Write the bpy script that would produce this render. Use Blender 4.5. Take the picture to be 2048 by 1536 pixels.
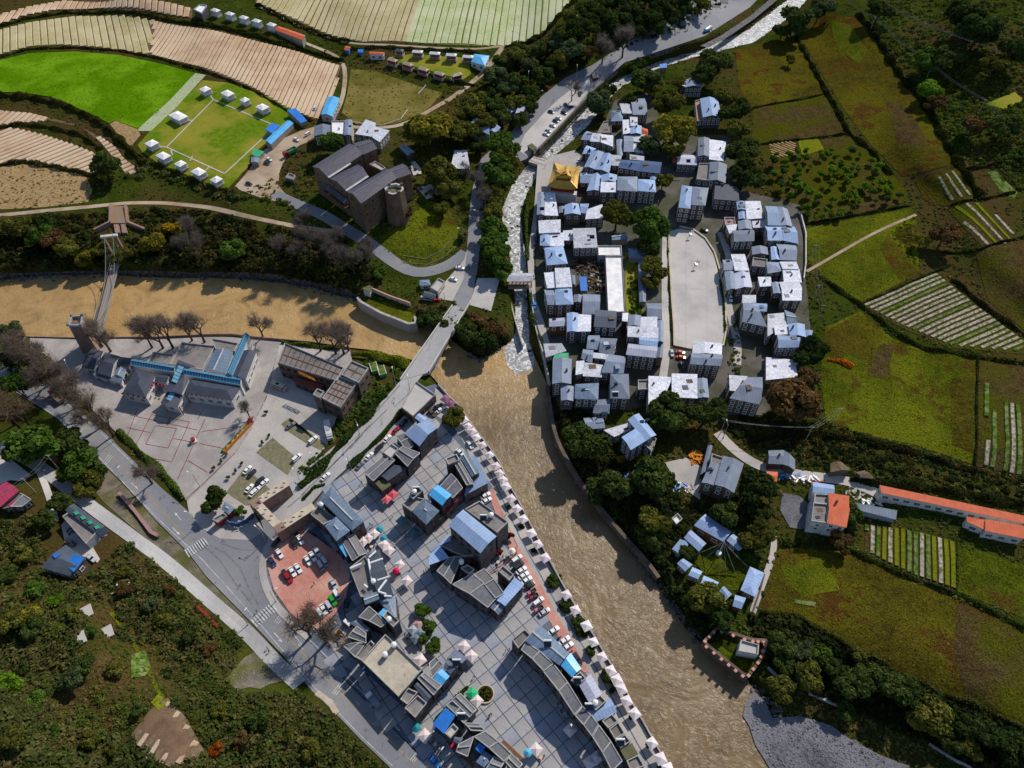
import bpy, bmesh, math, random
import numpy as np
from mathutils import Vector, Matrix
random.seed(7); RNG = np.random.default_rng(7)
for _o in list(bpy.data.objects): bpy.data.objects.remove(_o)
SC = bpy.context.scene; COL = SC.collection
# ------------------------------------------------------------------ camera
F = 1420.0; PITCH = math.radians(50.0); CH = 220.0
SP, CP = math.sin(PITCH), math.cos(PITCH)
cam_d = bpy.data.cameras.new('camera'); cam = bpy.data.objects.new('camera', cam_d); COL.objects.link(cam)
cam.location = (0, 0, CH); cam.rotation_euler = (math.pi/2 - PITCH, 0, 0)
cam_d.sensor_width = 36.0; cam_d.lens = 36.0*F/2048.0; cam_d.clip_start = 1.0; cam_d.clip_end = 20000.0
SC.camera = cam
# ------------------------------------------------------------------ sky, sun, exposure
SUN_AZ = math.atan2(0.60, 0.80)      # compass angle from +Y towards +X, where the sun stands
SUN_EL = math.radians(41.0)
world = bpy.data.worlds.new('World'); SC.world = world; world.use_nodes = True
nt = world.node_tree; nt.nodes.clear()
_sky = nt.nodes.new('ShaderNodeTexSky'); _sky.sky_type = 'NISHITA'; _sky.sun_disc = False
_sky.sun_elevation = SUN_EL; _sky.sun_rotation = SUN_AZ; _sky.altitude = 1500
_bg = nt.nodes.new('ShaderNodeBackground'); _bg.inputs['Strength'].default_value = 0.13
_wo = nt.nodes.new('ShaderNodeOutputWorld')
nt.links.new(_sky.outputs[0], _bg.inputs[0]); nt.links.new(_bg.outputs[0], _wo.inputs[0])
sun_d = bpy.data.lights.new('sun', 'SUN'); sun_d.energy = 4.2; sun_d.angle = math.radians(1.0); sun_d.color = (1.0, 0.94, 0.85)
sun = bpy.data.objects.new('sun', sun_d); COL.objects.link(sun); sun.location = (0, 0, 400)
_sd = Vector((math.sin(SUN_AZ)*math.cos(SUN_EL), math.cos(SUN_AZ)*math.cos(SUN_EL), math.sin(SUN_EL)))
sun.rotation_euler = (-_sd).to_track_quat('-Z', 'Y').to_euler()
vs = SC.view_settings; vs.view_transform = 'Standard'; vs.look = 'None'; vs.exposure = 0.0; vs.gamma = 1.0; vs.use_curve_mapping = False
SC.cycles.use_denoising = True
SC.cycles.max_bounces = 5; SC.cycles.diffuse_bounces = 3; SC.cycles.transparent_max_bounces = 6
# ------------------------------------------------------------------ photograph pixel -> place on the ground
def G(px, py, z=0.0):
    u = px-1024.0; v = py-768.0
    dz = -F*SP - v*CP
    t = (z-CH)/dz
    return Vector((t*u, t*(F*CP - v*SP), z))
def Gn(px, py, z):
    u = px-1024.0; v = py-768.0
    t = (z-CH)/(-F*SP - v*CP)
    return np.stack([t*u, t*(F*CP - v*SP), z+0*px], -1)
REG = {}
for _i, _k in enumerate('abcdefghijklmnop'): REG[_k] = (512*(_i % 4), 384*(_i//4), 4.0)
REG.update(A=(120,640,5.12), B=(500,660,5.12), C=(700,780,5.6889), D=(600,960,5.6889), E=(800,960,5.6889),
           F=(660,1200,5.6889), G=(800,1320,7.1111), H=(600,240,5.6889), z=(0,0,1.0))
def P(r, x, y):
    o = REG[r]; return (o[0]+x/o[2], o[1]+y/o[2])
def PL(s, r='z'):
    """'x,y x,y ...' -> list of photograph pixels"""
    return [P(r, *map(float, t.split(','))) for t in s.split()]
# ------------------------------------------------------------------ water outlines (photograph pixels)
RIVER = PL('-420,565 -200,562 0,561 40,556 100,551 207,549 275,553 350,556 425,556 512,560 562,565 632,576 674,591 707,596 722,611 762,634 832,653 862,661 902,679 937,706 962,719 990,706 1007,691 1030,690 1061,696 1081,739 1099,780 1106,868 1124,910 1159,968 1184,1003 1219,1045 1249,1083 1289,1125 1309,1160 1344,1219 1374,1260 1404,1287 1440,1322 1489,1359 1512,1382 1532,1404 1540,1430 1524,1460 1524,1495 1545,1525 1575,1590 1680,1760 1800,1980 1590,1980 1470,1760 1380,1610 1339,1534 1314,1492 1289,1447 1264,1404 1241,1357 1214,1314 1189,1272 1164,1232 1134,1182 1116,1150 1099,1118 1076,1075 1059,1043 1036,998 1019,968 999,923 979,893 957,865 937,838 922,813 897,790 877,768 857,744 822,719 737,699 699,695 624,684 567,679 512,674 462,668 412,669 312,674 215,675 160,676 72,674 0,668 -200,672 -420,680')
STREAM = [(1800,-260,44),(1700,-110,32),(1640,-40,34),(1572,20,34),(1502,72,30),(1400,105,18),(1325,126,18),(1240,163,20),(1200,195,26),(1165,232,40),(1130,268,40),(1095,303,32),(1068,335,28),(1040,375,34),(1022,420,36),(1025,470,38),(1037,520,30),(1041,570,27),(1043,620,27),(1045,660,30),(1036,703,46),(1042,722,50),(1050,744,26)]
def strip_poly(path):
    L, R = [], []
    n = len(path)
    for i, (x, y, w) in enumerate(path):
        a = path[max(0, i-1)]; b = path[min(n-1, i+1)]
        dx, dy = b[0]-a[0], b[1]-a[1]; l = math.hypot(dx, dy) or 1
        nx, ny = -dy/l*w/2, dx/l*w/2
        L.append((x+nx, y+ny)); R.append((x-nx, y-ny))
    return L + R[::-1]
STREAM_POLY = strip_poly(STREAM)
def inside(px, py, poly):
    px = np.asarray(px, float); py = np.asarray(py, float); r = np.zeros(px.shape, bool)
    n = len(poly)
    for i in range(n):
        x1, y1 = poly[i]; x2, y2 = poly[(i+1) % n]
        if y1 == y2: continue
        c = ((y1 > py) != (y2 > py)) & (px < (x2-x1)*(py-y1)/(y2-y1)+x1)
        r ^= c
    return r
def sdist(px, py, poly):
    px = np.asarray(px, float); py = np.asarray(py, float); d = np.full(px.shape, 1e9)
    n = len(poly)
    for i in range(n):
        x1, y1 = poly[i]; x2, y2 = poly[(i+1) % n]
        ex, ey = x2-x1, y2-y1; l2 = ex*ex+ey*ey or 1e-9
        t = np.clip(((px-x1)*ex+(py-y1)*ey)/l2, 0, 1)
        d = np.minimum(d, np.hypot(px-x1-t*ex, py-y1-t*ey))
    return np.where(inside(px, py, poly), -d, d)
# ------------------------------------------------------------------ lie of the land
CTRL = np.array([(600,900,0),(900,1100,0),(1000,1400,0),(700,1450,0),(300,850,0),(450,950,0),(100,720,.5),(550,780,0),(750,800,0),(800,1250,0),(1150,1350,0),(900,900,0),(520,1120,0),
 (0,760,1),(200,900,.5),(400,1100,0),(600,1300,0),(800,1500,0),(1200,1500,0),(-200,620,1),
 (50,900,4),(0,1000,8),(150,1100,6),(300,1250,8),(100,1300,20),(0,1500,36),(300,1500,20),(500,1480,11),(620,1480,6),(200,1400,22),(-200,1200,26),(200,1700,34),(600,1750,14),
 (940,560,0),(940,450,1),(960,330,2),(1100,210,3),(1300,100,4),(1480,30,5),(900,640,0),(800,600,0),
 (720,400,9),(640,400,8),(800,420,8),(760,340,9),(850,545,1),(720,495,2),(620,440,4),(540,380,6),(300,407,3),(100,420,3),(400,500,0),(100,510,0),(640,540,0),(-200,450,3),
 (350,250,8),(150,160,10),(300,150,11),(100,60,14),(500,130,12),(600,180,9),(750,180,8),(850,130,10),(800,40,16),(950,60,16),(500,30,16),(100,300,7),(80,370,6),(560,330,7),(700,240,7),(850,230,7),(300,-100,22),(800,-150,24),(-200,150,14),
 (1000,180,4),(1080,120,8),(1200,50,16),(1300,10,22),(1150,20,20),(1250,-120,40),(1600,-120,14),
 (1100,450,0),(1200,600,0),(1400,600,0),(1500,500,1),(1300,300,2),(1400,250,3),(1250,220,1),(1550,650,1),(1300,900,-1),(1450,930,0),(1200,950,-1.5),(1100,650,0),(1150,800,-.5),
 (1650,500,3),(1800,480,6),(1750,650,3),(1900,620,6),(1800,800,3),(2000,800,6),(1700,350,5),(1550,150,6),(1750,180,10),(1900,250,16),(2040,200,24),(2000,50,30),(1800,40,20),(2040,450,14),(2250,400,26),(2250,0,44),
 (1500,1130,-1.5),(1700,1050,0),(1900,1020,2),(1650,1200,0),(1850,1280,1),(2040,1350,2),(1600,1330,-2),(1620,1395,-2.5),(1800,1420,-3),(1450,1300,-2),(1650,1480,-6.6),(1580,1450,-6.4),(1720,1520,-6.6),(1560,1530,-7),(1900,1500,-4),(2250,900,9),(2250,1300,4),(2000,1700,-4)], float)
def base_elev(px, py):
    px = np.asarray(px, float); py = np.asarray(py, float)
    num = np.zeros(px.shape); den = np.zeros(px.shape)
    for x, y, z in CTRL:
        d2 = (px-x)**2+(py-y)**2
        w = np.exp(-d2/(2*62.0**2)) + 1e-4/(1+d2/60.0**2)
        num += w*z; den += w
    return num/den
def water_z(px, py):
    py = np.asarray(py, float)
    s = np.interp(py, [-200,0,160,300,545,580,680,690], [4,2.0,0.3,-1.5,-3,-4,-4.8,-5.0])
    return s
def elev(px, py):
    px = np.asarray(px, float); py = np.asarray(py, float)
    b = base_elev(px, py)
    def carve(b, d, zw, bw, dip):
        t = np.clip((d+10)/(bw+10), 0, 1); t = t*t*(3-2*t)
        return zw-dip + (np.maximum(b, zw-dip)-(zw-dip))*t
    b1 = carve(b, sdist(px, py, RIVER), -5.0, 30, 2.5)
    b2 = carve(b, sdist(px, py, STREAM_POLY), water_z(px, py), 16, 1.6)
    return np.minimum(b1, b2)
_GX = np.arange(-640, 2700, 8.0); _GY = np.arange(-400, 2060, 8.0); _MX, _MY = np.meshgrid(_GX, _GY)
_ZB = base_elev(_MX, _MY); _ZE = elev(_MX, _MY)
def _lookup(Z, px, py):
    x = np.clip((np.asarray(px, float)-_GX[0])/8, 0, len(_GX)-1.001); y = np.clip((np.asarray(py, float)-_GY[0])/8, 0, len(_GY)-1.001)
    i = x.astype(int); j = y.astype(int); u = x-i; v = y-j
    return Z[j,i]*(1-u)*(1-v)+Z[j,i+1]*u*(1-v)+Z[j+1,i]*(1-u)*v+Z[j+1,i+1]*u*v
def base_elev(px, py): return _lookup(_ZB, px, py)
def elev(px, py): return _lookup(_ZE, px, py)
def E1(px, py): return float(elev(np.array([px]), np.array([py]))[0])
def B1(px, py): return float(base_elev(np.array([px]), np.array([py]))[0])
def ground(px, py, dz=0.0, carved=False):
    z = E1(px, py) if carved else B1(px, py)
    return G(px, py, z+dz)
# ------------------------------------------------------------------ objects, labels
THINGS = []
def tag(o, label, cat, group=None, at=None):
    o['label'] = label; o['category'] = cat
    if group: o['group'] = group
    THINGS.append((o, label, at)); return o
def empty(name, loc=(0,0,0), rz=0.0):
    o = bpy.data.objects.new(name, None); COL.objects.link(o); o.location = loc; o.rotation_euler = (0,0,rz)
    o.empty_display_size = 0.3; return o
def thing(name, loc, label, cat, group=None, at=None, rz=0.0):
    return tag(empty(name, loc, rz), label, cat, group, at)
def new_mesh(name, verts, faces, mats, midx=None, smooth=False, uvs=None):
    me = bpy.data.meshes.new(name)
    me.from_pydata([tuple(v) for v in verts], [], faces)
    for m in mats: me.materials.append(m)
    if midx is not None: me.polygons.foreach_set('material_index', midx)
    if smooth: me.polygons.foreach_set('use_smooth', [True]*len(me.polygons))
    if uvs is not None:
        l = me.uv_layers.new(name='UVMap'); l.data.foreach_set('uv', np.asarray(uvs, float).ravel())
    me.update(); return me
def link(name, me, parent=None, loc=None):
    o = bpy.data.objects.new(name, me); COL.objects.link(o)
    if parent is not None: o.parent = parent
    if loc is not None: o.location = loc
    return o
def copy_tree(o, parent=None, color=None):
    c = o.copy(); COL.objects.link(c); c.parent = parent
    for ch in o.children: copy_tree(ch, c)
    return c
class MB:
    """collects faces; build() makes ONE mesh object (vertices given in world space, parent unrotated)"""
    def __init__(s): s.v = []; s.f = []; s.m = []; s.uv = []
    def face(s, pts, m=0, uv=None):
        i = len(s.v); s.v += [tuple(p) for p in pts]; s.f.append(list(range(i, i+len(pts)))); s.m.append(m)
        s.uv += uv if uv else [(p[0], p[1]) for p in pts]
    def prism(s, poly, z0, z1, m=0, mtop=None, bottom=True):
        """poly: ccw xy (or xyz ignored z); z0/z1 floats"""
        a = [(p[0], p[1], z0) for p in poly]; b = [(p[0], p[1], z1) for p in poly]; n = len(a)
        s.face(b, m if mtop is None else mtop)
        if bottom: s.face(a[::-1], m)
        for i in range(n):
            j = (i+1) % n; l = math.dist(a[i][:2], a[j][:2])
            s.face([a[i], a[j], b[j], b[i]], m, [(0,z0),(l,z0),(l,z1),(0,z1)])
    def box(s, c, d, rz=0.0, m=0, mtop=None):
        hx, hy = d[0]/2, d[1]/2; ca, sa = math.cos(rz), math.sin(rz)
        s.prism([(c[0]+x*ca-y*sa, c[1]+x*sa+y*ca) for x, y in ((-hx,-hy),(hx,-hy),(hx,hy),(-hx,hy))], c[2]-d[2]/2, c[2]+d[2]/2, m, mtop)
    def bar(s, a, b, w, h, m=0):
        """straight beam from a to b (tops at a,b z + h/2)"""
        a = Vector(a); b = Vector(b); d = (b-a)
        if d.length < 1e-6: return
        d.normalize()
        side = d.cross(Vector((0,0,1)));
        if side.length < 1e-4: side = Vector((1,0,0))
        side.normalize(); up = side.cross(d); side *= w/2; up *= h/2
        A = [a-side-up, a+side-up, a+side+up, a-side+up]; Bq = [p+(b-a) for p in A]
        s.face(A, m); s.face(Bq[::-1], m)
        for i in range(4):
            j = (i+1) % 4; s.face([A[j], A[i], Bq[i], Bq[j]], m)
    def tube(s, a, b, r0, r1, n=6, m=0, cap=True):
        a = Vector(a); b = Vector(b); d = (b-a)
        if d.length < 1e-6: return
        d.normalize(); x = d.orthogonal().normalized(); y = d.cross(x)
        A = []; Bq = []
        for i in range(n):
            t = 2*math.pi*i/n; o = x*math.cos(t)+y*math.sin(t); A.append(a+o*r0); Bq.append(b+o*r1)
        for i in range(n):
            j = (i+1) % n; s.face([A[i], A[j], Bq[j], Bq[i]], m)
        if cap: s.face(A[::-1], m); s.face(Bq, m)
    def build(s, name, mats, parent=None, smooth=False, local=False):
        if not isinstance(mats, (list, tuple)): mats = [mats]
        o = Vector(parent.location) if (parent is not None and not local) else Vector((0,0,0))
        if parent is not None and not local and parent.parent is not None: o = o + Vector(parent.parent.location)
        vv = np.array(s.v, float) - np.array(o)
        me = new_mesh(name, vv.tolist(), s.f, mats, s.m, smooth, s.uv)
        return link(name, me, parent)
def ccw(poly):
    a = sum(poly[i][0]*poly[(i+1) % len(poly)][1]-poly[(i+1) % len(poly)][0]*poly[i][1] for i in range(len(poly)))
    return poly if a > 0 else poly[::-1]
# ------------------------------------------------------------------ materials
MATS = {}
def lin(c):
    return tuple((x/12.92 if x <= .04045 else ((x+.055)/1.055)**2.4) for x in c)
def hexc(h): return lin(tuple(int(h[i:i+2], 16)/255 for i in (0,2,4)))
def mat(name, c1, c2=None, scale=.5, rough=.85, bump=0.0, bscale=None, metal=0.0, spec=.3, stripe=None, objcol=False,
        c3=None, scale3=.05, stretch=None, fine=0.12, crack=None, emit=None, dark_stripe=.75, slots=None, stain=None, voro=None, ovar=0.0):
    m = bpy.data.materials.new(name); m.use_nodes = True; t = m.node_tree; N = t.nodes; L = t.links
    b = N['Principled BSDF']; b.inputs['Roughness'].default_value = rough; b.inputs['Metallic'].default_value = metal
    b.inputs['Specular IOR Level'].default_value = spec
    tc = N.new('ShaderNodeTexCoord'); src = tc.outputs['Object']
    if stretch:
        mp = N.new('ShaderNodeMapping'); mp.inputs['Scale'].default_value = stretch[:3]
        mp.inputs['Rotation'].default_value = (0,0,stretch[3] if len(stretch) > 3 else 0)
        L.new(src, mp.inputs['Vector']); src = mp.outputs['Vector']
    def noise(sc, det=4, ro=.6):
        n = N.new('ShaderNodeTexNoise'); n.inputs['Scale'].default_value = sc; n.inputs['Detail'].default_value = det
        n.inputs['Roughness'].default_value = ro; L.new(src, n.inputs['Vector']); return n.outputs['Fac']
    def mix(fac, a, bb, mode='MIX'):
        x = N.new('ShaderNodeMix'); x.data_type = 'RGBA'; x.blend_type = mode
        for s, v in ((x.inputs[0], fac), (x.inputs[6], a), (x.inputs[7], bb)):
            if isinstance(v, (int, float)): s.default_value = v
            elif isinstance(v, tuple): s.default_value = (*v[:3], 1)
            else: L.new(v, s)
        return x.outputs[2]
    def ramp(fac, lo, hi):
        r = N.new('ShaderNodeMapRange'); r.inputs['From Min'].default_value = lo; r.inputs['From Max'].default_value = hi
        L.new(fac, r.inputs['Value']); return r.outputs['Result']
    col = c1
    if objcol:
        oi = N.new('ShaderNodeObjectInfo'); col = mix(1.0, oi.outputs['Color'], c1, 'MULTIPLY')
    if c2: col = mix(ramp(noise(scale), .38, .62), col, c2)
    if c3: col = mix(ramp(noise(scale3, 3), .42, .6), col, c3)
    if voro:
        v = N.new('ShaderNodeTexVoronoi'); v.inputs['Scale'].default_value = voro[0]; L.new(src, v.inputs['Vector'])
        sx = N.new('ShaderNodeSeparateColor'); L.new(v.outputs['Color'], sx.inputs[0])
        col = mix(ramp(sx.outputs[0], .2, 1.0), col, voro[1])
        v2 = N.new('ShaderNodeTexVoronoi'); v2.feature = 'DISTANCE_TO_EDGE'; v2.inputs['Scale'].default_value = voro[0]; L.new(src, v2.inputs['Vector'])
        col = mix(ramp(v2.outputs['Distance'], .06, .0), col, voro[2])
    if stain: col = mix(ramp(noise(stain[0], 5, .7), stain[1], stain[1]+.08), col, stain[2])
    if fine:
        n = noise(2.3, 5, .7); f = ramp(n, .3, .7)
        col = mix(fine, col, mix(1.0, col, f, 'MULTIPLY'))
    if stripe:
        uv = N.new('ShaderNodeUVMap'); sep = N.new('ShaderNodeSeparateXYZ'); L.new(uv.outputs[0], sep.inputs[0])
        ma = N.new('ShaderNodeMath'); ma.operation = 'MULTIPLY'; ma.inputs[1].default_value = stripe; L.new(sep.outputs[0], ma.inputs[0])
        fr = N.new('ShaderNodeMath'); fr.operation = 'FRACT'; L.new(ma.outputs[0], fr.inputs[0])
        col = mix(ramp(fr.outputs[0], .82, .88), col, mix(1.0, col, (dark_stripe,)*3, 'MULTIPLY'))
    if ovar:
        oi = N.new('ShaderNodeObjectInfo'); r_ = N.new('ShaderNodeMapRange'); r_.inputs['To Min'].default_value = 1-ovar; r_.inputs['To Max'].default_value = 1+ovar*.55; L.new(oi.outputs['Random'], r_.inputs['Value']); col = mix(1.0, col, r_.outputs['Result'], 'MULTIPLY')
    if isinstance(col, tuple): b.inputs['Base Color'].default_value = (*col[:3], 1)
    else: L.new(col, b.inputs['Base Color'])
    if bump:
        bm = N.new('ShaderNodeBump'); bm.inputs['Strength'].default_value = min(1, bump); bm.inputs['Distance'].default_value = .25*max(1, bump)
        L.new(noise(bscale or 1.5, 5, .65), bm.inputs['Height']); L.new(bm.outputs[0], b.inputs['Normal'])
    if emit: b.inputs['Emission Color'].default_value = (*emit[:3], 1); b.inputs['Emission Strength'].default_value = emit[3]
    MATS[name] = m; return m
def leaf_mat(name, trans=.25):
    m = bpy.data.materials.new(name); m.use_nodes = True; t = m.node_tree; N = t.nodes; L = t.links
    N.clear(); out = N.new('ShaderNodeOutputMaterial'); at = N.new('ShaderNodeAttribute'); at.attribute_name = 'tint'
    oi = N.new('ShaderNodeObjectInfo'); mx = N.new('ShaderNodeMix'); mx.data_type = 'RGBA'; mx.blend_type = 'MULTIPLY'; mx.inputs[0].default_value = 1
    L.new(at.outputs['Color'], mx.inputs[6]); L.new(oi.outputs['Color'], mx.inputs[7])
    d = N.new('ShaderNodeBsdfDiffuse'); tr = N.new('ShaderNodeBsdfTranslucent'); ms = N.new('ShaderNodeMixShader'); ms.inputs[0].default_value = trans
    L.new(mx.outputs[2], d.inputs[0]); L.new(mx.outputs[2], tr.inputs[0]); L.new(d.outputs[0], ms.inputs[1]); L.new(tr.outputs[0], ms.inputs[2]); L.new(ms.outputs[0], out.inputs[0])
    MATS[name] = m; return m
m = MATS
mat('terrain', hexc('4c581c'), hexc('384414'), .09, bump=1.6, bscale=.9, c3=hexc('5a4a2a'), scale3=.018, fine=.7)
mat('outer', hexc('4a4a22'), hexc('3a3a1c'), .02, fine=.5)
mat('asphalt', hexc('838388'), hexc('76767c'), .12, bump=.2, bscale=4, rough=.8, fine=.2, c3=hexc('8e8d8e'), scale3=.03, stain=(.3,.6,hexc('626268')))
mat('concrete', hexc('b3aca6'), hexc('a39d99'), .15, rough=.8, bump=.15, bscale=3, c3=hexc('bfb7ae'), scale3=.04, fine=.25, stain=(.3,.66,hexc('8f8b89')))
mat('pale_concrete', hexc('c0bab4'), hexc('b0aaa5'), .12, rough=.8, c3=hexc('c9c2bb'), scale3=.05, fine=.2, stain=(.4,.65,hexc('9a948e')))
mat('dirt', hexc('b59c82'), hexc('a08a72'), .25, bump=.5, bscale=2, fine=.3, c3=hexc('c2ad95'), scale3=.06)
mat('gravel', hexc('86858a'), hexc('67666b'), .8, bump=1.5, bscale=3.0, fine=.6, c3=hexc('959398'), scale3=.05)
mat('kerb', hexc('b9b4ae'), hexc('9d9892'), .5, fine=.2)
mat('plaza_joint', hexc('566070'), hexc('626b7a'), .4, rough=.6)
mat('paver', hexc('a5a2a1'), hexc('969496'), .35, stain=(.13,.58,hexc('87868b')), rough=.6, fine=.25, c3=hexc('b0aca9'), scale3=.06, bump=.1, bscale=5)
mat('paver_dark', hexc('9c9fa8'), hexc('a4a6ae'), .35, rough=.55, fine=.25, c3=hexc('9195a2'), scale3=.06, bump=.1, bscale=5)
mat('square_stone', hexc('b9b1aa'), hexc('aaa29c'), .3, rough=.7, fine=.3, c3=hexc('9d958f'), scale3=.07)
mat('red_brick_paving', hexc('cc8c7c'), hexc('bf7e6e'), .5, rough=.8, fine=.3, c3=hexc('d3a090'), scale3=.08)
mat('grass_paver', hexc('8d8768'), hexc('7a7558'), .8, rough=.9, fine=.5)
mat('red_line', hexc('8a4a42'), hexc('7a3c36'), .6); mat('white_line', hexc('d6d6d2'), hexc('a9a9aa'), .6, fine=.2); mat('yellow_line', hexc('b79a52'), hexc('9a8450'), .6)
mat('orange_line', hexc('c08a4a'), hexc('a9855c'), .6)
mat('tan_soil', hexc('d3b492'), hexc('c2a182'), .2, bump=.5, bscale=3, fine=.3, c3=hexc('dcc2a2'), scale3=.04)
mat('tan_green', hexc('c3b489'), hexc('b5aa78'), .3, bump=.5, bscale=3, fine=.35, c3=hexc('cdbf96'), scale3=.05)
mat('pale_green', hexc('c6cf9a'), hexc('b4bf86'), .5, bump=.6, bscale=3, fine=.4, c3=hexc('d2d4ab'), scale3=.05)
mat('furrow', hexc('7d6650'), hexc('6b5644'), .4, fine=.3)
mat('furrow_green', hexc('6a7238'), hexc('7a6a44'), .4, fine=.3)
mat('vivid_green', hexc('638f0c'), hexc('548008'), .6, bump=.9, bscale=2.2, fine=.5, c3=hexc('78a41c'), scale3=.05)
mat('lawn', hexc('768e1e'), hexc('5f7c18'), .35, bump=.6, bscale=2.5, fine=.4, c3=hexc('9a9438'), scale3=.05)
mat('meadow', hexc('75702e'), hexc('6a6230'), .25, bump=.8, bscale=1.6, fine=.5, c3=hexc('8f8046'), scale3=.05)
mat('rough_olive', hexc('6c6222'), hexc('544c1c'), .35, bump=2.4, bscale=.8, fine=1.0, c3=hexc('76701e'), scale3=.035, stain=(.07,.53,hexc('6a4c24')))
mat('rough_green', hexc('6a741c'), hexc('525c18'), .35, bump=2.2, bscale=.8, fine=1.0, c3=hexc('7e8420'), scale3=.035, stain=(.06,.55,hexc('665422')))
mat('rough_brown', hexc('72603a'), hexc('5c4a2e'), .3, bump=2.2, bscale=.8, fine=1.0, c3=hexc('62641a'), scale3=.04)
mat('straw', hexc('c9a97c'), hexc('a98a5c'), .8, bump=1.4, bscale=1.6, fine=.6)
mat('crop_white', hexc('cbbcae'), hexc('6f7a3c'), .8, bump=.8, bscale=3, fine=.5)
mat('crop_green', hexc('55781c'), hexc('3f5f16'), .8, c3=hexc('8a8f5c'), scale3=.5, bump=1.4, bscale=1.8, fine=.5)
mat('crop_yellow', hexc('8b8a22'), hexc('6f7a1c'), .8, bump=1.4, bscale=1.8, fine=.5)
mat('cabbage', hexc('cdd2ae'), hexc('9aab74'), 1.5, bump=1, bscale=2.2, fine=.4)
mat('bank_stone', hexc('6e6a68'), hexc('55524f'), .6, bump=1.4, bscale=1.4, fine=.6, voro=(.8, hexc('8b8784'), hexc('2b2a2a')))
mat('stone_wall', hexc('6d5f55'), hexc('564b44'), .7, bump=.8, bscale=2, fine=.5, c3=hexc('7a6a5c'), scale3=.2)
mat('castle_wall', hexc('7c624c'), hexc('654f3e'), .5, bump=1.0, bscale=1.6, fine=.5, c3=hexc('83705c'), scale3=.12)
mat('tower_wall', hexc('a98a78'), hexc('94776a'), .5, bump=.8, bscale=1.6, fine=.4)
mat('village_wall', hexc('6f6459'), hexc('5e554d'), .6, ovar=.3, bump=.5, bscale=2.2, fine=.4, c3=hexc('7c6e62'), scale3=.15)
mat('dark_wall', hexc('4b474a'), hexc('3c3a3e'), .5, fine=.3)
mat('town_wall', hexc('6e6a6a'), hexc('5a5758'), .5, ovar=.2, bump=.4, bscale=2.5, fine=.4)
mat('white_wall', hexc('d9d6d2'), hexc('c4c0ba'), .4, fine=.2)
mat('cream_wall', hexc('cdbfa8'), hexc('bfae96'), .4, fine=.2)
mat('grey_wall', hexc('a5a8b0'), hexc('92959e'), .4, fine=.2)
mat('slate_white', ovar=.34, c1=hexc('dfe0e6'), c2=hexc('d2d3dc'), scale=.5, rough=.6, fine=.12, voro=(.55, hexc('c2c4ce'), hexc('9a9aa4')), stain=(.3,.6,hexc('b4b3b6')))
mat('flat_white', hexc('f6f3f1'), hexc('ded9d6'), .3, rough=.6, fine=.15, stain=(.25,.66,hexc('a7a4a3')))
mat('metal_grey', hexc('8a95a8'), hexc('7c8799'), .3, rough=.6, metal=0, spec=.25, ovar=.3, stripe=.9, fine=.18, stain=(.25,.68,hexc('737c8c')))
mat('metal_blue', hexc('9ab2d4'), hexc('8ca4c8'), .3, rough=.6, metal=0, spec=.25, ovar=.3, stripe=.9, fine=.15, stain=(.25,.68,hexc('7f93b2')))
mat('metal_lav', hexc('bdbfd0'), hexc('b0b2c4'), .3, rough=.6, metal=0, spec=.25, ovar=.3, stripe=.9, fine=.15)
mat('metal_dark', hexc('5a626f'), hexc('505865'), .3, rough=.6, metal=0, spec=.25, ovar=.3, stripe=.9, fine=.2)
mat('metal_navy', hexc('46648f'), hexc('3c5880'), .3, rough=.6, metal=0, spec=.25, ovar=.3, stripe=.9, fine=.2)
mat('metal_teal', hexc('74889e'), hexc('677b92'), .3, rough=.6, metal=0, spec=.25, ovar=.3, stripe=.6, fine=.2)
mat('sheet_cyan', hexc('5cb4e6'), hexc('4aa2da'), .3, rough=.4, spec=.4, stripe=.8, dark_stripe=.82, fine=.1)
mat('sheet_blue', hexc('2f7fd6'), hexc('2a72c4'), .4, rough=.5, fine=.15)
mat('sheet_orange', hexc('d9683c'), hexc('c65a34'), .5, rough=.6, stripe=1.1, dark_stripe=.85, fine=.15)
mat('sheet_green', hexc('3fae7a'), hexc('35986a'), .5, rough=.5, fine=.15)
mat('sheet_red', hexc('b02340'), hexc('9c1e38'), .5, rough=.6, stripe=.8, fine=.15)
mat('sheet_crimson', hexc('b03a5c'), hexc('9c3250'), .5, rough=.55, stripe=.8, fine=.15)
mat('terrace_pink', hexc('b08a84'), hexc('a07a74'), .4, fine=.3)
mat('tile_dark', hexc('7d7f85'), hexc('6c6e75'), .5, ovar=.2, rough=.75, stripe=1.6, dark_stripe=.8, fine=.4, c3=hexc('86837f'), scale3=.12)
mat('tile_castle', hexc('5a5663'), hexc('4d4a56'), .5, rough=.6, stripe=1.4, dark_stripe=.7, fine=.3)
mat('tile_hall', hexc('474b58'), hexc('3f434f'), .4, rough=.55, stripe=1.5, dark_stripe=.85, fine=.2)
mat('roof_concrete', hexc('958f8b'), hexc('847e7a'), .3, ovar=.25, fine=.4, c3=hexc('98918b'), scale3=.1, stain=(.3,.62,hexc('605c5b')))
mat('roof_cream', hexc('c9bda8'), hexc('b5a994'), .3, fine=.3, stain=(.2,.6,hexc('8f8470')))
mat('olive_roof', hexc('6d6b4c'), hexc('5d5b40'), .3, fine=.3)
mat('ridge_white', hexc('c9c6c0'), hexc('b5b1ab'), .6, fine=.2)
mat('gold', hexc('e0b04a'), hexc('cf9c38'), .4, rough=.4, metal=.3, spec=.5, stripe=1.5, dark_stripe=.7, fine=.2)
mat('glass_blue', hexc('2f6f94'), hexc('28607f'), .3, rough=.12, spec=.8); mat('glass_frame', hexc('6fa6bf'), hexc('5f94ac'), .5, rough=.4)
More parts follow.
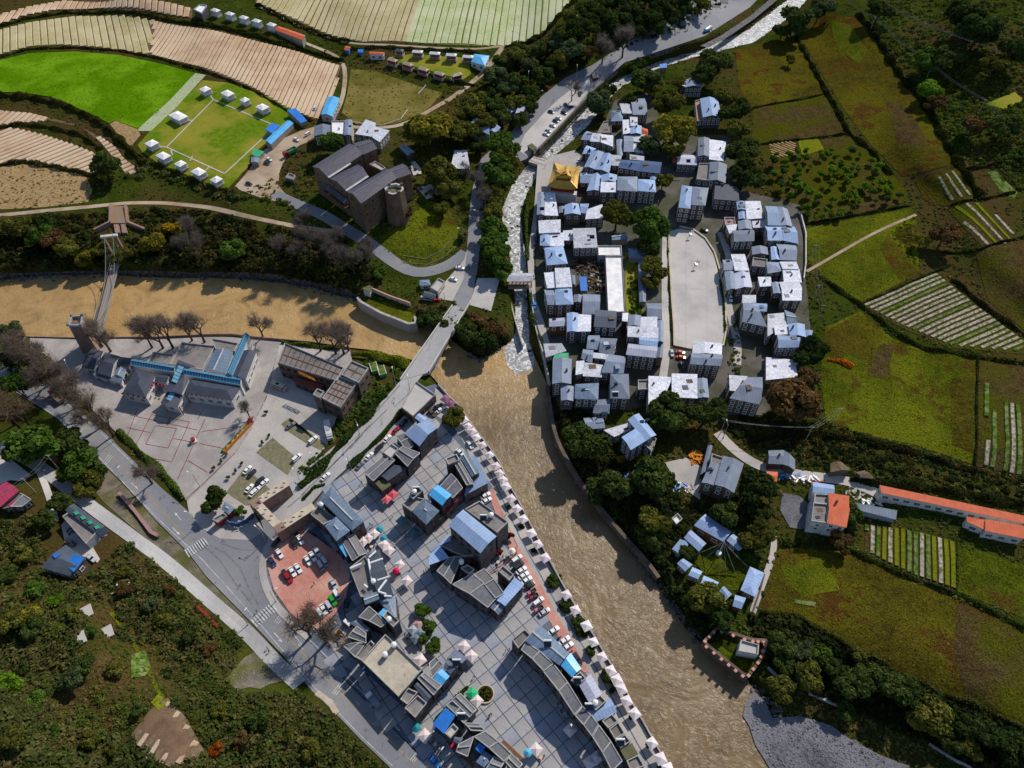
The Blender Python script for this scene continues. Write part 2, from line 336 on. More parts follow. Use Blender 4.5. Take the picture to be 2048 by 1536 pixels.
mat('glass', hexc('1c2228'), None, rough=.12, spec=.7, fine=0); mat('trim_white', hexc('d9d6d0'), None, fine=0); mat('trim_brown', hexc('5c3c2c'), None, fine=0)
mat('timber', hexc('8a5a34'), hexc('74492a'), 1, fine=.3); mat('red_paint', hexc('a02c26'), hexc('8c2620'), 1, fine=.2); mat('pink_paint', hexc('d79a8c'), hexc('c58a7c'), 1, fine=.2)
mat('planks', hexc('a79a8c'), hexc('93877a'), .7, fine=.4); mat('steel', hexc('b9bcc0'), None, rough=.4, metal=.6, fine=0); mat('white_plastic', hexc('e2e2e0'), None, rough=.4, fine=0)
mat('black', hexc('1b1b1d'), None, rough=.6, fine=0); mat('rubber', hexc('1d1d1e'), None, rough=.8, fine=0); mat('cable', hexc('8a8a88'), None, fine=0)
mat('car_paint', (1,1,1), None, rough=.25, spec=.6, objcol=True, fine=0); mat('cloth', (1,1,1), None, rough=.9, objcol=True, fine=.1)
mat('skin', hexc('b98a6c'), None, fine=0); mat('hair', hexc('1d1815'), None, fine=0); mat('trousers', hexc('2a2c34'), None, fine=0)
mat('lamp_white', hexc('e8e8e6'), None, fine=0); mat('lamp_red', hexc('b01818'), None, fine=0)
mat('bark', hexc('4c3f36'), hexc('3a302a'), 2, fine=.3); mat('twig', hexc('6a5c52'), hexc('574a42'), 2, fine=.2); mat('thatch', hexc('8a7a62'), hexc('6f614e'), 1.5, bump=1, fine=.5)
mat('rubble', hexc('4a4642'), hexc('2c2a28'), .9, bump=1.8, bscale=1.5, fine=.6)
mat('orange_grain', hexc('d98a2c'), hexc('c67a22'), 1, fine=.2)
leaf_mat('leaf', .38)
mat('village_dirt', hexc('6e6860'), hexc('56514a'), .12, fine=.5, bump=.5, bscale=1.5, c3=hexc('4c4e34'), scale3=.06)
mat('dry_verge', hexc('857c6c'), hexc('6c6658'), .3, bump=.8, bscale=1.5, fine=.5, c3=hexc('5f6034'), scale3=.09)
mat('coping', hexc('b5b2ae'), hexc('9b9894'), .6, fine=.2)
mat('ramp_concrete', hexc('a9a6a4'), hexc('9b9998'), .12, rough=.8, bump=.15, bscale=3, fine=.25, c3=hexc('b2afac'), scale3=.04, stain=(.35,.61,hexc('84837f')), stretch=(1,.25,1,.75))
mat('rust_paving', hexc('a8763c'), hexc('8a8278'), .35, fine=.4)
mat('tyre_mark', hexc('6c6b6e'), hexc('8a898a'), .5, fine=.3)
for _k in ('terrain','outer','dirt','straw','meadow','lawn','cabbage','furrow','furrow_green','tan_soil','tan_green','pale_green','vivid_green','rough_olive','rough_green','rough_brown','crop_white','crop_green','crop_yellow','dry_verge','gravel','thatch'):
    _b = MATS[_k].node_tree.nodes['Principled BSDF']; _b.inputs['Specular IOR Level'].default_value = 0; _b.inputs['Roughness'].default_value = 1
# ================================================================== leaf clouds (fast numpy meshes)
def quads_mesh(name, V, tint, material, tris=False):
    n, k = V.shape[0], V.shape[1]
    me = bpy.data.meshes.new(name)
    me.vertices.add(n*k); me.vertices.foreach_set('co', V.astype(np.float32).ravel())
    me.loops.add(n*k); me.loops.foreach_set('vertex_index', np.arange(n*k, dtype=np.int32))
    me.polygons.add(n); me.polygons.foreach_set('loop_start', np.arange(0, n*k, k, dtype=np.int32))
    me.update(calc_edges=True)
    a = me.color_attributes.new('tint', 'FLOAT_COLOR', 'POINT')
    c = np.ones((n*k, 4), np.float32); c[:, :3] = np.repeat(tint, k, 0); a.data.foreach_set('color', c.ravel())
    me.materials.append(material); return me
def leaf_quads(c, nrm, size, rng):
    n = len(c); r = rng.normal(size=(n,3)); nrm = nrm + .55*rng.normal(size=(n,3)); nrm /= np.linalg.norm(nrm, axis=1, keepdims=True)
    t = np.cross(nrm, r); t /= np.linalg.norm(t, axis=1, keepdims=True)+1e-9; b = np.cross(nrm, t)
    s = size[:, None]; asp = (0.6+.5*rng.random((n,1)))
    j = lambda: 1+.35*(rng.random((n,1))-.5)
    return np.stack([c-t*s*j()-b*s*asp*.5, c+t*s*.35*j()-b*s*asp*j(), c+t*s*j()+b*s*asp*.5, c-t*s*.35*j()+b*s*asp*j()], 1)
def blob_points(n, rng, flat=1.0, shell=.55):
    d = rng.normal(size=(n,3)); d /= np.linalg.norm(d, axis=1, keepdims=True)
    d[:,2] = np.where(d[:,2] < -.35, -d[:,2]*.5, d[:,2]); r = (shell+(1-shell)*rng.random(n)**.6)[:,None]
    return d*r*np.array([1,1,flat]), d
def pal(cols, n, rng, var=.28):
    c = np.array([hexc(x) for x in cols])[rng.integers(0, len(cols), n)]
    return c*(1+var*(2*rng.random((n,1))-1))
def proj(x, y, z):
    """world -> photograph pixel"""
    d = y*CP - (z-CH)*SP; up = y*SP + (z-CH)*CP
    return 1024+F*x/d, 768-F*up/d
def surf_z(x, y, carved=False):
    z = np.zeros_like(x)
    for _ in range(9):
        px, py = proj(x, y, z); z = (elev if carved else base_elev)(px, py)
    return z
# ================================================================== terrain
def terrain():
    xs = np.arange(-560, 2620, 8.0); ys = np.arange(-330, 1990, 8.0)
    X, Y = np.meshgrid(xs, ys); Z = elev(X, Y)
    V = Gn(X, Y, Z).reshape(-1, 3); nx, ny = len(xs), len(ys)
    i = np.arange(nx*ny).reshape(ny, nx)
    q = np.stack([i[:-1,:-1], i[1:,:-1], i[1:,1:], i[:-1,1:]], -1).reshape(-1, 4)
    me = bpy.data.meshes.new('ground'); me.from_pydata(V.tolist(), [], q.tolist()); me.materials.append(m['terrain'])
    me.polygons.foreach_set('use_smooth', [True]*len(me.polygons)); me.update()
    o = link('ground', me); o['kind'] = 'structure'; o['label'] = 'olive and brown grassy valley ground'
    b = MB(); b.face([(-6000,-6000,-16),(6000,-6000,-16),(6000,9000,-16),(-6000,9000,-16)]); p = b.build('valley_floor', m['outer']); p['kind'] = 'structure'
terrain()
def grid_poly(poly, step):
    bm = bmesh.new(); vs_ = [bm.verts.new((p[0], p[1], 0)) for p in poly]; bm.faces.new(vs_)
    xs = [p[0] for p in poly]; ys = [p[1] for p in poly]
    bmesh.ops.triangulate(bm, faces=bm.faces[:])
    for a, lo, hi in ((0, min(xs), max(xs)), (1, min(ys), max(ys))):
        k = math.floor(lo/step)*step+step
        while k < hi:
            co = (k,0,0) if a == 0 else (0,k,0); no = (1,0,0) if a == 0 else (0,1,0)
            bmesh.ops.bisect_plane(bm, geom=bm.verts[:]+bm.edges[:]+bm.faces[:], plane_co=co, plane_no=no); k += step
    return bm
COVER = []
def sheet(name, poly, material, off=.15, z=None, skirt=0.0, step=8, kind='structure', label=None, parent=None, skirt_mat=None):
    """a surface laid on the land; poly in photograph pixels"""
    COVER.append(poly); bm = grid_poly(poly, step)
    co = np.array([v.co[:2] for v in bm.verts])
    zz = (base_elev(co[:,0], co[:,1]) if z is None else np.full(len(co), float(z)))+off
    W = Gn(co[:,0], co[:,1], zz)
    for v, w in zip(bm.verts, W): v.co = w
    bm.normal_update()
    for f in bm.faces:
        if f.normal.z < 0: f.normal_flip()
    if skirt:
        be = [e for e in bm.edges if e.is_boundary]
        r = bmesh.ops.extrude_edge_only(bm, edges=be)
        for g in r['geom']:
            if isinstance(g, bmesh.types.BMVert): g.co.z -= skirt
        for f in bm.faces:
            f.normal_update()
            if abs(f.normal.z) < .5: f.material_index = 1
    me = bpy.data.meshes.new(name); bm.to_mesh(me); bm.free(); me.materials.append(material); me.materials.append(skirt_mat or m['bank_stone'])
    o = link(name, me, parent)
    if parent is None:
        o['kind'] = kind
        if label: o['label'] = label
    return o
def water_mat(name, c1, c2, foam, foam_amt, wscale, rough=.22, bump=.7, stretch=(1,1,1,0), down=None):
    mm = bpy.data.materials.new(name); mm.use_nodes = True; t = mm.node_tree; N = t.nodes; L = t.links; b = N['Principled BSDF']
    b.inputs['Roughness'].default_value = rough; b.inputs['Specular IOR Level'].default_value = .5
    tc = N.new('ShaderNodeTexCoord'); mp = N.new('ShaderNodeMapping'); mp.inputs['Scale'].default_value = stretch[:3]; mp.inputs['Rotation'].default_value = (0,0,stretch[3])
    L.new(tc.outputs['Object'], mp.inputs[0])
    def noise(sc, det, dist=0.0, ro=.6):
        n = N.new('ShaderNodeTexNoise'); n.inputs['Scale'].default_value = sc; n.inputs['Detail'].default_value = det; n.inputs['Distortion'].default_value = dist; n.inputs['Roughness'].default_value = ro
        L.new(mp.outputs[0], n.inputs['Vector']); return n.outputs['Fac']
    def rng_(f, lo, hi):
        r = N.new('ShaderNodeMapRange'); r.inputs['From Min'].default_value = lo; r.inputs['From Max'].default_value = hi; L.new(f, r.inputs['Value']); return r.outputs[0]
    def mix(f, a, bb):
        x = N.new('ShaderNodeMix'); x.data_type = 'RGBA'; L.new(f, x.inputs[0])
        for s, v in ((x.inputs[6], a), (x.inputs[7], bb)):
            if isinstance(v, tuple): s.default_value = (*v, 1)
            else: L.new(v, s)
        return x.outputs[2]
    w = noise(wscale, 6, 1.6, .65); w2 = noise(wscale*.16, 4, 2.5, .6); col = mix(rng_(noise(.03, 3), .4, .62), c1, c2)
    if down:   # blends to a darker brown downstream
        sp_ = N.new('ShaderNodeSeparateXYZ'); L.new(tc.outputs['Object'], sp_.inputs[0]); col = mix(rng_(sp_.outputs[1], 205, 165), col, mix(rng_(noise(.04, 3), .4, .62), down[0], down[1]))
    dk = N.new('ShaderNodeMix'); dk.data_type = 'RGBA'; dk.blend_type = 'MULTIPLY'; L.new(rng_(w2, .48, .66), dk.inputs[0]); L.new(col, dk.inputs[6]); dk.inputs[7].default_value = (.78,.76,.74,1); col = dk.outputs[2]
    col = mix(rng_(w, foam_amt, foam_amt+.16), col, foam); L.new(col, b.inputs['Base Color'])
    bp = N.new('ShaderNodeBump'); bp.inputs['Strength'].default_value = bump; bp.inputs['Distance'].default_value = .6; pt = N.new('ShaderNodeMath'); pt.operation = 'MULTIPLY'; L.new(w, pt.inputs[0]); L.new(rng_(noise(.05, 3, 1.0), .3, .62), pt.inputs[1]); L.new(pt.outputs[0], bp.inputs['Height']); L.new(bp.outputs[0], b.inputs['Normal'])
    MATS[name] = mm; return mm
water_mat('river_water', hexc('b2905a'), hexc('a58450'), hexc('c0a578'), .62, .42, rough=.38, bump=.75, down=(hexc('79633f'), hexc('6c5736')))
water_mat('rapids', hexc('84837e'), hexc('92918c'), hexc('eef0f2'), .47, .4, rough=.45, bump=.55)
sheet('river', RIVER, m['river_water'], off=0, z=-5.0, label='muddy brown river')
def stream():
    path = []
    for i in range(len(STREAM)-1):
        for k in range(4):
            t = k/4; a, b = STREAM[i], STREAM[i+1]; path.append(tuple(a[j]+(b[j]-a[j])*t for j in range(3)))
    path.append(STREAM[-1])
    pol = strip_poly([(x, y, w+8) for x, y, w in path]); n = len(path); v = []; f = []
    L, R = pol[:n], pol[n:][::-1]
    for i in range(n):
        for k in range(5):
            t = k/4; x = L[i][0]+(R[i][0]-L[i][0])*t; y = L[i][1]+(R[i][1]-L[i][1])*t
            zz = float(water_z(0, path[i][1])) + .05
            if zz < -4.9: zz = -4.94
            zz += .18*math.sin(i*1.7+k*2.1)*(1 if zz > -4.7 else 0)
            v.append(G(x, y, zz))
    for i in range(n-1):
        for k in range(4):
            a = i*5+k; f.append((a, a+1, a+6, a+5))
    me = new_mesh('stream', v, f, [m['rapids']], smooth=True)
    o = link('stream', me); o['kind'] = 'structure'; o['label'] = 'white rapids of the mountain stream'
stream()
# grey gravel bar with shallow margin, lower right
sheet('gravel_bar', PL('1506,1384 1531,1405 1545,1436 1600,1432 1660,1450 1700,1478 1760,1510 1830,1536 1900,1580 1960,1680 1760,1780 1640,1690 1570,1590 1530,1520 1511,1490 1499,1452 1486,1432 1490,1410'), m['gravel'], off=.06, z=-4.75, label='grey gravel bar in the river bend')
for s in ('0,561 40,556 100,551 207,549 275,553 350,556 425,556 512,560 562,565 632,576 674,591 707,596 722,588 690,577 640,565 560,549 500,545 400,544 250,541 150,542 60,546 0,547 -300,549 -300,562',
          '1104,790 1116,870 1134,905 1168,960 1192,995 1227,1037 1258,1075 1298,1117 1318,1150 1352,1208 1384,1250 1412,1280 1404,1289 1374,1262 1344,1221 1309,1162 1289,1127 1249,1085 1219,1047 1184,1005 1159,970 1124,912 1106,870 1097,792'):
    pl = PL(s); bm = grid_poly(pl, 8); co = np.array([v.co[:2] for v in bm.verts]); W = Gn(co[:,0], co[:,1], elev(co[:,0], co[:,1])+.12)
    for v, w in zip(bm.verts, W): v.co = w
    me = bpy.data.meshes.new('stone_bank'); bm.to_mesh(me); bm.free(); me.materials.append(m['bank_stone']); o = link('stone_bank', me); o['kind'] = 'structure'
# boulders strewn along the bank and the rapids (mass)
def boulders(name, pts, rmin, rmax, z_fn, material, seed, kind='stuff', label=None):
    rng = np.random.default_rng(seed); V = []; Fc = []
    ico = [(0,0,1),(.9,0,.3),(.28,.85,.3),(-.72,.53,.3),(-.72,-.53,.3),(.28,-.85,.3),(.7,.5,-.4),(-.3,.8,-.4),(-.9,0,-.4),(-.3,-.8,-.4),(.7,-.5,-.4)]
    fs = [(0,1,2),(0,2,3),(0,3,4),(0,4,5),(0,5,1),(1,6,2),(2,7,3),(3,8,4),(4,9,5),(5,10,1),(2,6,7),(3,7,8),(4,8,9),(5,9,10),(1,10,6)]
    for px, py in pts:
        r = rmin+(rmax-rmin)*rng.random()**2.5; c = G(px, py, z_fn(px, py)); k = len(V)
        for p in ico:
            j = .7+.6*rng.random(); V.append((c[0]+p[0]*r*j, c[1]+p[1]*r*j, c[2]+p[2]*r*.7*j))
        Fc += [tuple(k+q for q in t) for t in fs]
    o = link(name, new_mesh(name, V, Fc, [material])); o['kind'] = kind
    if label: o['label'] = label; o['category'] = 'boulders'
_r = np.random.default_rng(3)
def along(path, n, jit, rng):
    seg = [math.dist(path[i], path[i+1]) for i in range(len(path)-1)]; tot = sum(seg); out = []
    for _ in range(n):
        t = rng.random()*tot
        for i, s in enumerate(seg):
            if t <= s: break
            t -= s
        a, b = path[i], path[i+1]; k = t/max(s, 1e-6)
        out.append((a[0]+(b[0]-a[0])*k+jit*rng.normal(), a[1]+(b[1]-a[1])*k+jit*rng.normal()))
    return out
boulders('bank_boulders', along(PL('0,556 200,549 420,552 560,560 680,588 712,598'), 700, 4.5, _r) + along(PL('1098,790 1110,880 1160,975 1250,1088 1310,1165 1400,1290'), 300, 3, _r) + along(PL('1489,1359 1560,1430 1700,1490 1780,1530'), 160, 6, _r) + along(PL('1440,70 1520,40 1580,-10'), 140, 7, _r)
          + along(PL('940,712 965,722 1000,698'), 60, 3, _r), .25, 1.1, lambda x, y: max(-5.1, E1(x, y)), m['bank_stone'], 4, label='grey boulders lining the river banks')
boulders('stream_boulders', along([(x, y) for x, y, w in STREAM[5:17]], 170, 10, _r), .25, 1.2, lambda x, y: float(water_z(0, y))-.1, m['bank_stone'], 5, label='boulders standing in the white rapids')
_g = [(1500+260*_r.random(), 1400+150*_r.random()) for _ in range(2600)]
_gp = PL('1512,1400 1545,1436 1600,1432 1660,1450 1760,1510 1830,1536 1600,1560 1560,1560 1530,1510 1502,1452')
boulders('gravel_cobbles', [p for p in _g if inside(np.array([p[0]]), np.array([p[1]]), _gp)[0]], .08, .45, lambda x, y: -4.68, m['gravel'], 6, label='loose grey cobbles on the gravel bar')
# ================================================================== fields
def field(name, label, poly, material, off=.12, kind='structure'):
    return sheet(name, poly, material, off=off, label=label, kind=kind)
def rows(parent, poly, d0, d1, spacing, width, material, height=.28, off=.16, mats=None, skip=None, name='planting_bed', seg=8.0):
    """raised beds, each an object of its own, clipped to the field outline; d0->d1 gives their direction in the photograph"""
    zc = B1(*poly[0]); a = G(*d0, B1(*d0)); b = G(*d1, B1(*d1)); d = (b-a); d.z = 0; d.normalize(); nrm = Vector((-d.y, d.x, 0))
    Wp = [G(x, y, B1(x, y)) for x, y in poly]; S = [p.dot(nrm) for p in Wp]; T = [p.dot(d) for p in Wp]
    s = math.floor(min(S)/spacing)*spacing+spacing*.5; k = 0; n = len(Wp)
    while s < max(S):
        xs = []
        for i in range(n):
            s1, s2 = S[i], S[(i+1) % n]
            if (s1 > s) != (s2 > s): xs.append(T[i]+(T[(i+1) % n]-T[i])*(s-s1)/(s2-s1))
        xs.sort()
        for i in range(0, len(xs)-1, 2):
            t0, t1 = xs[i]+.3, xs[i+1]-.3
            if t1-t0 < 2.0: continue
            c = max(1, int((t1-t0)/seg)); ts = np.linspace(t0, t1, c+1)
            w = width*(.9+.2*random.random())
            V = []
            for o_, hh in ((-w/2, -.1), (-w/2*.8, height), (w/2*.8, height), (w/2, -.1)):
                ss = s+o_+.06*np.sin(ts*.25+k)
                x = d.x*ts+nrm.x*ss; y = d.y*ts+nrm.y*ss; V.append(np.stack([x, y, surf_z(x, y)+hh+off], -1))
            V = np.stack(V, 1).reshape(-1, 3); f = []
            for q in range(c):
                for e in range(3): j = q*4+e; f.append((j, j+1, j+5, j+4))
            f += [(0,1,2,3), (c*4+3, c*4+2, c*4+1, c*4)]
            mm = material if mats is None else mats[k % len(mats)]
            if mm is not None: link(name, new_mesh(name, V.tolist(), f, [mm]), parent)
        s += spacing; k += 1
fa = PL('-200,70 0,30 60,14 130,2 250,0 385,18 384,37 300,23 200,18 110,21 50,32 0,50 -200,90')
fA = field('ploughed_field', 'narrow tan ploughed strip along the top left hedge', fa, m['furrow']); rows(fA, fa, (200,5), (195,20), 4.2, 3.7, m['tan_soil'], off=.5, seg=4)
fb = PL('-200,90 0,60 60,45 150,33 230,31 306,41 298,109 200,95 125,90 62,93 0,109 -200,150')
fB = field('ploughed_field', 'pale green tan ploughed field above the bright green field', fb, m['furrow']); rows(fB, fb, (180,35), (190,92), 4.4, 4.0, m['tan_green'])
fc = PL('306,41 430,62 520,85 600,105 682,132 670,172 652,222 630,239 570,214 512,179 400,134 300,109')
fC = field('ploughed_field', 'tan ploughed field with slanting rows beside the light blue barn', fc, m['furrow']); rows(fC, fc, (560,110), (525,180), 3.0, 2.6, m['tan_soil'])
field('green_field', 'vivid green crop field on the left terrace', PL('-200,150 0,120 60,106 150,103 240,110 320,127 390,146 340,200 276,257 230,240 218,246 170,222 100,193 40,184 0,184 -200,200'), m['vivid_green'], .22)
field('cabbage_strip', 'pale strip of cut cabbages beside the bright green field', PL('391,146 412,150 352,215 302,262 276,262 277,257'), m['cabbage'], .18)
field('straw_patch', 'straw coloured patch at the corner of the bright green field', PL('230,241 275,258 281,270 262,293 240,275 220,248'), m['straw'], .18)
fd = PL('-150,230 0,221 60,226 150,248 150,252 100,241 0,250 -150,260'); fD = field('ploughed_field', 'thin tan ploughed strip below the bright green field', fd, m['furrow']); rows(fD, fd, (60,228), (40,245), 3.6, 3.1, m['tan_soil'])
fe = PL('-150,285 0,262 30,256 90,270 150,290 194,308 190,338 178,348 120,332 50,320 0,327 -150,340'); fE = field('ploughed_field', 'tan ploughed field beside the left edge below the hedges', fe, m['furrow']); rows(fE, fe, (120,290), (20,330), 3.6, 3.1, m['tan_soil'])
ff = PL('165,256 205,275 232,294 250,318 280,340 270,347 250,347 225,315 200,285'); fF = field('ploughed_field', 'small tan ploughed wedge by the round hedge tree', ff, m['furrow']); rows(fF, ff, (260,320), (235,330), 3.4, 2.9, m['tan_soil'])
fg = PL('480,-120 512,5 562,28 652,68 687,78 727,85 787,83 815,85 845,-40 860,-120'); fG = field('ploughed_field', 'tan ploughed field at the top middle edge', fg, m['furrow']); rows(fG, fg, (760,10), (735,80), 4.3, 3.9, m['tan_green'])
fh = PL('815,85 862,88 962,92 1024,92 1049,83 1087,63 1117,30 1144,0 1165,-60 1180,-120 860,-120 845,-40'); fH = field('ploughed_field', 'pale green stubble field at the top middle edge', fh, m['furrow_green']); rows(fH, fh, (960,10), (945,85), 4.5, 4.1, m['pale_green'])
field('lawn', 'square green lawn ringed by white camp cabins', PL('405,160 455,165 540,195 600,222 590,245 560,262 515,300 495,335 455,378 400,365 330,335 285,305 275,290 300,262 352,215'), m['lawn'], .14)
field('lawn', 'narrow lawn between two rows of cabins at upper middle', PL('774,115 825,108 937,116 942,148 925,160 862,142 795,124'), m['lawn'], .14)
field('paddock', 'brown green fenced paddock at upper middle', PL('702,138 750,142 837,172 885,186 862,212 834,232 787,249 712,248 684,225 694,190'), m['meadow'], .12)
field('scrub_field', 'brown scrubby field at the left edge above the track', PL('0,335 40,322 100,330 170,350 185,380 176,404 90,414 20,418 -100,420 -100,350'), m['straw'], .10)
RF = [('rough_field', 'olive brown field under the upper right slope', '1470,100 1560,78 1598,72 1648,186 1497,216 1478,170', 'rough_olive'),
 ('rough_field', 'long rust tinged field strip running down the upper right slope', '1650,25 1712,36 1760,100 1830,190 1893,296 1914,328 1805,353 1742,290 1682,210 1622,110 1602,75', 'rough_olive'),
 ('rough_field', 'grey brown field between the hedges above the orchard', '1650,190 1690,268 1502,288 1508,218', 'rough_brown'),
 ('orchard_ground', 'brown orchard ground dotted with small green trees', '1520,300 1690,272 1742,295 1790,355 1818,385 1802,408 1622,446 1570,420 1545,370', 'rough_brown'),
 ('rough_field', 'green field beside the village cut by a thin path', '1612,456 1823,416 1832,430 1776,462 1840,545 1722,606 1645,550 1616,520', 'rough_green'),
 ('vegetable_field', 'field of white mulched vegetable rows on the right', '1725,611 1875,546 1910,575 1960,615 2048,680 2200,760 2200,760 2048,708 1900,695 1812,660', 'rough_brown'),
 ('rough_field', 'wide olive field with an orange bush on the right', '1650,655 1720,622 1790,680 1850,702 1955,712 1950,930 1832,890 1722,868 1652,843 1640,750', 'rough_green'),
 ('rough_field', 'brown plot with green vegetable beds at the right edge', '1958,720 2048,735 2220,780 2220,1010 2048,952 1952,932', 'rough_brown'),
 ('rough_field', 'big olive field at the lower right', '1540,1150 1560,1092 1700,1104 1800,1152 1915,1200 2048,1262 2200,1320 2200,1520 2048,1450 1930,1400 1850,1370 1780,1330 1700,1290 1600,1232 1522,1220', 'rough_olive'),
 ('vegetable_field', 'plot of green and white crop stripes below the orange shed', '1728,1045 1800,1053 1915,1082 1910,1182 1830,1156 1730,1106', 'rough_brown'),
 ('rough_field', 'green field right of the crop stripes at the right edge', '1917,1090 2048,1128 2200,1160 2200,1300 2048,1236 1912,1182', 'rough_green'),
 ('vegetable_field', 'small plot of white mulched rows at the upper right edge', '1893,416 1962,404 2032,462 2022,492 1966,496', 'rough_brown'),
 ('rough_field', 'dark brown field on the right edge above the vegetable rows', '1950,500 2040,480 2200,470 2200,700 2048,660 1975,600', 'rough_brown'),
 ('rough_field', 'rough plot with pale rows right of the orchard', '1830,362 1916,334 1955,395 1890,412 1850,400', 'rough_olive'),
 ('lawn', 'small green meadow on the far upper right slope', '1970,208 2030,184 2048,200 2010,218', 'lawn'),
 ('lawn', 'small bright green plot at the right edge of the upper slope', '1975,345 1990,340 2035,385 2028,398 1998,378', 'crop_green'),
 ('lawn', 'dark green lawn inside the ring of blue roofed huts', '1385,1100 1430,1085 1500,1105 1515,1140 1480,1180 1430,1180 1390,1140', 'rough_green')]
RFO = {}
for nm, lb, pl, mt in RF: RFO[lb] = field(nm, lb, PL(pl), m[mt], .12 if mt != 'rough_green' else .13)
_f = RFO['field of white mulched vegetable rows on the right']
rows(_f, PL('1728,611 1874,548 1908,576 1958,616 2046,682 2150,750 2048,704 1902,692 1815,656'), (1740,612), (1875,553), 2.3, 1.5, m['crop_white'], .3, mats=[m['crop_white'],m['crop_white'],m['crop_white'],m['crop_green'],m['crop_white'],m['crop_white']], seg=7)
_f = RFO['plot of green and white crop stripes below the orange shed']
rows(_f, PL('1732,1049 1800,1057 1912,1085 1907,1178 1830,1152 1733,1104'), (1800,1060), (1800,1140), 1.9, 1.5, m['crop_green'], .45, mats=[m['crop_green'],m['crop_white'],m['crop_green'],m['crop_yellow'],m['crop_white'],m['crop_yellow'],m['crop_yellow'],m['crop_green']], seg=5)
_f = RFO['small plot of white mulched rows at the upper right edge']
rows(_f, PL('1896,417 1960,406 2029,462 2019,489 1968,492'), (1920,420), (1985,480), 3.6, 1.5, m['crop_white'], .3, mats=[m['crop_white'],m['crop_yellow']], seg=6)
_f = RFO['rough plot with pale rows right of the orchard']
rows(_f, PL('1875,355 1912,340 1948,392 1905,402'), (1890,350), (1925,400), 3.4, 1.2, m['crop_white'], .3, seg=6)
_f = RFO['brown plot with green vegetable beds at the right edge']
rows(_f, PL('1961,765 1974,768 1972,835 1960,830'), (1966,768), (1965,832), 2.0, 1.7, m['crop_green'], .6)
rows(_f, PL('1990,800 2048,812 2048,955 1960,930 1985,840'), (2010,810), (2010,930), 2.1, 1.6, m['crop_green'], .5, mats=[m['crop_green'],m['crop_white'],m['crop_green'],None], seg=6)
fp = PL('300,1420 335,1395 368,1430 408,1500 390,1520 340,1536 300,1530 262,1470'); fP = field('ploughed_plot', 'tan ploughed plot on the lower left hillside', fp, m['furrow'], .3)
rows(fP, fp, (350,1420), (290,1510), 1.9, 1.4, m['crop_white'], .35, off=.35, mats=[m['dirt'], m['thatch']])
field('vegetable_plot', 'bright green vegetable plot on the lower left hillside', PL('262,1310 290,1300 302,1335 290,1352 262,1356'), m['crop_green'], .35)
field('vegetable_plot', 'yellow green vegetable plot above the tan ploughed plot', PL('302,1405 318,1385 334,1405 318,1422'), m['crop_yellow'], .38)
field('bare_patch', 'bare brown clearing among the lower left shrubs', PL('185,1312 222,1305 235,1340 200,1362 160,1400 150,1440 128,1430 110,1380 120,1350'), m['rough_brown'], .12)
field('bare_patch', 'grey brown rubble patch beside the lower left lane', PL('452,1356 462,1348 468,1334 480,1326 490,1314 512,1303 530,1320 545,1340 565,1362 540,1368 520,1378 498,1374 470,1382'), m['dry_verge'], .2)
boulders('rubble_stones', along(PL('470,1365 500,1345 540,1355'), 220, 13, _r), .08, .4, lambda x, y: B1(x, y)+.2, m['gravel'], 9, label='loose stones on the rubble patch beside the lane')
for s_, m_ in (('1915,1207 2048,1268 2200,1328 2200,1512 2048,1444 1932,1396 1908,1300','rough_brown'),('1655,660 1718,628 1768,668 1742,732 1700,708 1662,722','rough_olive'),('1740,690 1790,690 1770,760 1735,750','rough_brown'),('1760,500 1776,466 1838,545 1800,562','rough_olive'),('1900,760 1950,745 1947,905 1905,890','rough_olive'),('1660,40 1700,50 1735,100 1720,130 1670,90','rough_green'),('1770,200 1815,215 1860,290 1800,300','rough_brown'),('1560,1130 1650,1115 1680,1180 1590,1195','rough_green')): sheet('crop_patch', PL(s_), m[m_], .17)
sheet('stream_bank', PL('1400,92 1440,72 1500,32 1555,-14 1562,-6 1508,38 1462,70 1418,95'), m['bank_stone'], .3, label='grey stone bank between upper road and stream')
sheet('mound_turf', PL('742,502 790,528 850,538 893,514 918,490 920,455 898,420 862,402 832,422 800,452 762,470'), m['rough_green'], .1, label='open grassy face of the castle mound')
rows(RFO['olive brown field under the upper right slope'], PL('1536,290 1590,282 1596,312 1545,318'), (1545,292), (1590,310), 1.8, 1.2, m['straw'], .3)
field('vegetable_plot', 'yellow green patch above the orchard', PL('1596,282 1634,272 1648,298 1605,312'), m['crop_yellow'], .2)
field('vegetable_plot', 'short green bed alone in the big lower right field', PL('1590,1199 1632,1204 1630,1213 1588,1206'), m['crop_green'], .3)
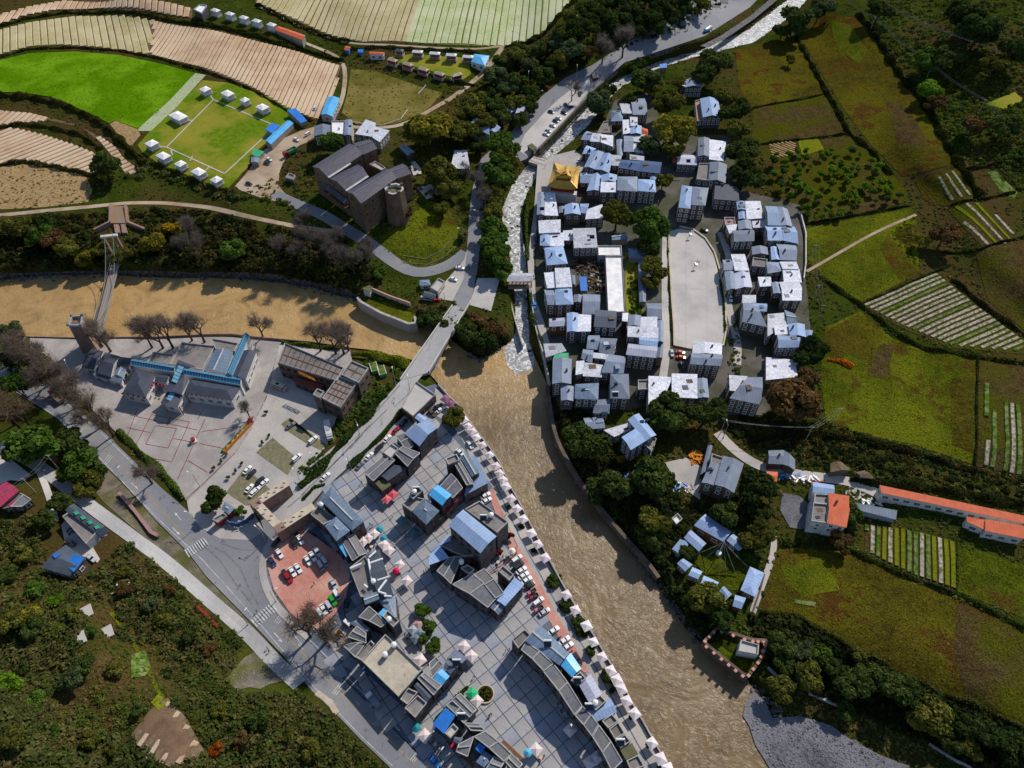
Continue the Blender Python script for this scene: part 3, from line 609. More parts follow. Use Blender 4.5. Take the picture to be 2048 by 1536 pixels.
# ================================================================== roads, paths, squares
def ribbon(name, path, width, material, off=.2, label=None, skirt=0.0, sm=None):
    """path 'x,y' pixels with one width in metres (or per point third value)"""
    pts = []
    for i in range(len(path)-1):
        a, b = path[i], path[i+1]; k = max(1, int(math.dist(a[:2], b[:2])/14))
        for j in range(k): t = j/k; pts.append((a[0]+(b[0]-a[0])*t, a[1]+(b[1]-a[1])*t))
    pts.append(path[-1][:2]); COVER.append(strip_poly([(p[0], p[1], width*5.2) for p in pts])); pts = np.array(pts)
    for _ in range(3):
        q = pts.copy(); q[1:-1] = (pts[:-2]+2*pts[1:-1]+pts[2:])/4; pts = q
    Wc = [G(x, y, z) for (x, y), z in zip(pts, base_elev(pts[:,0], pts[:,1]))]
    V = []; n = len(Wc)
    for i, p in enumerate(Wc):
        d = Wc[min(n-1, i+1)]-Wc[max(0, i-1)]; d.z = 0; d.normalize(); s = Vector((-d.y, d.x, 0))*width/2
        for q in (p-s, p, p+s): V.append([q.x, q.y, 0])
    V = np.array(V); V[:,2] = surf_z(V[:,0], V[:,1])+off
    f = []
    for i in range(n-1):
        for k in range(2): a = i*3+k; f.append((a, a+3, a+4, a+1))
    if skirt:
        k0 = len(V); Vb = V.copy(); Vb[:,2] -= skirt; V = np.vstack([V, Vb])
        for i in range(n-1):
            a = i*3
            f.append((a, a+k0, a+3+k0, a+3)); f.append((a+2, a+5, a+5+k0, a+2+k0))
    o = link(name, new_mesh(name, V.tolist(), f, [material], smooth=False)); o['kind'] = 'structure'
    if label: o['label'] = label
    return o
road = sheet('main_road', PL('-300,560 -60,690 0,722 92,768 125,793 212,868 322,975 360,1008 376,1022 400,1052 440,1075 500,1078 528,1062 512,1010 575,966 652,906 719,850 787,778 803,757 848,746 834,764 806,814 762,865 697,933 646,980 620,1010 560,1055 536,1085 523,1130 530,1175 552,1215 607,1274 652,1322 737,1409 787,1459 854,1527 960,1640 1100,1790 960,1790 850,1620 777,1532 719,1477 672,1427 624,1382 569,1314 510,1252 412,1152 375,1103 310,1038 250,970 197,918 115,838 45,788 0,757 -60,725 -300,600'), m['asphalt'], off=.2, z=None, label='grey two lane road with the junction below the town')
sheet('ramp_road', PL('508,1012 575,966 652,906 719,850 787,778 803,757 848,746 834,764 806,814 762,865 697,933 646,980 620,1010 562,1058'), m['ramp_concrete'], off=.226, label='pale concrete ramp road leading to the bridge')
sheet('upper_road', PL('905,600 926,556 934,496 937,446 943,384 962,318 1024,262 1084,192 1131,155 1184,130 1274,95 1374,68 1474,0 1540,-60 1640,-160 1690,-150 1580,-50 1514,0 1499,15 1409,72 1249,125 1214,155 1149,220 1079,295 1052,318 1000,338 975,384 964,459 956,534 942,604 930,625'), m['asphalt'], off=.24, skirt=3.5, label='grey valley road running up beside the stream')
sheet('parking_apron', PL('1050,268 1088,226 1120,196 1160,165 1200,152 1149,218 1079,292 1055,312 1036,300'), m['pale_concrete'], off=.30, label='pale parking strip between valley road and stream')
sheet('paved_lot', PL('955,556 1000,556 982,622 940,610 942,600'), m['pale_concrete'], off=.28, skirt=5.5, label='pale concrete platform beside the bridge head')
sheet('paved_lot', PL('905,602 880,598 872,590 880,575 915,535 928,520 934,500 928,556'), m['concrete'], off=.27, label='grey forecourt at the bridge head')
ribbon('lane', PL('932,505 905,530 850,547 830,550 800,534 770,512 737,484 692,460 652,432 594,409 548,388'), 6.2, m['asphalt'], .22, 'grey lane curving round the castle mound', skirt=2)
ribbon('footpath', PL('-200,440 0,431 100,421 200,412 250,406 330,406 420,415 512,437 600,455 690,466'), 2.6, m['dirt'], .18, 'pale dirt track above the river bank', skirt=1)
sheet('dirt_yard', PL('505,330 528,300 560,280 600,262 640,250 690,250 640,275 600,290 575,310 560,340 556,370 575,392 560,405 520,395 480,380 470,372 490,350'), m['dirt'], .2, label='pale dirt yard with parked cars above the castle')
ribbon('dirt_path', PL('1010,88 1000,100 975,140 945,165 900,200 868,215 830,240 790,255 720,256 680,252'), 3.0, m['dirt'], .18, 'dirt path round the paddock')
ribbon('dirt_path', PL('590,78 640,98 690,118 692,150 688,190 678,225 660,245'), 2.6, m['dirt'], .18, 'dirt path beside the light blue barn')
ribbon('dirt_path', PL('515,12 560,34 640,72 700,88 780,90 870,96 960,99 1005,92'), 1.8, m['dirt'], .18, 'dirt path along the lower edge of the top field')
ribbon('hill_lane', PL('-60,880 20,900 70,926 92,942 175,1008 250,1063 325,1118 380,1165 425,1205 500,1270 545,1320 600,1370'), 4.4, m['ramp_concrete'], .24, 'pale concrete lane climbing the lower left hillside', skirt=1.5)
ribbon('hill_path', PL('76,935 88,960 98,990 108,1020 112,1045'), 2.0, m['pale_concrete'], .22, 'narrow pale footpath dropping from the hillside lane')
sheet('concrete_yard', PL('-120,900 0,905 30,925 62,950 40,962 20,960 0,968 -120,968'), m['pale_concrete'], .22, label='pale concrete yard at the left edge')
sheet('concrete_yard', PL('122,1050 150,1020 215,1070 180,1085 200,1118 195,1125 160,1110 130,1085'), m['pale_concrete'], .24, label='concrete yard beside the patched blue roof')
# town squares
sheet('hall_square', PL('60,676 160,679 312,677 412,672 500,676 560,682 545,740 532,795 500,860 470,905 374,1002 330,960 230,862 130,768 100,740 60,700'), m['square_stone'], .28, skirt=6, label='pale stone square in front of the long hall')
sheet('car_park', PL('560,684 630,690 700,700 706,730 690,800 675,828 655,890 600,950 540,1000 500,1012 440,1000 380,1030 374,1003 470,906 500,862 533,796 546,741'), m['concrete'], .26, label='grey concrete car park beside the theatre')
for s, lb in (('562,848 580,835 628,872 655,890 640,900 612,886 575,862','narrow grass paved bay in the theatre car park'), ('512,905 545,875 596,918 575,950','square grass paved bay in the theatre car park'), ('452,985 490,935 525,965 548,985 520,1012 490,1010','grass paved bay with white cars near the gatehouse')):
    sheet('grass_bay', PL(s), m['grass_paver'], .30, label=lb)
PLAZA = PL('700,934 764,868 808,822 830,780 870,768 895,792 920,815 935,840 955,867 977,895 997,925 1017,970 1034,1000 1057,1045 1074,1077 1097,1120 1114,1152 1132,1184 1162,1234 1187,1274 1212,1316 1239,1359 1262,1406 1287,1449 1312,1494 1337,1536 1380,1615 1480,1780 1100,1780 960,1636 856,1526 789,1458 739,1408 654,1321 612,1276 640,1262 690,1230 705,1200 712,1150 690,1110 640,1075 615,1055 600,1045 626,1012 648,982')
sheet('town_plaza', PLAZA, m['plaza_joint'], .22, skirt=7.5, label='paved town plaza and river promenade with dark joints')
sheet('promenade', PL('870,775 895,795 917,818 933,842 953,869 975,897 995,927 1015,972 1032,1002 1055,1047 1072,1079 1095,1122 1112,1154 1130,1186 1160,1236 1185,1276 1210,1318 1237,1361 1260,1408 1285,1451 1310,1496 1335,1538 1378,1617 1400,1660 1330,1660 1262,1536 1222,1450 1186,1372 1145,1300 1105,1235 1080,1190 1060,1140 1042,1105 1020,1060 995,1000 985,975 965,945 945,925 925,880 905,850 870,830'), m['concrete'], .30, label='grey riverside promenade')
sheet('brick_car_park', PL('540,1095 600,1055 640,1080 682,1112 700,1150 692,1195 665,1235 640,1255 622,1262 580,1225 548,1180 534,1130'), m['red_brick_paving'], .30, label='red brick car park inside the road junction')
sheet('brick_strip', PL('985,975 996,1003 1030,1085 1055,1120 1075,1155 1098,1200 1120,1240 1148,1290 1170,1330 1178,1345 1168,1345 1150,1328 1110,1262 1085,1215 1062,1180 1050,1160 1038,1135 1022,1105 985,1010 975,985'), m['red_brick_paving'], .36, label='strip of red brick parking beside the promenade')
sheet('brick_strip', PL('700,938 760,874 808,828 815,838 770,884 712,945'), m['red_brick_paving'], .29, label='strip of red brick parking along the ramp hedge')
sheet('village_street', PL('1055,520 1068,420 1075,330 1110,310 1150,300 1170,320 1165,340 1110,345 1090,380 1075,430 1068,520 1072,600 1090,650 1100,690 1088,692 1070,650 1060,600'), m['concrete'], .22, skirt=4, label='grey village lane along the stream')
sheet('village_ground', PL('1070,400 1090,350 1160,300 1200,260 1230,200 1300,185 1340,290 1380,270 1460,270 1480,380 1600,410 1612,560 1625,700 1590,760 1530,830 1450,830 1340,800 1180,840 1120,820 1100,760 1085,690 1072,600'), m['village_dirt'], .14, label='grey brown ground between the village houses')
sheet('sports_yard', PL('1340,462 1360,457 1385,462 1410,480 1428,510 1440,560 1448,610 1450,660 1445,690 1380,698 1350,690 1345,600 1340,520'), m['pale_concrete'], .34, label='pale concrete sports yard in the village')
ribbon('village_lane', PL('1331,475 1330,560 1331,640 1333,710 1325,760'), 3.2, m['pale_concrete'], .26, 'straight pale lane beside the sports yard')
ribbon('village_lane', PL('1440,465 1462,520 1452,590 1465,650 1478,690 1474,730'), 3.2, m['concrete'], .26, 'winding lane right of the sports yard')
ribbon('village_lane', PL('1435,865 1450,885 1480,910 1520,935 1600,950 1700,962 1760,990'), 4.0, m['concrete'], .2, 'pale lane below the village leading right')
ribbon('pavement', PL('545,1078 530,1098 523,1130 529,1172 548,1208 580,1243 618,1275'), 2.4, m['concrete'], .33, 'grey pavement round the brick car park', skirt=.3)
ribbon('stone_path', PL('1545,1060 1552,1090 1540,1130 1520,1180 1505,1225'), 2.0, m['concrete'], .2, 'curved pale path right of the hut ring')
ribbon('dirt_path', PL('1612,544 1680,505 1740,470 1790,447 1832,430'), 1.5, m['dirt'], .2, 'thin diagonal path through the green field')
ribbon('river_walk', PL('1094,770 1100,810 1108,865 1126,905 1160,962 1188,1000 1222,1040 1255,1080 1295,1122 1318,1155'), 1.3, m['stone_wall'], .1, 'narrow stone walk along the right river bank', skirt=3)
sheet('corner_pavement', PL('374,1004 440,1000 500,1012 528,1062 500,1080 440,1077 400,1054 378,1026'), m['concrete'], .23, label='grey pavement corner beside the junction')
sheet('dry_verge', PL('197,921 250,973 310,1041 375,1106 412,1155 510,1255 560,1312 540,1312 500,1262 430,1192 340,1117 262,1052 205,1002 180,968 160,930'), m['dry_verge'], .15, label='dry gravelly verge between the main road and the hillside lane')
ribbon('hill_path', PL('222,1225 262,1275 300,1345 318,1385 350,1440 380,1485 415,1530'), 1.0, m['rough_green'], .25, 'grassy boundary path running down the lower left hillside')
sheet('village_garden', PL('1252,505 1290,505 1290,560 1284,650 1258,655 1250,600'), m['lawn'], .2, label='green garden beside the white L-shaped roof')
sheet('cobbled_yard', PL('1565,985 1600,992 1620,1010 1612,1060 1580,1055 1560,1020'), m['gravel'], .24, label='cobbled yard left of the orange roofed house')
sheet('house_yard', PL('1330,925 1372,915 1405,935 1400,1000 1380,985 1350,960'), m['concrete'], .22, label='grey yard of the lower village house')
# ------------------------------------------------------------------ plaza paving panels (each a piece)
def paving():
    zone = PL('648,985 700,940 812,832 840,800 880,850 925,905 970,985 1000,1060 1040,1150 1100,1260 1180,1390 1260,1540 1260,1640 960,1640 850,1530 740,1412 655,1325 690,1235 712,1150 690,1108 615,1050')
    o = G(976.5, 1341, 0); a = (G(976.5+41,1341-33,0)-o); a.z = 0; u = a.normalized(); v = Vector((-u.y, u.x, 0))
    S = 4.2; w = S-.26; pl = bpy.data.objects['town_plaza']; mes = []; far = [MB(), MB()]; spots = []
    for mt in ('paver', 'paver_dark'):
        b = MB(); h = w/2; b.prism([(-h,-h),(h,-h),(h,h),(-h,h)], -.05, .05); mes.append(new_mesh('paving_panel', b.v, b.f, [m[mt]], b.m))
    rz = math.atan2(u.y, u.x)
    for i in range(-40, 50):
        for j in range(-40, 60):
            p = o+u*((i+.5)*S)+v*((j+.5)*S); px, py = proj(p.x, p.y, .3)
            if -200 < px < 2200 and inside(np.array([px]), np.array([py]), zone)[0]: spots.append((py, p, B1(px, py)+.27))
    spots.sort(key=lambda t: -t[0])
    vis = [t for t in spots if t[0] < 1540]; off = [t for t in spots if t[0] >= 1540]
    for k, (py, p, z) in enumerate(vis+off):
        q = 0 if random.random() < .7 else 1
        if k < 300: ob = link('paving_panel', mes[q], pl, (p.x, p.y, z)); ob.rotation_euler = (0,0,rz)
        else: far[q].box((p.x, p.y, z), (w, w, .1), rz)
    for q in (0, 1):
        if not far[q].v: continue
        ob = far[q].build('paving_panels', m[('paver', 'paver_dark')[q]], pl); ob['kind'] = 'stuff'
paving()
# ------------------------------------------------------------------ painted markings
def line(parent, pts, w, material, off, name='painted_line'):
    b = MB()
    for i in range(len(pts)-1):
        A, Bp = pts[i], pts[i+1]; k = max(1, int(math.dist(A, Bp)/18))
        for j in range(k):
            t0, t1 = j/k, (j+1)/k
            p = ground(A[0]+(Bp[0]-A[0])*t0, A[1]+(Bp[1]-A[1])*t0, off); q = ground(A[0]+(Bp[0]-A[0])*t1, A[1]+(Bp[1]-A[1])*t1, off)
            d = (q-p); d.z = 0; d.normalize(); s = Vector((-d.y, d.x, 0))*w/2; b.face([p-s, q-s, q+s, p+s][::1])
    return b.build(name, material, parent)
line(road, PL('0,739 70,778 170,852 290,985 400,1105'), .22, m['yellow_line'], .235); line(road, PL('560,1258 640,1345 740,1442 830,1530'), .22, m['yellow_line'], .235)
line(road, PL('30,782 115,834 200,916 312,1034 405,1120 440,1158 520,1248 630,1376 725,1475 785,1532'), .2, m['white_line'], .235)
line(road, PL('110,787 205,868 300,960'), .2, m['white_line'], .235); line(road, PL('566,1226 660,1320 745,1405 800,1462'), .2, m['white_line'], .235)
def arrow(px, py, dx, dy):
    a = ground(px, py, .24); b_ = ground(px+dx, py+dy, .24); d = (b_-a); d.z = 0; d.normalize(); s = Vector((-d.y, d.x, 0)); b = MB()
    b.face([a-s*.15, a+d*3-s*.15, a+d*3+s*.15, a+s*.15]); b.face([a+d*3-s*.5, a+d*4.6, a+d*3+s*.5]); b.build('painted_arrow', m['white_line'], road)
for A in ((262,965,12,12),(345,1055,12,12),(362,1040,-10,-12),(548,1265,11,13),(604,1290,-8,-10),(718,1410,-10,-12),(596,1288,10,10)): arrow(*A)
def zebra(c0, c1, n, l):
    a = ground(*c0, .24); e = ground(*c1, .24); d = (e-a); d.z = 0; L_ = d.length; d.normalize(); s = Vector((-d.y, d.x, 0))
    for i in range(n):
        p = a+d*(L_*(i+.5)/n); b = MB(); w = L_/n*.27; b.face([p-d*w-s*l/2, p+d*w-s*l/2, p+d*w+s*l/2, p-d*w+s*l/2]); b.build('crossing_stripe', m['white_line'], road)
zebra((372,1108), (414,1082), 9, 3.6); zebra((506,1248), (550,1212), 9, 3.6)
for x, y in ((153,862),(212,918),(672,1378),(755,1440),(828,1512),(556,1236)):
    for k in range(3): line(road, [(x-8+k*4, y+9+k*1.5), (x+6+k*4, y-9+k*1.5)], .18, m['white_line'], .235)
rmp = bpy.data.objects['ramp_road']
for q in ('590,985 640,935 700,875 760,815 800,770','602,990 655,940 720,872 775,818','640,955 690,905 740,850','575,1015 612,985','700,898 725,870'): line(rmp, PL(q), .45, m['tyre_mark'], .25, 'tyre_mark')
for q in ('420,1090 450,1105 480,1135 500,1180 520,1215','440,1085 475,1098 505,1100 520,1088','400,1085 440,1120 470,1165 510,1215'): line(road, PL(q), .4, m['tyre_mark'], .237, 'tyre_mark')
hs = bpy.data.objects['hall_square']
for s in ('260,830 394,860', '303,829 379,844 343,924 262,908', '303,829 262,908', '311,851 353,857 336,896 291,888 311,851', '410,838 366,935 355,958', '346,877 385,884', '400,887 452,898', '253,855 300,865', '275,817 250,885', '376,921 415,945', '404,863 485,852', '372,1000 470,906', '340,832 334,850', '396,838 405,819'):
    line(hs, PL(s), .28, m['red_line'], .31, 'red_paving_line')
cpk = bpy.data.objects['car_park']
for s in ('520,783 560,802','600,797 635,830','590,815 625,845','610,845 650,860','625,850 610,870','640,855 622,880','655,862 640,890'): line(cpk, PL(s), .15, m['orange_line'], .29, 'bay_line')
bp = bpy.data.objects['brick_car_park']
for k in range(9): line(bp, [(556+k*13, 1090+k*9), (572+k*13, 1075+k*9)], .12, m['yellow_line'], .325, 'bay_line'); line(bp, [(590+k*9, 1190-k*7), (606+k*9, 1210-k*7)], .12, m['yellow_line'], .325, 'bay_line')
sy = bpy.data.objects['sports_yard']
for s in ('1344,578 1444,578','1372,466 1372,694','1414,500 1414,690'): line(sy, PL(s), .12, m['kerb'], .37, 'slab_joint')
line(bpy.data.objects['promenade'], PL('955,905 985,955 1040,1075 1100,1185 1180,1315 1260,1460 1310,1550'), .35, m['plaza_joint'], .33, 'drain_line')
# camp lawn paths
lw = [o for o in bpy.data.objects if o.name.startswith('lawn')][0]
for s in ('427,199 333,294 449,347 545,258','427,199 512,235 552,252','420,190 427,199','310,293 333,294','345,310 342,300','380,322 385,312','412,340 420,332','366,245 385,240'): line(lw, PL(s), .7, m['pale_concrete'], .2, 'paved_path')
# ================================================================== windows (shared meshes)
def window_mesh(name, w, h, trim, frame=.16, bars=1):
    b = MB(); t = frame; W2 = w/2
    wb = W2+t*1.6
    # tapered surround, proud of the wall (local: x along wall, y outwards, z up, origin at the middle)
    def pr(poly, y0, y1, mi):
        a = [(p[0], y0, p[1]) for p in poly]; c = [(p[0], y1, p[1]) for p in poly]; n = len(a)
        b.face(c[::-1], mi)
        for i in range(n): j = (i+1) % n; b.face([a[j], a[i], c[i], c[j]][::-1], mi)
    pr([(-wb,-h/2-t),(-W2,-h/2-t),(-W2,h/2),(-W2-t*.8,h/2)], -.05, .10, 0); pr([(W2,-h/2-t),(wb,-h/2-t),(W2+t*.8,h/2),(W2,h/2)], -.05, .10, 0)
    pr([(-W2,-h/2-t),(W2,-h/2-t),(W2,-h/2),(-W2,-h/2)], -.05, .09, 0)
    pr([(-W2-t,h/2),(W2+t,h/2),(W2+t,h/2+t),(-W2-t,h/2+t)], -.05, .16, 0)
    pr([(-W2,-h/2),(W2,-h/2),(W2,h/2),(-W2,h/2)], -.05, .03, 1)
    for k in range(bars): x = -W2+w*(k+1)/(bars+1); pr([(x-.04,-h/2),(x+.04,-h/2),(x+.04,h/2),(x-.04,h/2)], 0, .06, 0)
    return new_mesh(name, b.v, b.f, [m[trim], m['glass']], b.m)
WIN = {'tib': (window_mesh('window', 1.05, 1.35, 'trim_white', .24), 2.3), 'town': (window_mesh('window', 1.2, 1.5, 'trim_brown', .14, 2), 2.9), 'wide': (window_mesh('window', 1.9, 1.6, 'trim_white', .14, 3), 3.2), 'slit': (window_mesh('window', .5, 1.1, 'trim_brown', .12, 0), 4.6)}
WINDOWS = []
CAMV = Vector((0, 0, CH))
def facade(root, a, b, z0, z1, style, inside_pt, storey=3.0, skip_low=0, at_parent=None):
    """windows on the wall running a->b (world xy) between z0 and z1, if it faces the viewpoint"""
    a = Vector((a[0], a[1], 0)); b = Vector((b[0], b[1], 0)); L_ = (b-a).length
    if L_ < 2.6: return
    d = (b-a)/L_; n = Vector((d.y, -d.x, 0)); mid = (a+b)/2
    if n.dot(Vector((inside_pt[0], inside_pt[1], 0))-mid) > 0: n = -n
    if n.dot(CAMV-Vector((mid.x, mid.y, z1))) < 8: return
    me, sp_ = WIN[style]; c = max(1, int((L_-.8)/sp_)); H = z1-z0; fl = max(1, int(round(H/storey)))
    x_ = Vector((n.y, -n.x, 0)) * -1
    for fI in range(skip_low, fl):
        zc = z0+H*(fI+.52)/fl
        for k in range(c):
            p = a+d*(L_*(k+.5)/c)
            o = bpy.data.objects.new('window', me); COL.objects.link(o); o.parent = root
            xx = Vector((-n.y, n.x, 0)); M = Matrix(((-xx.x, n.x, 0, 0), (-xx.y, n.y, 0, 0), (0, 0, 1, 0), (0,0,0,1)))
            M.translation = Vector((p.x, p.y, zc)) - Vector(root.location); o.matrix_local = M; WINDOWS.append((o, Vector((p.x, p.y, zc))+n*.3))
ROOF = {'w': ('slate_white','flat'), 'g': ('metal_grey','gy'), 'b': ('metal_blue','gy'), 'l': ('metal_lav','gy'), 'n': ('metal_navy','gx'), 'd': ('metal_dark','gx'), 'o': ('sheet_orange','gx'),
        'p': ('terrace_pink','par'), 'c': ('roof_concrete','par'), 't': ('tile_dark','gx'), 'W': ('flat_white','par'), 'y': ('sheet_cyan','gx'), 'r': ('sheet_red','sh'), 'e': ('sheet_green','flat'), 'k': ('olive_roof','flat'),
        'T': ('metal_teal','hx'), 'C': ('roof_cream','par'), 'h': ('tile_hall','hx'), 'x': ('thatch','gx'), 'm': ('sheet_crimson','gx'), 'u': ('sheet_blue','sh'), 's': ('tile_castle','gx'), 'q': ('pale_concrete','par'), 'v': ('red_line','sh')}
RNAME = {'w':'white slate','g':'grey metal','b':'pale blue metal','l':'lavender metal','n':'navy metal','d':'dark metal','o':'orange','p':'pink terrace','c':'grey concrete','t':'dark tile','W':'bright white','y':'bright blue sheet','r':'red','e':'green sheet','k':'olive','T':'blue-grey metal','C':'cream flat','h':'slate blue tile','x':'brown thatched','m':'crimson','u':'blue sheet','s':'dark tile','q':'pale concrete','v':'maroon'}
def shrink(q, d):
    c = sum((Vector((p[0], p[1], 0)) for p in q), Vector())/len(q); o = []
    for p in q:
        v = Vector((p[0], p[1], 0))-c; l = v.length; o.append(c+v*max(.2, (l-d*1.35)/l))
    return o
def roof_mesh(b, Q, zt, form, rise=None, over=.0):
    """Q: TL TR BR BL world xy; zt eaves height"""
    TL, TR, BR, BL = [Vector((p[0], p[1], zt)) for p in Q]
    wx = ((TR-TL).length+(BR-BL).length)/2; wy = ((BL-TL).length+(BR-TR).length)/2; th = Vector((0,0,.16))
    def slab(pts, ul):  # pts ccw-or-not, u axis
        pts = [Vector(p) for p in pts]; nrm = (pts[1]-pts[0]).cross(pts[2]-pts[0])
        if nrm.z < 0: pts = pts[::-1]
        e = ul.normalized(); uv = [(p.dot(e), p.z) for p in pts]; b.face(pts, 0, uv); b.face([p-th for p in pts][::-1], 0)
        for i in range(len(pts)):
            j = (i+1) % len(pts); b.face([pts[i]-th, pts[j]-th, pts[j], pts[i]], 0)
    tri = []
    if form in ('gx', 'hx'):
        r = Vector((0,0, rise if rise is not None else min(1.6, .13*wy))); a = (TL+BL)/2+r; c = (TR+BR)/2+r
        if form == 'hx': d = (c-a)*min(.42, .5*wy/max(wx, .1)); a = a+d; c = c-d
        slab([TL, TR, c, a], TR-TL); slab([BL, BR, c, a], TR-TL)
        if form == 'hx': slab([TL, a, BL], BL-TL); slab([TR, c, BR], BR-TR)
        else: tri = [(TL, a, BL), (TR, c, BR)]
        rg = (a, c)
    elif form in ('gy', 'hy'):
        r = Vector((0,0, rise if rise is not None else min(1.6, .13*wx))); a = (TL+TR)/2+r; c = (BL+BR)/2+r
        if form == 'hy': d = (c-a)*min(.42, .5*wx/max(wy, .1)); a = a+d; c = c-d
        slab([TL, BL, c, a], BL-TL); slab([TR, BR, c, a], BL-TL)
        if form == 'hy': slab([TL, a, TR], TR-TL); slab([BL, c, BR], BR-BL)
        else: tri = [(TL, a, TR), (BL, c, BR)]
        rg = (a, c)
    elif form == 'sh':
        r = Vector((0,0, rise if rise is not None else min(1.2, .12*wy))); slab([TL+r, TR+r, BR, BL], TR-TL); tri = [(TL, TL+r, BL), (TR, TR+r, BR), (TL, TL+r, TR+r, TR)]; rg = None
    else:
        b.prism(ccw([(p.x, p.y) for p in (TL, TR, BR, BL)]), zt-.3, zt); rg = None
    return tri, rg
def block(root, px, h, kind, form=None, wall='village_wall', win='tib', g=None, z0=None, rise=None, over=.3, storey=3.0, skip_low=0, ridge=None, wallless=False, roof_name='roof'):
    mt, df = ROOF[kind]; form = form or df
    cx = sum(p[0] for p in px)/4; cy = sum(p[1] for p in px)/4
    if g is None: g = B1(cx, cy+6)
    zt = g+h; Q = [G(x, y, zt) for x, y in px]; zb = (g-1.8) if z0 is None else z0
    inn = shrink(Q, over if form not in ('par',) else 0.0); cen = sum(inn, Vector())/4
    rb = MB()
    if form == 'par':
        rb.prism(ccw([(p.x, p.y) for p in shrink(Q, .3)]), zt-.5, zt-.42); tri, rg = [], None
        o_ = [(p.x, p.y) for p in Q]; i_ = [(p.x, p.y) for p in shrink(Q, .3)]
        pb = MB()
        for k in range(4):
            j = (k+1) % 4; pb.prism(ccw([o_[k], o_[j], i_[j], i_[k]]), zt-.6, zt+.25)
    else: tri, rg = roof_mesh(rb, Q, zt, form, rise)
    ro = rb.build(roof_name, m[mt], root)
    if form == 'par': pb.build('parapet', m['kerb'] if wall != 'dark_wall' else m['grey_wall'], ro)
    if rg is not None and (ridge or kind in 'Ts'):
        k = MB(); k.bar(rg[0]+Vector((0,0,.06)), rg[1]+Vector((0,0,.06)), .45, .2)
        k.build('ridge', m['ridge_white'] if ridge == 'w' or kind == 'T' else m['tile_dark'], ro)
    if kind == 't' and form[0] in 'gh':
        k = MB(); zz = Vector((0,0,.1)); [k.bar(Q[i]+zz, Q[(i+1) % 4]+zz, .3, .22) for i in range(4) if (i % 2 == 0) == (form == 'gx')]
        if rg is not None: k.bar(rg[0]+zz, rg[1]+zz, .35, .22); [k.bar(Q[a_]+zz, (rg[b_] if form == 'gx' or a_ in (0,3) or 1 else rg[b_])+zz, .3, .22) for a_, b_ in (((0,0),(3,0),(1,1),(2,1)) if form == 'gx' else ((0,0),(1,0),(2,1),(3,1)))]
        k.build('coping', m['coping'], ro)
    if not wallless:
        wb_ = MB(); zr = zt-.16 if form not in ('flat', 'par') else zt-.3 if form == 'flat' else zt-.6
        wb_.prism(ccw([(p.x, p.y) for p in inn]), zb, zr)
        for t in tri: wb_.face([Vector((p.x, p.y, p.z-.17)) for p in t])
        wb_.build('wall', m[wall], root)
        if win:
            q = ccw([(p.x, p.y) for p in inn])
            for i in range(4): facade(root, q[i], q[(i+1) % 4], g+.1, zr-.25, win, cen, storey, skip_low)
    return zt
NUM = ['no','one','two','three','four','five']
def house(r, spec, label=None, name='house', cat='house', wall='village_wall', win='tib', group=None, **kw):
    """spec: 'kind height x,y x,y x,y x,y [form]; ...' in zoom coordinates of region r"""
    blocks = []
    for part in spec.split(';'):
        t = part.split()
        if not t: continue
        px = [P(r, *map(float, s.split(','))) for s in t[2:6]]; blocks.append((t[0], float(t[1]), px, t[6] if len(t) > 6 else None))
    cx = np.mean([p[0] for b in blocks for p in b[2]]); cy = np.mean([p[1] for b in blocks for p in b[2]])
    loc = ground(cx, cy+18); hmax = max(b[1] for b in blocks)
    if label is None:
        ks = []
        for b in sorted(blocks, key=lambda b: -abs((b[2][1][0]-b[2][0][0])*(b[2][3][1]-b[2][0][1]))):
            if RNAME[b[0]] not in ks: ks.append(RNAME[b[0]])
        label = ' and '.join(ks[:2])+' roofed stone house'
    root = thing(name, loc, label, cat, group, at=(cx, cy))
    for k, h, px, fm in blocks: block(root, px, h, k, fm, wall, win, g=loc.z if hmax-h < 5 else loc.z, **kw)
    return root
VG = 'stone houses of the village'
VR = random.Random(8)
def V(r, s, **k):
    """a village house: heights eased to the photograph, a chimney, vents and patched sheets on the roofs"""
    out = []
    for part in s.split(';'):
        t = part.split()
        if t:
            t[1] = str(max(3, float(t[1])*.82)); q = [tuple(map(float, v.split(','))) for v in t[2:6]]; cx = sum(p[0] for p in q)/4; cy = sum(p[1] for p in q)/4; t[2:6] = [f'{cx+(x-cx)*1.05:.1f},{cy+(y-cy)*1.05:.1f}' for x, y in q]; t[1] = str(float(t[1])+.03*len(out)); out.append(' '.join(t))
    k.setdefault('wall', VR.choice(['village_wall','village_wall','stone_wall','town_wall','castle_wall'])); o = house(r, ';'.join(out), group=VG, storey=2.55, skip_low=VR.choice([0,0,1]), **k)
    for ch in list(o.children):
        if ch.name.split('.')[0] != 'roof': continue
        co = [Vector(v.co) for v in ch.data.vertices]; c = sum(co, Vector())/len(co); zt = max(v.z for v in co); w = max(v.x for v in co)-min(v.x for v in co); d = max(v.y for v in co)-min(v.y for v in co)
        if min(w, d) < 5: continue
        for q in range(VR.choice([0,1,1,2])):
            p = Vector((c.x+VR.uniform(-.24,.24)*w, c.y+VR.uniform(-.24,.24)*d, 0)); b = MB(); kd = VR.random()
            if kd < .45: b.box((p.x, p.y, zt+.2), (.6,.6,1.6), VR.random()); nm, mt = 'chimney', 'stone_wall'
            elif kd < .7: b.box((p.x, p.y, zt-.05), (1.5,1.0,.4), VR.random()*.5); nm, mt = 'skylight', 'glass'
            else: b.box((p.x, p.y, zt-.02), (VR.uniform(1.5,3),VR.uniform(1.2,2.4),.2), VR.random()*.2); nm, mt = 'patch_sheet', VR.choice(['metal_grey','thatch','roof_concrete','metal_lav','metal_dark'])
            b.build(nm, m[mt], ch, local=True)
    return o
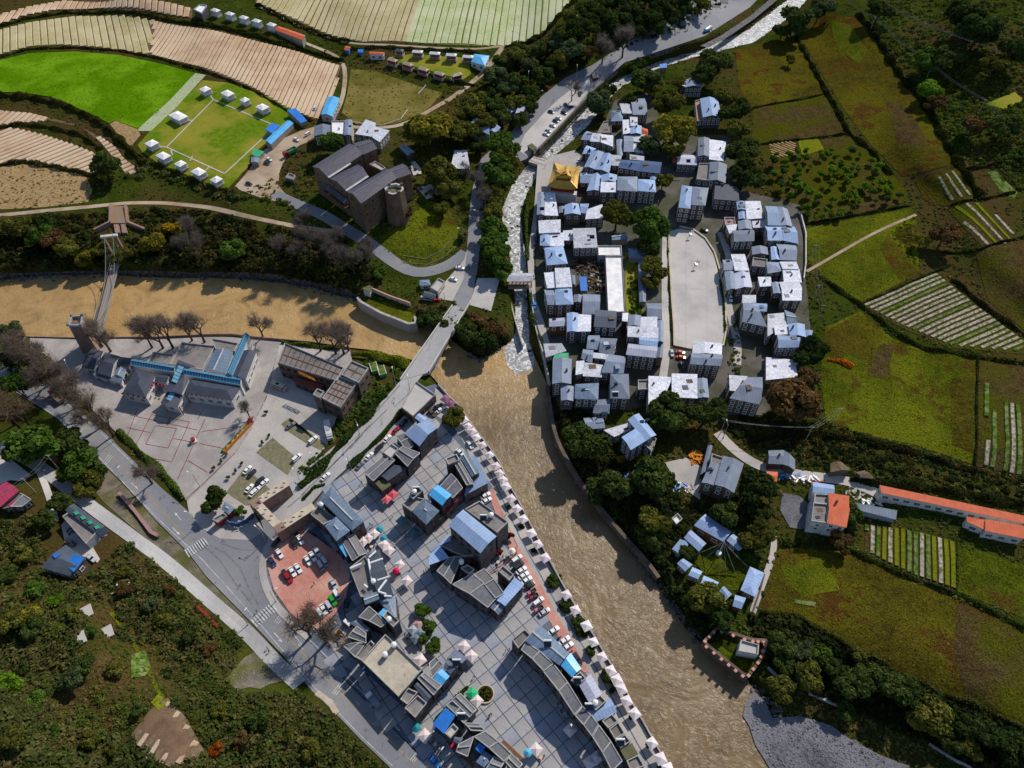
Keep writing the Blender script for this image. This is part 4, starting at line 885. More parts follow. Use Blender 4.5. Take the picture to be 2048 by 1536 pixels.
# ---- village, upper part
V('c', 'g 8 1385,640 1500,632 1522,697 1385,697 gy; w 8.3 1357,618 1385,622 1385,690 1360,680; w 8.2 1430,598 1485,598 1490,632 1432,638')
V('c', 'b 9 1508,792 1645,795 1672,935 1530,935 gy; p 6 1465,812 1508,800 1528,960 1480,965')
V('c', 'g 7 945,792 1060,790 1082,915 970,915 gx; w 7 862,830 945,830 968,905 885,905')
V('c', 'T 6 793,888 880,882 885,965 793,968 hx; c 4 735,975 790,968 792,1060 685,1060')
V('c', 'w 8 885,960 945,958 945,1060 890,1070; w 9 945,935 1003,938 1003,1005 948,1005; b 8 948,1008 1035,1008 1035,1072 950,1070; o 6 1036,1018 1085,1035 1085,1105 1040,1075')
V('c', 'w 7 970,1076 1065,1078 1065,1138 975,1130; g 7 895,1090 966,1088 968,1210 895,1210 gx; w 6 970,1135 1065,1152 1045,1220 968,1210; g 6 835,1120 892,1120 885,1240 845,1240')
V('c', 'b 7 553,1115 600,1050 640,1062 625,1120; w 7 640,1065 715,1070 712,1135 625,1128; w 8 716,1075 808,1085 805,1170 712,1136')
V('c', 'b 6 565,1228 600,1165 672,1190 640,1232')
V('c', 'b 8 640,1212 735,1220 660,1350 578,1335 gy; b 7.6 738,1228 805,1245 775,1380 664,1352 gy')
V('c', 'w 7 808,1240 878,1245 850,1325 795,1320; n 8 880,1280 1035,1290 1032,1370 855,1340; n 8 1037,1285 1195,1300 1180,1385 1034,1370; w 7.5 945,1235 1055,1250 1055,1284 945,1274')
V('c', 'l 6 1340,1235 1475,1245 1475,1320 1320,1310 gx; o 5 1290,1270 1332,1260 1320,1305 1285,1295')
V('c', 'g 9 1490,1108 1578,1108 1578,1250 1490,1245; w 9 1580,1118 1710,1135 1690,1285 1580,1270')
V('c', 'c 8 1500,1310 1583,1310 1573,1440 1480,1430; g 9 1585,1300 1718,1320 1705,1460 1575,1440')
V('c', 'd 8 1625,1460 1785,1475 1815,1605 1620,1590')
V('c', 'b 6 545,1385 640,1378 640,1465 545,1460 gx; b 7 645,1395 715,1390 712,1525 600,1525')
V('c', 'b 8 718,1400 838,1400 838,1458 715,1450; w 8.4 715,1455 832,1460 832,1535 710,1535')
V('c', 'g 9 848,1415 1000,1415 1000,1530 845,1520 hy')
V('c', 'b 9 1010,1435 1140,1440 1150,1535 1010,1525 hx; b 6 1110,1400 1160,1400 1150,1436 1105,1434')
V('g', 'b 11 1360,-50 1440,-40 1425,130 1335,120 hy; g 11 1445,-40 1570,-30 1545,105 1435,100 hy')
V('g', 'g 8 205,10 266,8 262,182 200,178; w 8 268,8 342,8 368,185 264,182')
V('g', 'b 8 425,105 530,95 548,180 422,178; g 6 375,118 422,115 420,165 375,168')
V('g', 'b 7 545,95 615,95 598,170 548,165 gx; w 7.5 602,140 720,100 735,205 590,215')
V('g', 'w 7 215,230 385,222 385,320 220,328')
V('g', 'b 6 228,332 308,332 305,430 225,425 hy; w 6 310,327 410,327 415,430 308,430')
V('g', 'w 9 490,295 665,290 680,440 500,445; w 6 410,310 488,305 490,385 415,385')
V('g', 'b 9 262,450 405,430 442,570 282,582 hy')
V('g', 'w 9 258,648 343,640 350,762 282,765; w 10 345,612 458,608 478,755 355,760; g 8.5 462,665 505,670 508,740 480,738')
V('g', 'g 8 258,785 343,785 350,900 285,900 gx; b 9 345,768 475,762 488,895 352,900 hy')
V('g', 'g 7 570,820 702,825 698,975 565,970 gx; g 6 495,825 568,825 565,885 495,880')
V('g', 'd 10 670,945 832,955 828,1085 658,1075; w 9 885,968 930,968 925,1035 882,1030', wall='dark_wall')
V('g', 'b 9 440,972 528,972 524,1115 442,1115; w 9 530,980 632,985 628,1110 526,1112')
V('g', 'l 7 300,1015 438,1005 438,1070 300,1075 gx', wall='timber')
V('g', 'w 6 255,1215 395,1212 432,1270 275,1320')
V('g', 'g 7 610,1150 700,1145 696,1260 598,1250 gx; g 7.5 708,1170 840,1175 805,1300 698,1280 gx')
V('g', 'w 9 1032,1000 1160,1000 1160,1080 1030,1075; g 9 935,990 1030,990 1025,1072 930,1070; w 10 930,1075 1165,1085 1165,1170 930,1155; g 9 1167,1030 1210,1035 1210,1195 1167,1190')
V('g', 'b 10 1020,1160 1168,1172 1160,1238 1020,1215 gx; l 10 935,1215 1160,1240 1148,1325 918,1300 gx; g 7 1170,1200 1212,1205 1205,1325 1160,1320')
V('g', 'g 7 570,1260 650,1268 640,1370 555,1330 gx; w 7.5 655,1285 772,1298 765,1340 650,1325')
V('g', 'g 9 775,1300 905,1320 890,1450 720,1440 gx')
V('g', 'w 8 515,1355 578,1350 568,1450 510,1460; w 8 580,1365 725,1385 715,1480 570,1470')
V('g', 'g 9 330,1340 475,1340 470,1530 325,1530; e 6 345,1290 450,1288 448,1335 330,1338')
V('g', 'g 9 790,1458 930,1460 938,1650 790,1645 hx')
V('g', 'T 9 510,1540 690,1530 685,1660 505,1650 hx; g 8 390,1545 500,1560 490,1670 395,1665')
V('k', 'c 8 1010,-30 1090,-30 1088,40 1010,45; w 9 1095,-60 1280,-50 1200,140 1095,160')
V('k', 'w 9 1282,-80 1478,-75 1478,110 1284,100; g 8 1480,-40 1560,-40 1575,105 1482,110')
V('g', 'w 9 1450,1195 1543,1190 1540,1288 1445,1288; w 9 1545,1200 1680,1215 1675,1300 1545,1285; g 10 1440,1292 1680,1304 1665,1390 1432,1375 gx')
V('g', 'p 7 1700,205 1780,205 1785,262 1705,262; w 8 1715,268 1800,258 1785,330 1740,330; g 8 1810,235 1910,230 1920,298 1815,300; w 7 1920,215 2040,215 2048,280 1930,285')
V('g', 'g 9 1765,310 1930,305 1935,390 1780,395 gx')
V('g', 'b 8 1795,80 1860,75 1868,140 1805,140; w 8 1868,75 1985,75 2010,205 1880,215; b 7 1810,148 1868,148 1878,215 1815,215')
V('g', 'g 6 1685,545 1755,540 1782,620 1695,625 gx; w 7 1755,500 1860,500 1895,625 1785,625')
V('g', 'g 6 1700,640 1783,640 1785,770 1720,785; l 6 1785,645 1895,640 1920,760 1790,775')
V('g', 'g 7 1920,440 2040,440 2048,500 1925,500; c 6 1930,525 2040,540 2030,600 1925,590')
V('g', 'w 8 1970,680 2068,680 2078,750 1985,755')
V('g', 'w 8 1845,825 1950,825 1950,885 1845,885; b 9 1920,890 2038,895 2035,955 1925,948 gx; g 9 1850,890 1918,890 2035,1075 1845,1035 gx')
V('h', 'b 10 -20,115 66,118 103,265 0,262 gx; g 10 68,120 155,140 195,275 105,265')
V('h', 'b 9 -20,275 93,270 122,385 0,385 gx; b 9 95,270 210,280 240,410 124,385 gx')
V('h', 'b 8 22,440 68,440 98,540 30,540; g 8 70,420 220,425 225,545 100,540 gx')
V('h', 'g 8 -10,560 95,565 115,630 0,650 hx; w 9 97,558 225,558 245,615 120,615; w 8.5 120,617 248,618 268,720 130,715')
V('h', 'w 9 95,720 245,715 268,765 110,770; w 9 112,772 268,770 265,865 120,865; g 8 30,725 90,725 105,810 45,810')
V('h', 'w 8 0,980 128,968 150,1060 0,1150; T 8 132,945 210,975 225,1055 155,1065 gx')
V('h', 'w 9 50,1070 160,1065 175,1135 60,1140; b 10 165,1058 290,1060 300,1158 178,1148; b 10 75,1142 255,1162 240,1240 85,1245 gx; b 9 292,1105 358,1110 345,1165 302,1165')
V('h', 'w 6 -10,1325 210,1345 232,1475 -10,1500')
V('k', 'w 9 1740,-70 1880,-60 1885,60 1745,50; g 10 1890,-50 2000,-50 1985,160 1747,110 gx')
V('k', 'g 4 575,275 720,262 742,350 600,360 gx'); V('k', 'g 6 670,130 785,120 775,235 650,230 gx')
V('k', 'b 11 930,290 1015,238 1150,405 1068,452 gy; b 11 880,425 985,362 1066,454 950,525 gx; w 6 738,368 930,312 985,352 820,420; c 8 1055,480 1120,415 1155,440 1110,530', wall='town_wall')
V('k', 'g 10 1690,580 1850,640 1775,865 1625,800 gy; g 9 1590,630 1682,660 1620,810 1520,785 gy; g 4 1570,485 1602,500 1560,690 1510,720; c 7 1600,560 1690,590 1675,655 1590,628')
V('l', 'g 5 5,535 122,530 118,640 5,635 gx; g 5 124,530 215,605 215,690 121,640'); V('l', 'o 4 -10,700 75,705 70,780 -10,770', win=None)
V('l', 'b 7 360,785 525,810 525,882 360,865 gx; c 9 375,880 482,888 480,960 370,950; o 10 485,880 640,905 645,1003 490,990 sh; o 10 490,992 645,1005 625,1145 475,1110 sh; c 9 365,952 480,965 470,1110 350,1095', wall='white_wall', label='tall white house with orange and pale blue roofs')
house('l', 'o 4 890,812 2060,1060 2060,1118 905,870 sh', label='very long low shed with one orange roof', name='long_shed', cat='shed', wall='white_wall', win='wide')
house('l', 'o 4 1585,1065 1732,1088 1730,1165 1590,1100 sh; o 4.5 1735,1088 2060,1145 2060,1240 1735,1175 sh', label='shorter orange roofed shed at the right edge', name='shed', cat='shed', wall='white_wall', win='wide')
house('l', 'g 3 650,945 1030,1015 1025,1085 650,990 sh', label='low grey metal lean-to right of the orange roofed house', name='shed', cat='shed', wall='grey_wall', win=None)
for s, lb in (('x 3.5 500,630 590,625 665,690 500,705 gy','thatched shed nearest the orange shed'), ('x 3 700,705 775,690 860,760 740,745 gx','smaller thatched shed beside a blue tarpaulin')): house('l', s, label=lb, name='shed', cat='shed', win=None)
# ---- hut ring lower right
HR = 'blue roofed huts in a ring'
for r, s in (('k','b 5 1545,1040 1755,1185 1690,1262 1455,1130 gx'),('k','b 4 1430,1165 1555,1275 1495,1340 1375,1230 gx'),('k','b 3.5 1345,1240 1420,1275 1345,1370 1280,1320 gy'),('k','b 4 1770,1200 1885,1285 1815,1335 1710,1245 gx'),('k','b 4 1370,1395 1445,1445 1385,1500 1320,1435 gx'),
             ('k','b 4 1445,1465 1525,1500 1490,1562 1410,1530 gx'),('z','b 4 1500,1133 1529,1146 1510,1194 1481,1180 hy'),('o','b 3.5 1695,80 1760,145 1700,205 1658,118 gx'),('o','b 3.5 1785,150 1872,175 1835,265 1765,240 gx'),('o','b 3.5 1535,-5 1655,50 1640,80 1505,62 gx')):
    house(r, s, label='blue metal roofed timber hut', name='hut', cat='hut', wall='timber', win='wide', group=HR)
# ---- around the castle and upper road
house('b', 'y 4.5 575,775 670,785 610,930 518,915 gy', label='long barn with a light blue metal roof', name='barn', cat='barn', wall='grey_wall', win='wide')
V('b', 'g 7 470,1010 605,1005 605,1085 465,1088; W 8 608,970 708,970 705,1075 608,1065; g 9 712,962 768,962 760,1080 707,1080')
V('b', 'w 9 880,958 955,985 935,1090 795,1070; w 9 940,1015 1065,1045 988,1132 935,1100')
V('b', 'b 9 1790,912 1878,935 1862,1072 1712,1005 gx; b 8.5 1872,975 1955,1020 1915,1062 1862,1045', wall='town_wall')
V('b', 'b 6 1915,900 2010,815 2098,862 1975,940 gx'); V('c', 'l 6 20,920 100,790 180,815 60,935 gy')
V('b', 'w 5 1590,1205 1685,1205 1710,1350 1560,1340'); house('b', 'g 3 1145,1180 1195,1155 1270,1215 1215,1245', label='small dark pavilion roof right of the castle', name='pavilion', cat='pavilion', win=None)
house('b', 'c 3 235,1420 265,1385 315,1405 295,1435', label='small grey concrete shed left of the castle', name='shed', cat='shed', win=None)
SH = 'blue sheet roofed market sheds'
for r, s, lb in (('b','u 3 75,1045 130,990 190,1005 135,1068','flat blue sheet shed beside the camp lawn'),('b','y 3.5 70,1125 250,962 300,985 120,1155 gx','long pale blue sheet shed beside the camp lawn'),('b','u 3 250,895 320,880 410,965 360,985','shed covered with blue tarpaulins below the tan field'),('b','e 3 -20,1185 65,1212 25,1255 -30,1240','green sheet shed beside the camp lawn'),('b','g 3 -40,1255 35,1265 20,1300 -40,1300','small grey sheet shed by the parked cars'),
              ('g','u 3 535,690 595,690 605,790 550,790','bright blue sheet shelter beside the ruin'),('g','T 4 795,350 905,320 930,375 800,385 gx','low grey shed under the two big village trees'),('g','T 4 930,450 1040,455 1050,530 940,525 hx','small slate hip roof in the village garden'),('g','g 3 1010,545 1072,540 1072,880 1020,880 gy','narrow grey roof along the village garden'),('g','g 4 1075,890 1200,890 1195,1020 1080,1000 gx','grey metal shed beside the straight lane'),
              ('c','u 2.5 1180,520 1235,512 1240,540 1185,545','blue tarpaulin shelter beside the rapids'),('j','u 2 0,0 1,0 1,1 0,1','')):
    if lb: house(r, s, label=lb, name='shed', cat='shed', wall='planks', win=None)
house('g', 'W 5 685,430 875,430 880,508 690,508; W 5 748,510 880,510 905,960 770,965', label='long L-shaped concrete building with a bright white flat roof', name='long_building', cat='building', wall='grey_wall', win='wide')
# ---- town plaza
TG = 'grey buildings on the town plaza'
def T(r, s, label, **k): return house(r, s, label=label, group=TG, name='town_building', cat='building', wall=k.pop('wall', 'town_wall'), win=k.pop('win', 'town'), storey=3.3, **k)
T('B', 'q 4.8 1700,525 1900,660 1670,885 1550,790', 'low building with a wide pale terrace roof beside the bridge', wall='stone_wall')
T('C', 'b 9.5 890,330 1000,425 790,640 625,500 gx; b 9 790,262 880,325 820,378 735,315 gx; t 8 520,530 620,490 720,640 640,690; t 7.5 560,600 640,690 600,720 480,610', 'riverside end building with a blue gable roof')
T('C', 't 8.5 600,645 795,720 655,870 520,730 gx; q 9 470,610 555,665 465,775 365,705; t 8 150,945 390,750 510,800 265,1035 gx; d 7 350,980 500,850 640,890 430,1035; k 6 275,1050 400,1000 470,1080 370,1150', 'long dark tiled building beside the ramp hedge')
T('C', 'T 9.5 1250,760 1340,715 1475,945 1385,990 gy; b 6.5 1400,770 1440,780 1575,1055 1300,1200 sh; t 9 1190,840 1260,815 1410,1070 1330,1085 gy; t 9 1010,1115 1150,955 1280,1115 1170,1230 gx; c 10 1090,780 1215,730 1250,800 1115,850; y 10.5 1000,1075 1160,1195 1050,1315 895,1190 gx', 'curved dark tiled building with a bright blue sheet on top')
T('C', 'T 9 860,1235 1025,1370 865,1535 700,1375 hx; c 8.5 590,1300 690,1210 850,1240 700,1380; c 10 665,1195 770,1085 830,1145 720,1240; r 4.5 1280,1165 1300,1185 1090,1410 1065,1385; k 4 1050,1390 1085,1415 920,1560 880,1540', 'building with a blue-grey hip roof and a long red awning')
T('D', 'T 9.5 352,82 730,470 590,575 230,225 hx; T 9.8 410,415 570,575 415,695 280,520 hx; c 7.5 120,390 210,290 410,440 270,510', 'corner building with a big blue-grey hip roof above the brick car park')
T('D', 't 6.5 470,690 620,620 760,830 600,920 gy; y 6 435,745 480,720 555,850 520,875 sh', 'low dark roof with a small blue sheet beside the blue-grey hip roof')
T('D', 'd 8 745,855 905,785 1065,1310 900,1350; c 8 565,1000 745,860 900,1345 690,1330; T 8.6 720,1320 885,1265 900,1355 740,1420 gx; g 7 885,1365 1085,1320 1105,1560 1050,1570', 'long dark roof crossed by white pipes along the plaza')
T('E', 'b 15 720,335 1100,640 915,835 555,515 gx; c 12 740,330 900,240 1230,480 1105,600; c 8 450,740 600,600 910,850 720,870; b 8.2 345,830 555,615 580,690 450,745 sh; b 7.6 345,835 450,745 560,885 325,970 sh; t 7.5 420,1035 560,885 700,880 580,1180 gx', 'tallest plaza building with a ribbed blue roof')
T('E', 't 8 600,1190 830,1060 1090,1350 1000,1450 gx; c 8.6 690,1000 770,965 850,1020 790,1075; t 8.2 840,1080 960,1010 1180,1290 1090,1345; c 8.8 1110,1030 1165,975 1295,1080 1245,1145; b 8 1100,1370 1300,1110 1410,1195 1195,1435 gx; T 7 1025,1450 1090,1365 1190,1445 1120,1535 gx', 'angled dark tiled building with pale blue metal end roof')
T('F', 't 8 330,195 445,75 640,265 580,310 gx; y 9 545,160 610,95 650,120 600,190 sh; c 9 600,185 650,115 790,240 720,310; g 7 225,260 320,225 460,330 400,380; t 7.5 205,420 310,300 410,380 410,490 gy; t 7 150,520 270,490 400,500 290,650 gx', 'dark roofed row beside the bare trees at the road')
T('F', 'C 9 630,390 1050,790 780,1100 360,690; c 8 290,650 470,460 510,500 360,690', 'building with a stained cream flat roof beside the road')
T('F', 't 8 1130,720 1210,650 1285,740 1160,890 gx; y 8 1270,775 1370,860 1275,975 1175,890 gx; d 8.4 1335,655 1470,745 1370,850 1290,770; g 8.8 1420,555 1560,665 1500,720 1340,650; t 8 1070,830 1270,975 1180,1080 1000,890 gx; d 7.6 1000,930 1170,1080 1100,1165 950,975; c 8 890,1000 1000,1050 880,1190 800,1130; c 7.6 1000,1080 1105,1170 970,1340 850,1230', 'dark angular building with a blue sheet between the two plazas')
T('G', 't 8 740,570 860,480 1085,710 990,810 gy; u 7.5 650,685 790,800 625,1050 465,905; t 7.2 660,640 740,580 985,815 910,900; q 8 635,1040 760,900 835,975 720,1115', 'building with a faded pale blue roof near the round planter')
T('G', 't 7.5 920,900 1110,905 1215,1010 1010,1000 gx; t 7.8 1060,1090 1215,1015 1590,1340 1480,1440 gx; t 7.5 840,1200 1050,1090 960,1370 800,1300 gx; d 7 780,1090 900,1110 850,1210 750,1150; u 7.2 1120,1180 1220,1240 1160,1340 1070,1260; T 7 1200,1290 1330,1370 1200,1530 1080,1450; t 7.5 1340,1375 1480,1450 1400,1600 1220,1560 gx; t 7.5 1590,1345 1740,1480 1640,1600 1500,1450', 'zigzag dark tiled building at the bottom edge')
T('o', 'T 8.5 225,390 460,620 380,715 105,520 gx; c 8 0,510 105,425 150,470 50,580; t 7.8 75,590 115,530 330,700 255,760 gx; y 8.2 470,612 555,740 480,812 390,715 gx; c 8.4 545,765 595,820 525,870 470,835', 'riverside building with blue-grey roof and a bright blue sheet')
T('o', 't 7.6 250,760 330,700 560,1040 500,1110 gx; l 7.8 630,782 720,940 620,1020 535,870 gx; c 8.6 620,1010 710,950 755,1000 670,1075; b 7.2 585,1060 790,980 840,1090 660,1175 gx; c 8 720,1160 800,1100 850,1160 770,1220; c 7.8 775,1225 850,1165 905,1260 825,1310; c 8 825,1315 905,1265 950,1320 870,1380; k 7.8 865,1390 960,1335 1010,1425 910,1470', 'long riverside terrace with a lavender roof at the bottom')
T('o', 't 7.6 505,1115 565,1045 690,1190 640,1280 gx; t 7.6 645,1285 695,1195 880,1480 800,1560 gx; c 8 915,1475 1010,1430 1060,1520 950,1560', 'dark tiled terrace running off the bottom edge')
# ---- hall and theatre
hall = house('A', 'h 5.85 770,500 980,560 880,790 640,745 hy; h 4.68 960,560 1130,560 1090,640 935,610 gx; h 7.02 1240,560 1325,600 1245,755 1040,710 gy; h 5.46 1110,715 1265,760 1205,885 1030,845 gy; h 5.85 1330,600 1850,680 1760,820 1275,745 hx; h 6.63 1880,310 2010,320 1900,610 1750,570 gy; h 6.24 1210,405 1390,475 1290,510 1190,490 gx; T 5.46 1590,300 1775,325 1690,550 1475,515 gy; c 5.46 1550,190 1830,240 1790,320 1590,295; c 5.07 1250,230 1590,265 1460,510 1130,450; c 4.29 955,330 1175,350 1130,455 910,420; h 4.29 330,290 440,320 345,510 220,485 gx; h 4.29 460,330 610,370 520,580 385,545 gx; h 3.90 610,375 760,395 700,480 590,460 gx; T 3.51 590,480 680,500 640,590 560,560 gy; T 3.12 335,520 640,600 630,650 330,560 sh',
             label='long low hall with slate blue roofs and glass corridors', name='hall', cat='hall', wall='white_wall', win='wide', storey=8)
def glass_corridor(p0, p1, p2, p3, h, n, parent):
    """barrel of glazed panes between two long edges"""
    g = parent.location.z; q = [G(*P('A', *p), g+h) for p in (p0, p1, p2, p3)]   # p0->p1 far edge, p3->p2 near edge
    fr = MB(); pm = None
    for i in range(n):
        t0, t1 = i/n, (i+1)/n
        a0 = q[0].lerp(q[1], t0); a1 = q[0].lerp(q[1], t1); b0 = q[3].lerp(q[2], t0); b1 = q[3].lerp(q[2], t1)
        m0 = (a0+b0)/2+Vector((0,0,1.1)); m1 = (a1+b1)/2+Vector((0,0,1.1))
        for A_, B_, C_, D_ in ((a0, a1, m1, m0), (m0, m1, b1, b0)):
            pb = MB(); c = (A_+B_+C_+D_)/4; f = lambda p: c+(p-c)*.9
            pb.face([f(A_), f(B_), f(C_), f(D_)]); pb.build('pane', m['glass_blue'], parent)
        for A_, B_ in ((a0, m0), (m0, b0)): fr.bar(A_, B_, .14, .14)
    for A_, B_ in ((q[0], q[1]), (q[3], q[2]), ((q[0]+q[3])/2+Vector((0,0,1.1)), (q[1]+q[2])/2+Vector((0,0,1.1)))): fr.bar(A_, B_, .2, .2)
    fr.build('glazing_frame', m['glass_frame'], parent)
    w = MB(); w.prism(ccw([(p.x, p.y) for p in shrink(q, .2)]), g-1, g+h-.1); w.build('corridor_wall', m['white_wall'], parent)
glass_corridor((745,400), (1185,480), (1175,535), (735,465), 6.0, 16, hall); glass_corridor((1280,500), (1865,600), (1850,665), (1270,560), 6.8, 20, hall); glass_corridor((1940,160), (1760,570), (1700,555), (1885,140), 7.3, 18, hall)
def skylight(quad, h, parent, n=5):
    q = [G(*P('A', *p), parent.location.z+h) for p in quad]
    for i in range(n):
        t0, t1 = (i+.08)/n, (i+.92)/n; b = MB(); b.face([q[0].lerp(q[3], t0), q[1].lerp(q[2], t0), q[1].lerp(q[2], t1), q[0].lerp(q[3], t1)]); b.build('pane', m['glass_frame'], parent)
skylight([(1215,460),(1270,480),(1195,650),(1140,625)], 8.1, hall); skylight([(1130,740),(1180,750),(1135,830),(1085,810)], 6.4, hall, 3)
for x, y in ((1060,850),(1220,890)): a = G(*P('A', x, y), hall.location.z+5); pb = MB(); pb.tube((a.x, a.y, hall.location.z), a, .22, .22); pb.build('pillar', m['red_paint'], hall)
theatre = house('B', 'c 9 355,135 965,390 890,520 280,330; c 10 1040,315 1215,390 1110,540 935,455; c 9 905,470 1095,540 925,790 740,700; c 10.5 690,600 760,630 715,695 645,660; v 4 440,480 760,570 680,620 440,520 sh',
                label='flat roofed stone theatre with red canopy and orange roof lettering', name='theatre', cat='theatre', wall='stone_wall', win='town', storey=4.5)
def roof_bars(quad, nx, ny, h, parent):
    q = [G(*P('B', *p), parent.location.z+h) for p in quad]; E_ = [(q[0].lerp(q[1], i/nx), q[3].lerp(q[2], i/nx)) for i in range(nx+1)]+[(q[0].lerp(q[3], j/ny), q[1].lerp(q[2], j/ny)) for j in range(1, ny)]
    for k, (a, e) in enumerate(E_): b = MB(); b.bar(a, e, .28, .12+.004*(k > nx)); b.build('roof_beam', m['trim_brown'], parent)
roof_bars([(370,165),(950,400),(880,510),(300,335)], 11, 2, 8.7, theatre); roof_bars([(1045,335),(1195,400),(1105,520),(955,450)], 2, 2, 9.7, theatre); roof_bars([(910,490),(1080,550),(925,770),(750,690)], 4, 4, 8.7, theatre)
# raised orange lettering along the parapet (unreadable strokes in the photograph)
_q0 = G(*P('B', 500, 435), theatre.location.z+9.9); _q1 = G(*P('B', 665, 512), theatre.location.z+9.9); rr = random.Random(5)
for k in range(9):
    p = _q0.lerp(_q1, (k+.5)/9); d = (_q1-_q0).normalized(); b = MB(); up = Vector((0,0,1))
    for (x0, z0_, x1, z1_) in [(-.5,-.6,.5,-.6),(-.5,.1,.5,.1),(0,-.7,0,.8),(-.4,.6,.4,.6)]+[(rr.uniform(-.5,.5),rr.uniform(-.6,.6),rr.uniform(-.5,.5),rr.uniform(-.6,.6)) for _ in range(2)]:
        b.bar(p+d*x0+up*z0_, p+d*x1+up*z1_, .12, .2)
    b.build('sign_character', m['orange_grain'], theatre)
# ---- lower left hillside buildings
house('i', 'm 5 -40,830 50,780 155,850 0,985 gx; m 3.5 65,965 125,930 150,950 90,1000 sh; t 3 20,1000 150,870 250,925 180,980', label='small house with a crimson sheet roof at the left edge', wall='stone_wall')
gar = house('i', 'd 4.2 590,955 840,1140 770,1190 520,1010 gx; c 3.8 500,1060 560,1020 770,1195 690,1280', label='grey garage with green skylights on the hillside lane', name='garage', cat='garage', wall='grey_wall', win=None)
house('i', 'd 4 525,1285 690,1400 560,1536 325,1470 gx; u 4.7 600,1365 680,1400 590,1505 515,1445; u 5.2 420,1370 465,1350 485,1365 440,1395', label='hillside house with a dark roof patched with blue sheets', wall='stone_wall')
for k in range(4):
    x, y = 605+55*k, 1030+38*k; b = MB(); q = [G(*P('i', x+dx, y+dy), gar.location.z+4.75) for dx, dy in ((-20,-5),(12,-18),(30,5),(-2,18))]; b.face(q); b.build('skylight', m['sheet_green'], gar)
house('i', 'k 3 350,390 400,385 465,460 400,490 gx; t 2.6 385,530 445,560 400,605 370,590', label='brown roofed hut between hillside trees by the lane', name='hut', cat='hut', win=None, wall='stone_wall')
house('i', 'T 4 1800,940 1880,990 1830,1045 1770,1000 hx; c 3.4 1700,1085 1790,1030 1820,1050 1740,1110', label='small pavilion with a slate pyramid roof near the junction', name='pavilion', cat='pavilion', wall='red_paint', win=None)
house('f', 'q 3.5 1460,690 1510,715 1455,800 1395,765; T 2.6 1305,705 1385,700 1400,745 1310,750; d 2.6 1345,790 1440,810 1430,850 1340,830', label='small flat roofed roadside shop at the bridge head', name='shop', cat='shop', wall='cream_wall', win='wide')
house('f', 'k 3 850,770 905,745 935,760 910,800', label='small white pump house on the river pier', name='pump_house', cat='hut', wall='white_wall', win=None)
house('o', 'q 4 1830,510 1975,550 1970,630 1810,600', label='small flat roofed hut inside the walled river platform', name='hut', cat='hut', wall='white_wall', win=None)
house('c', 'd 3 635,590 665,580 695,615 650,630', label='small dark kiosk beside the upper parking strip', name='kiosk', cat='kiosk', wall='red_paint', win=None)
house('c', 'k 3 120,1165 160,1145 200,1180 170,1205', label='guard hut at the foot of the parking strip', name='guard_hut', cat='hut', wall='trim_brown', win='tib')
house('k', 'W 2.5 1275,1075 1325,1035 1365,1080 1315,1125', label='small white roofed shed among trees above the hut ring', name='shed', cat='shed', wall='planks', win=None)
# ---- camp cabins
def cabin(r, x, y, w, d, ang, h=3.2, colr='trim_white', label='white camp cabin with hip roof', grp='white camp cabins round the lawn', roof='flat_white', base='white_wall'):
    w *= .82; d *= .82; px, py = P(r, x, y); g = B1(px, py); c = G(px, py, g+h); root = thing('cabin', (c.x, c.y, g), label, 'cabin', grp, at=(px, py))
    a = G(px, py, g); bb = G(px+10*math.cos(ang), py+10*math.sin(ang), g); rz = math.atan2(bb.y-a.y, bb.x-a.x); ca, sa = math.cos(rz), math.sin(rz)
    def q(hx, hy): return [Vector((c.x+X*ca-Y*sa, c.y+X*sa+Y*ca, 0)) for X, Y in ((-hx,hy),(hx,hy),(hx,-hy),(-hx,-hy))]
    rb = MB(); roof_mesh(rb, q(w/2, d/2), g+h, 'hx', .9); rb.build('roof', m[roof], root)
    wb = MB(); wb.prism(ccw([(p.x, p.y) for p in q(w/2-.5, d/2-.5)]), g-.5, g+h-.1); wb.build('wall', m[base], root)
    for p in q(w/2-.15, d/2-.15): pb = MB(); pb.tube((p.x, p.y, g-.3), (p.x, p.y, g+h), .1, .1, 5); pb.build('post', m['trim_white'], root)
    fb = MB(); Q = q(w/2+.1, d/2+.1); fb.prism(ccw([(p.x, p.y) for p in Q]), g-.3, g+.35); fb.build('deck', m['planks'], root)
    rl = MB()
    for i in range(4): rl.bar(Vector((Q[i].x, Q[i].y, g+1.15)), Vector((Q[(i+1) % 4].x, Q[(i+1) % 4].y, g+1.15)), .12, .12)
    rl.build('railing', m['trim_white'], root)
for x, y, w, d in ((1640,712,6.5,6),(1820,745,8.5,6),(1957,797,5.5,5),(1425,925,12,7.5),(1212,1145,7,6.5),(1305,1245,8.5,6),(1442,1308,6,5.5),(1588,1372,8.5,6),(1730,1435,6,5.5),(2098,855,8,6)): cabin('a', x, y, w, d, .5)
for x, y in ((1722,80),(1838,108),(1950,138),(2052,165),(2172,195)): cabin('a', x, y, 7.5, 4.5, .3, 4, label='white roofed cabin on tall posts', grp='row of white stilt cabins at the top left')
for x, y in ((1092,478),(1215,512),(1340,552),(1467,587),(1605,597)): cabin('b', x, y, 8, 4, .28 if x < 1600 else -.25, label='red walled cabin with a cream roof', grp='cabins round the narrow lawn', roof='roof_cream', base='red_paint')
for x, y in ((1292,412),(1430,425),(1562,438),(1695,452)): cabin('b', x, y, 8, 4.2, .06, label='white roofed cabin with brown walls', grp='cabins round the narrow lawn', base='timber')
cabin('b', 1148, 403, 6, 4, .1, label='dark roofed cabin at the end of the row', grp='cabins round the narrow lawn', roof='metal_dark', base='timber')
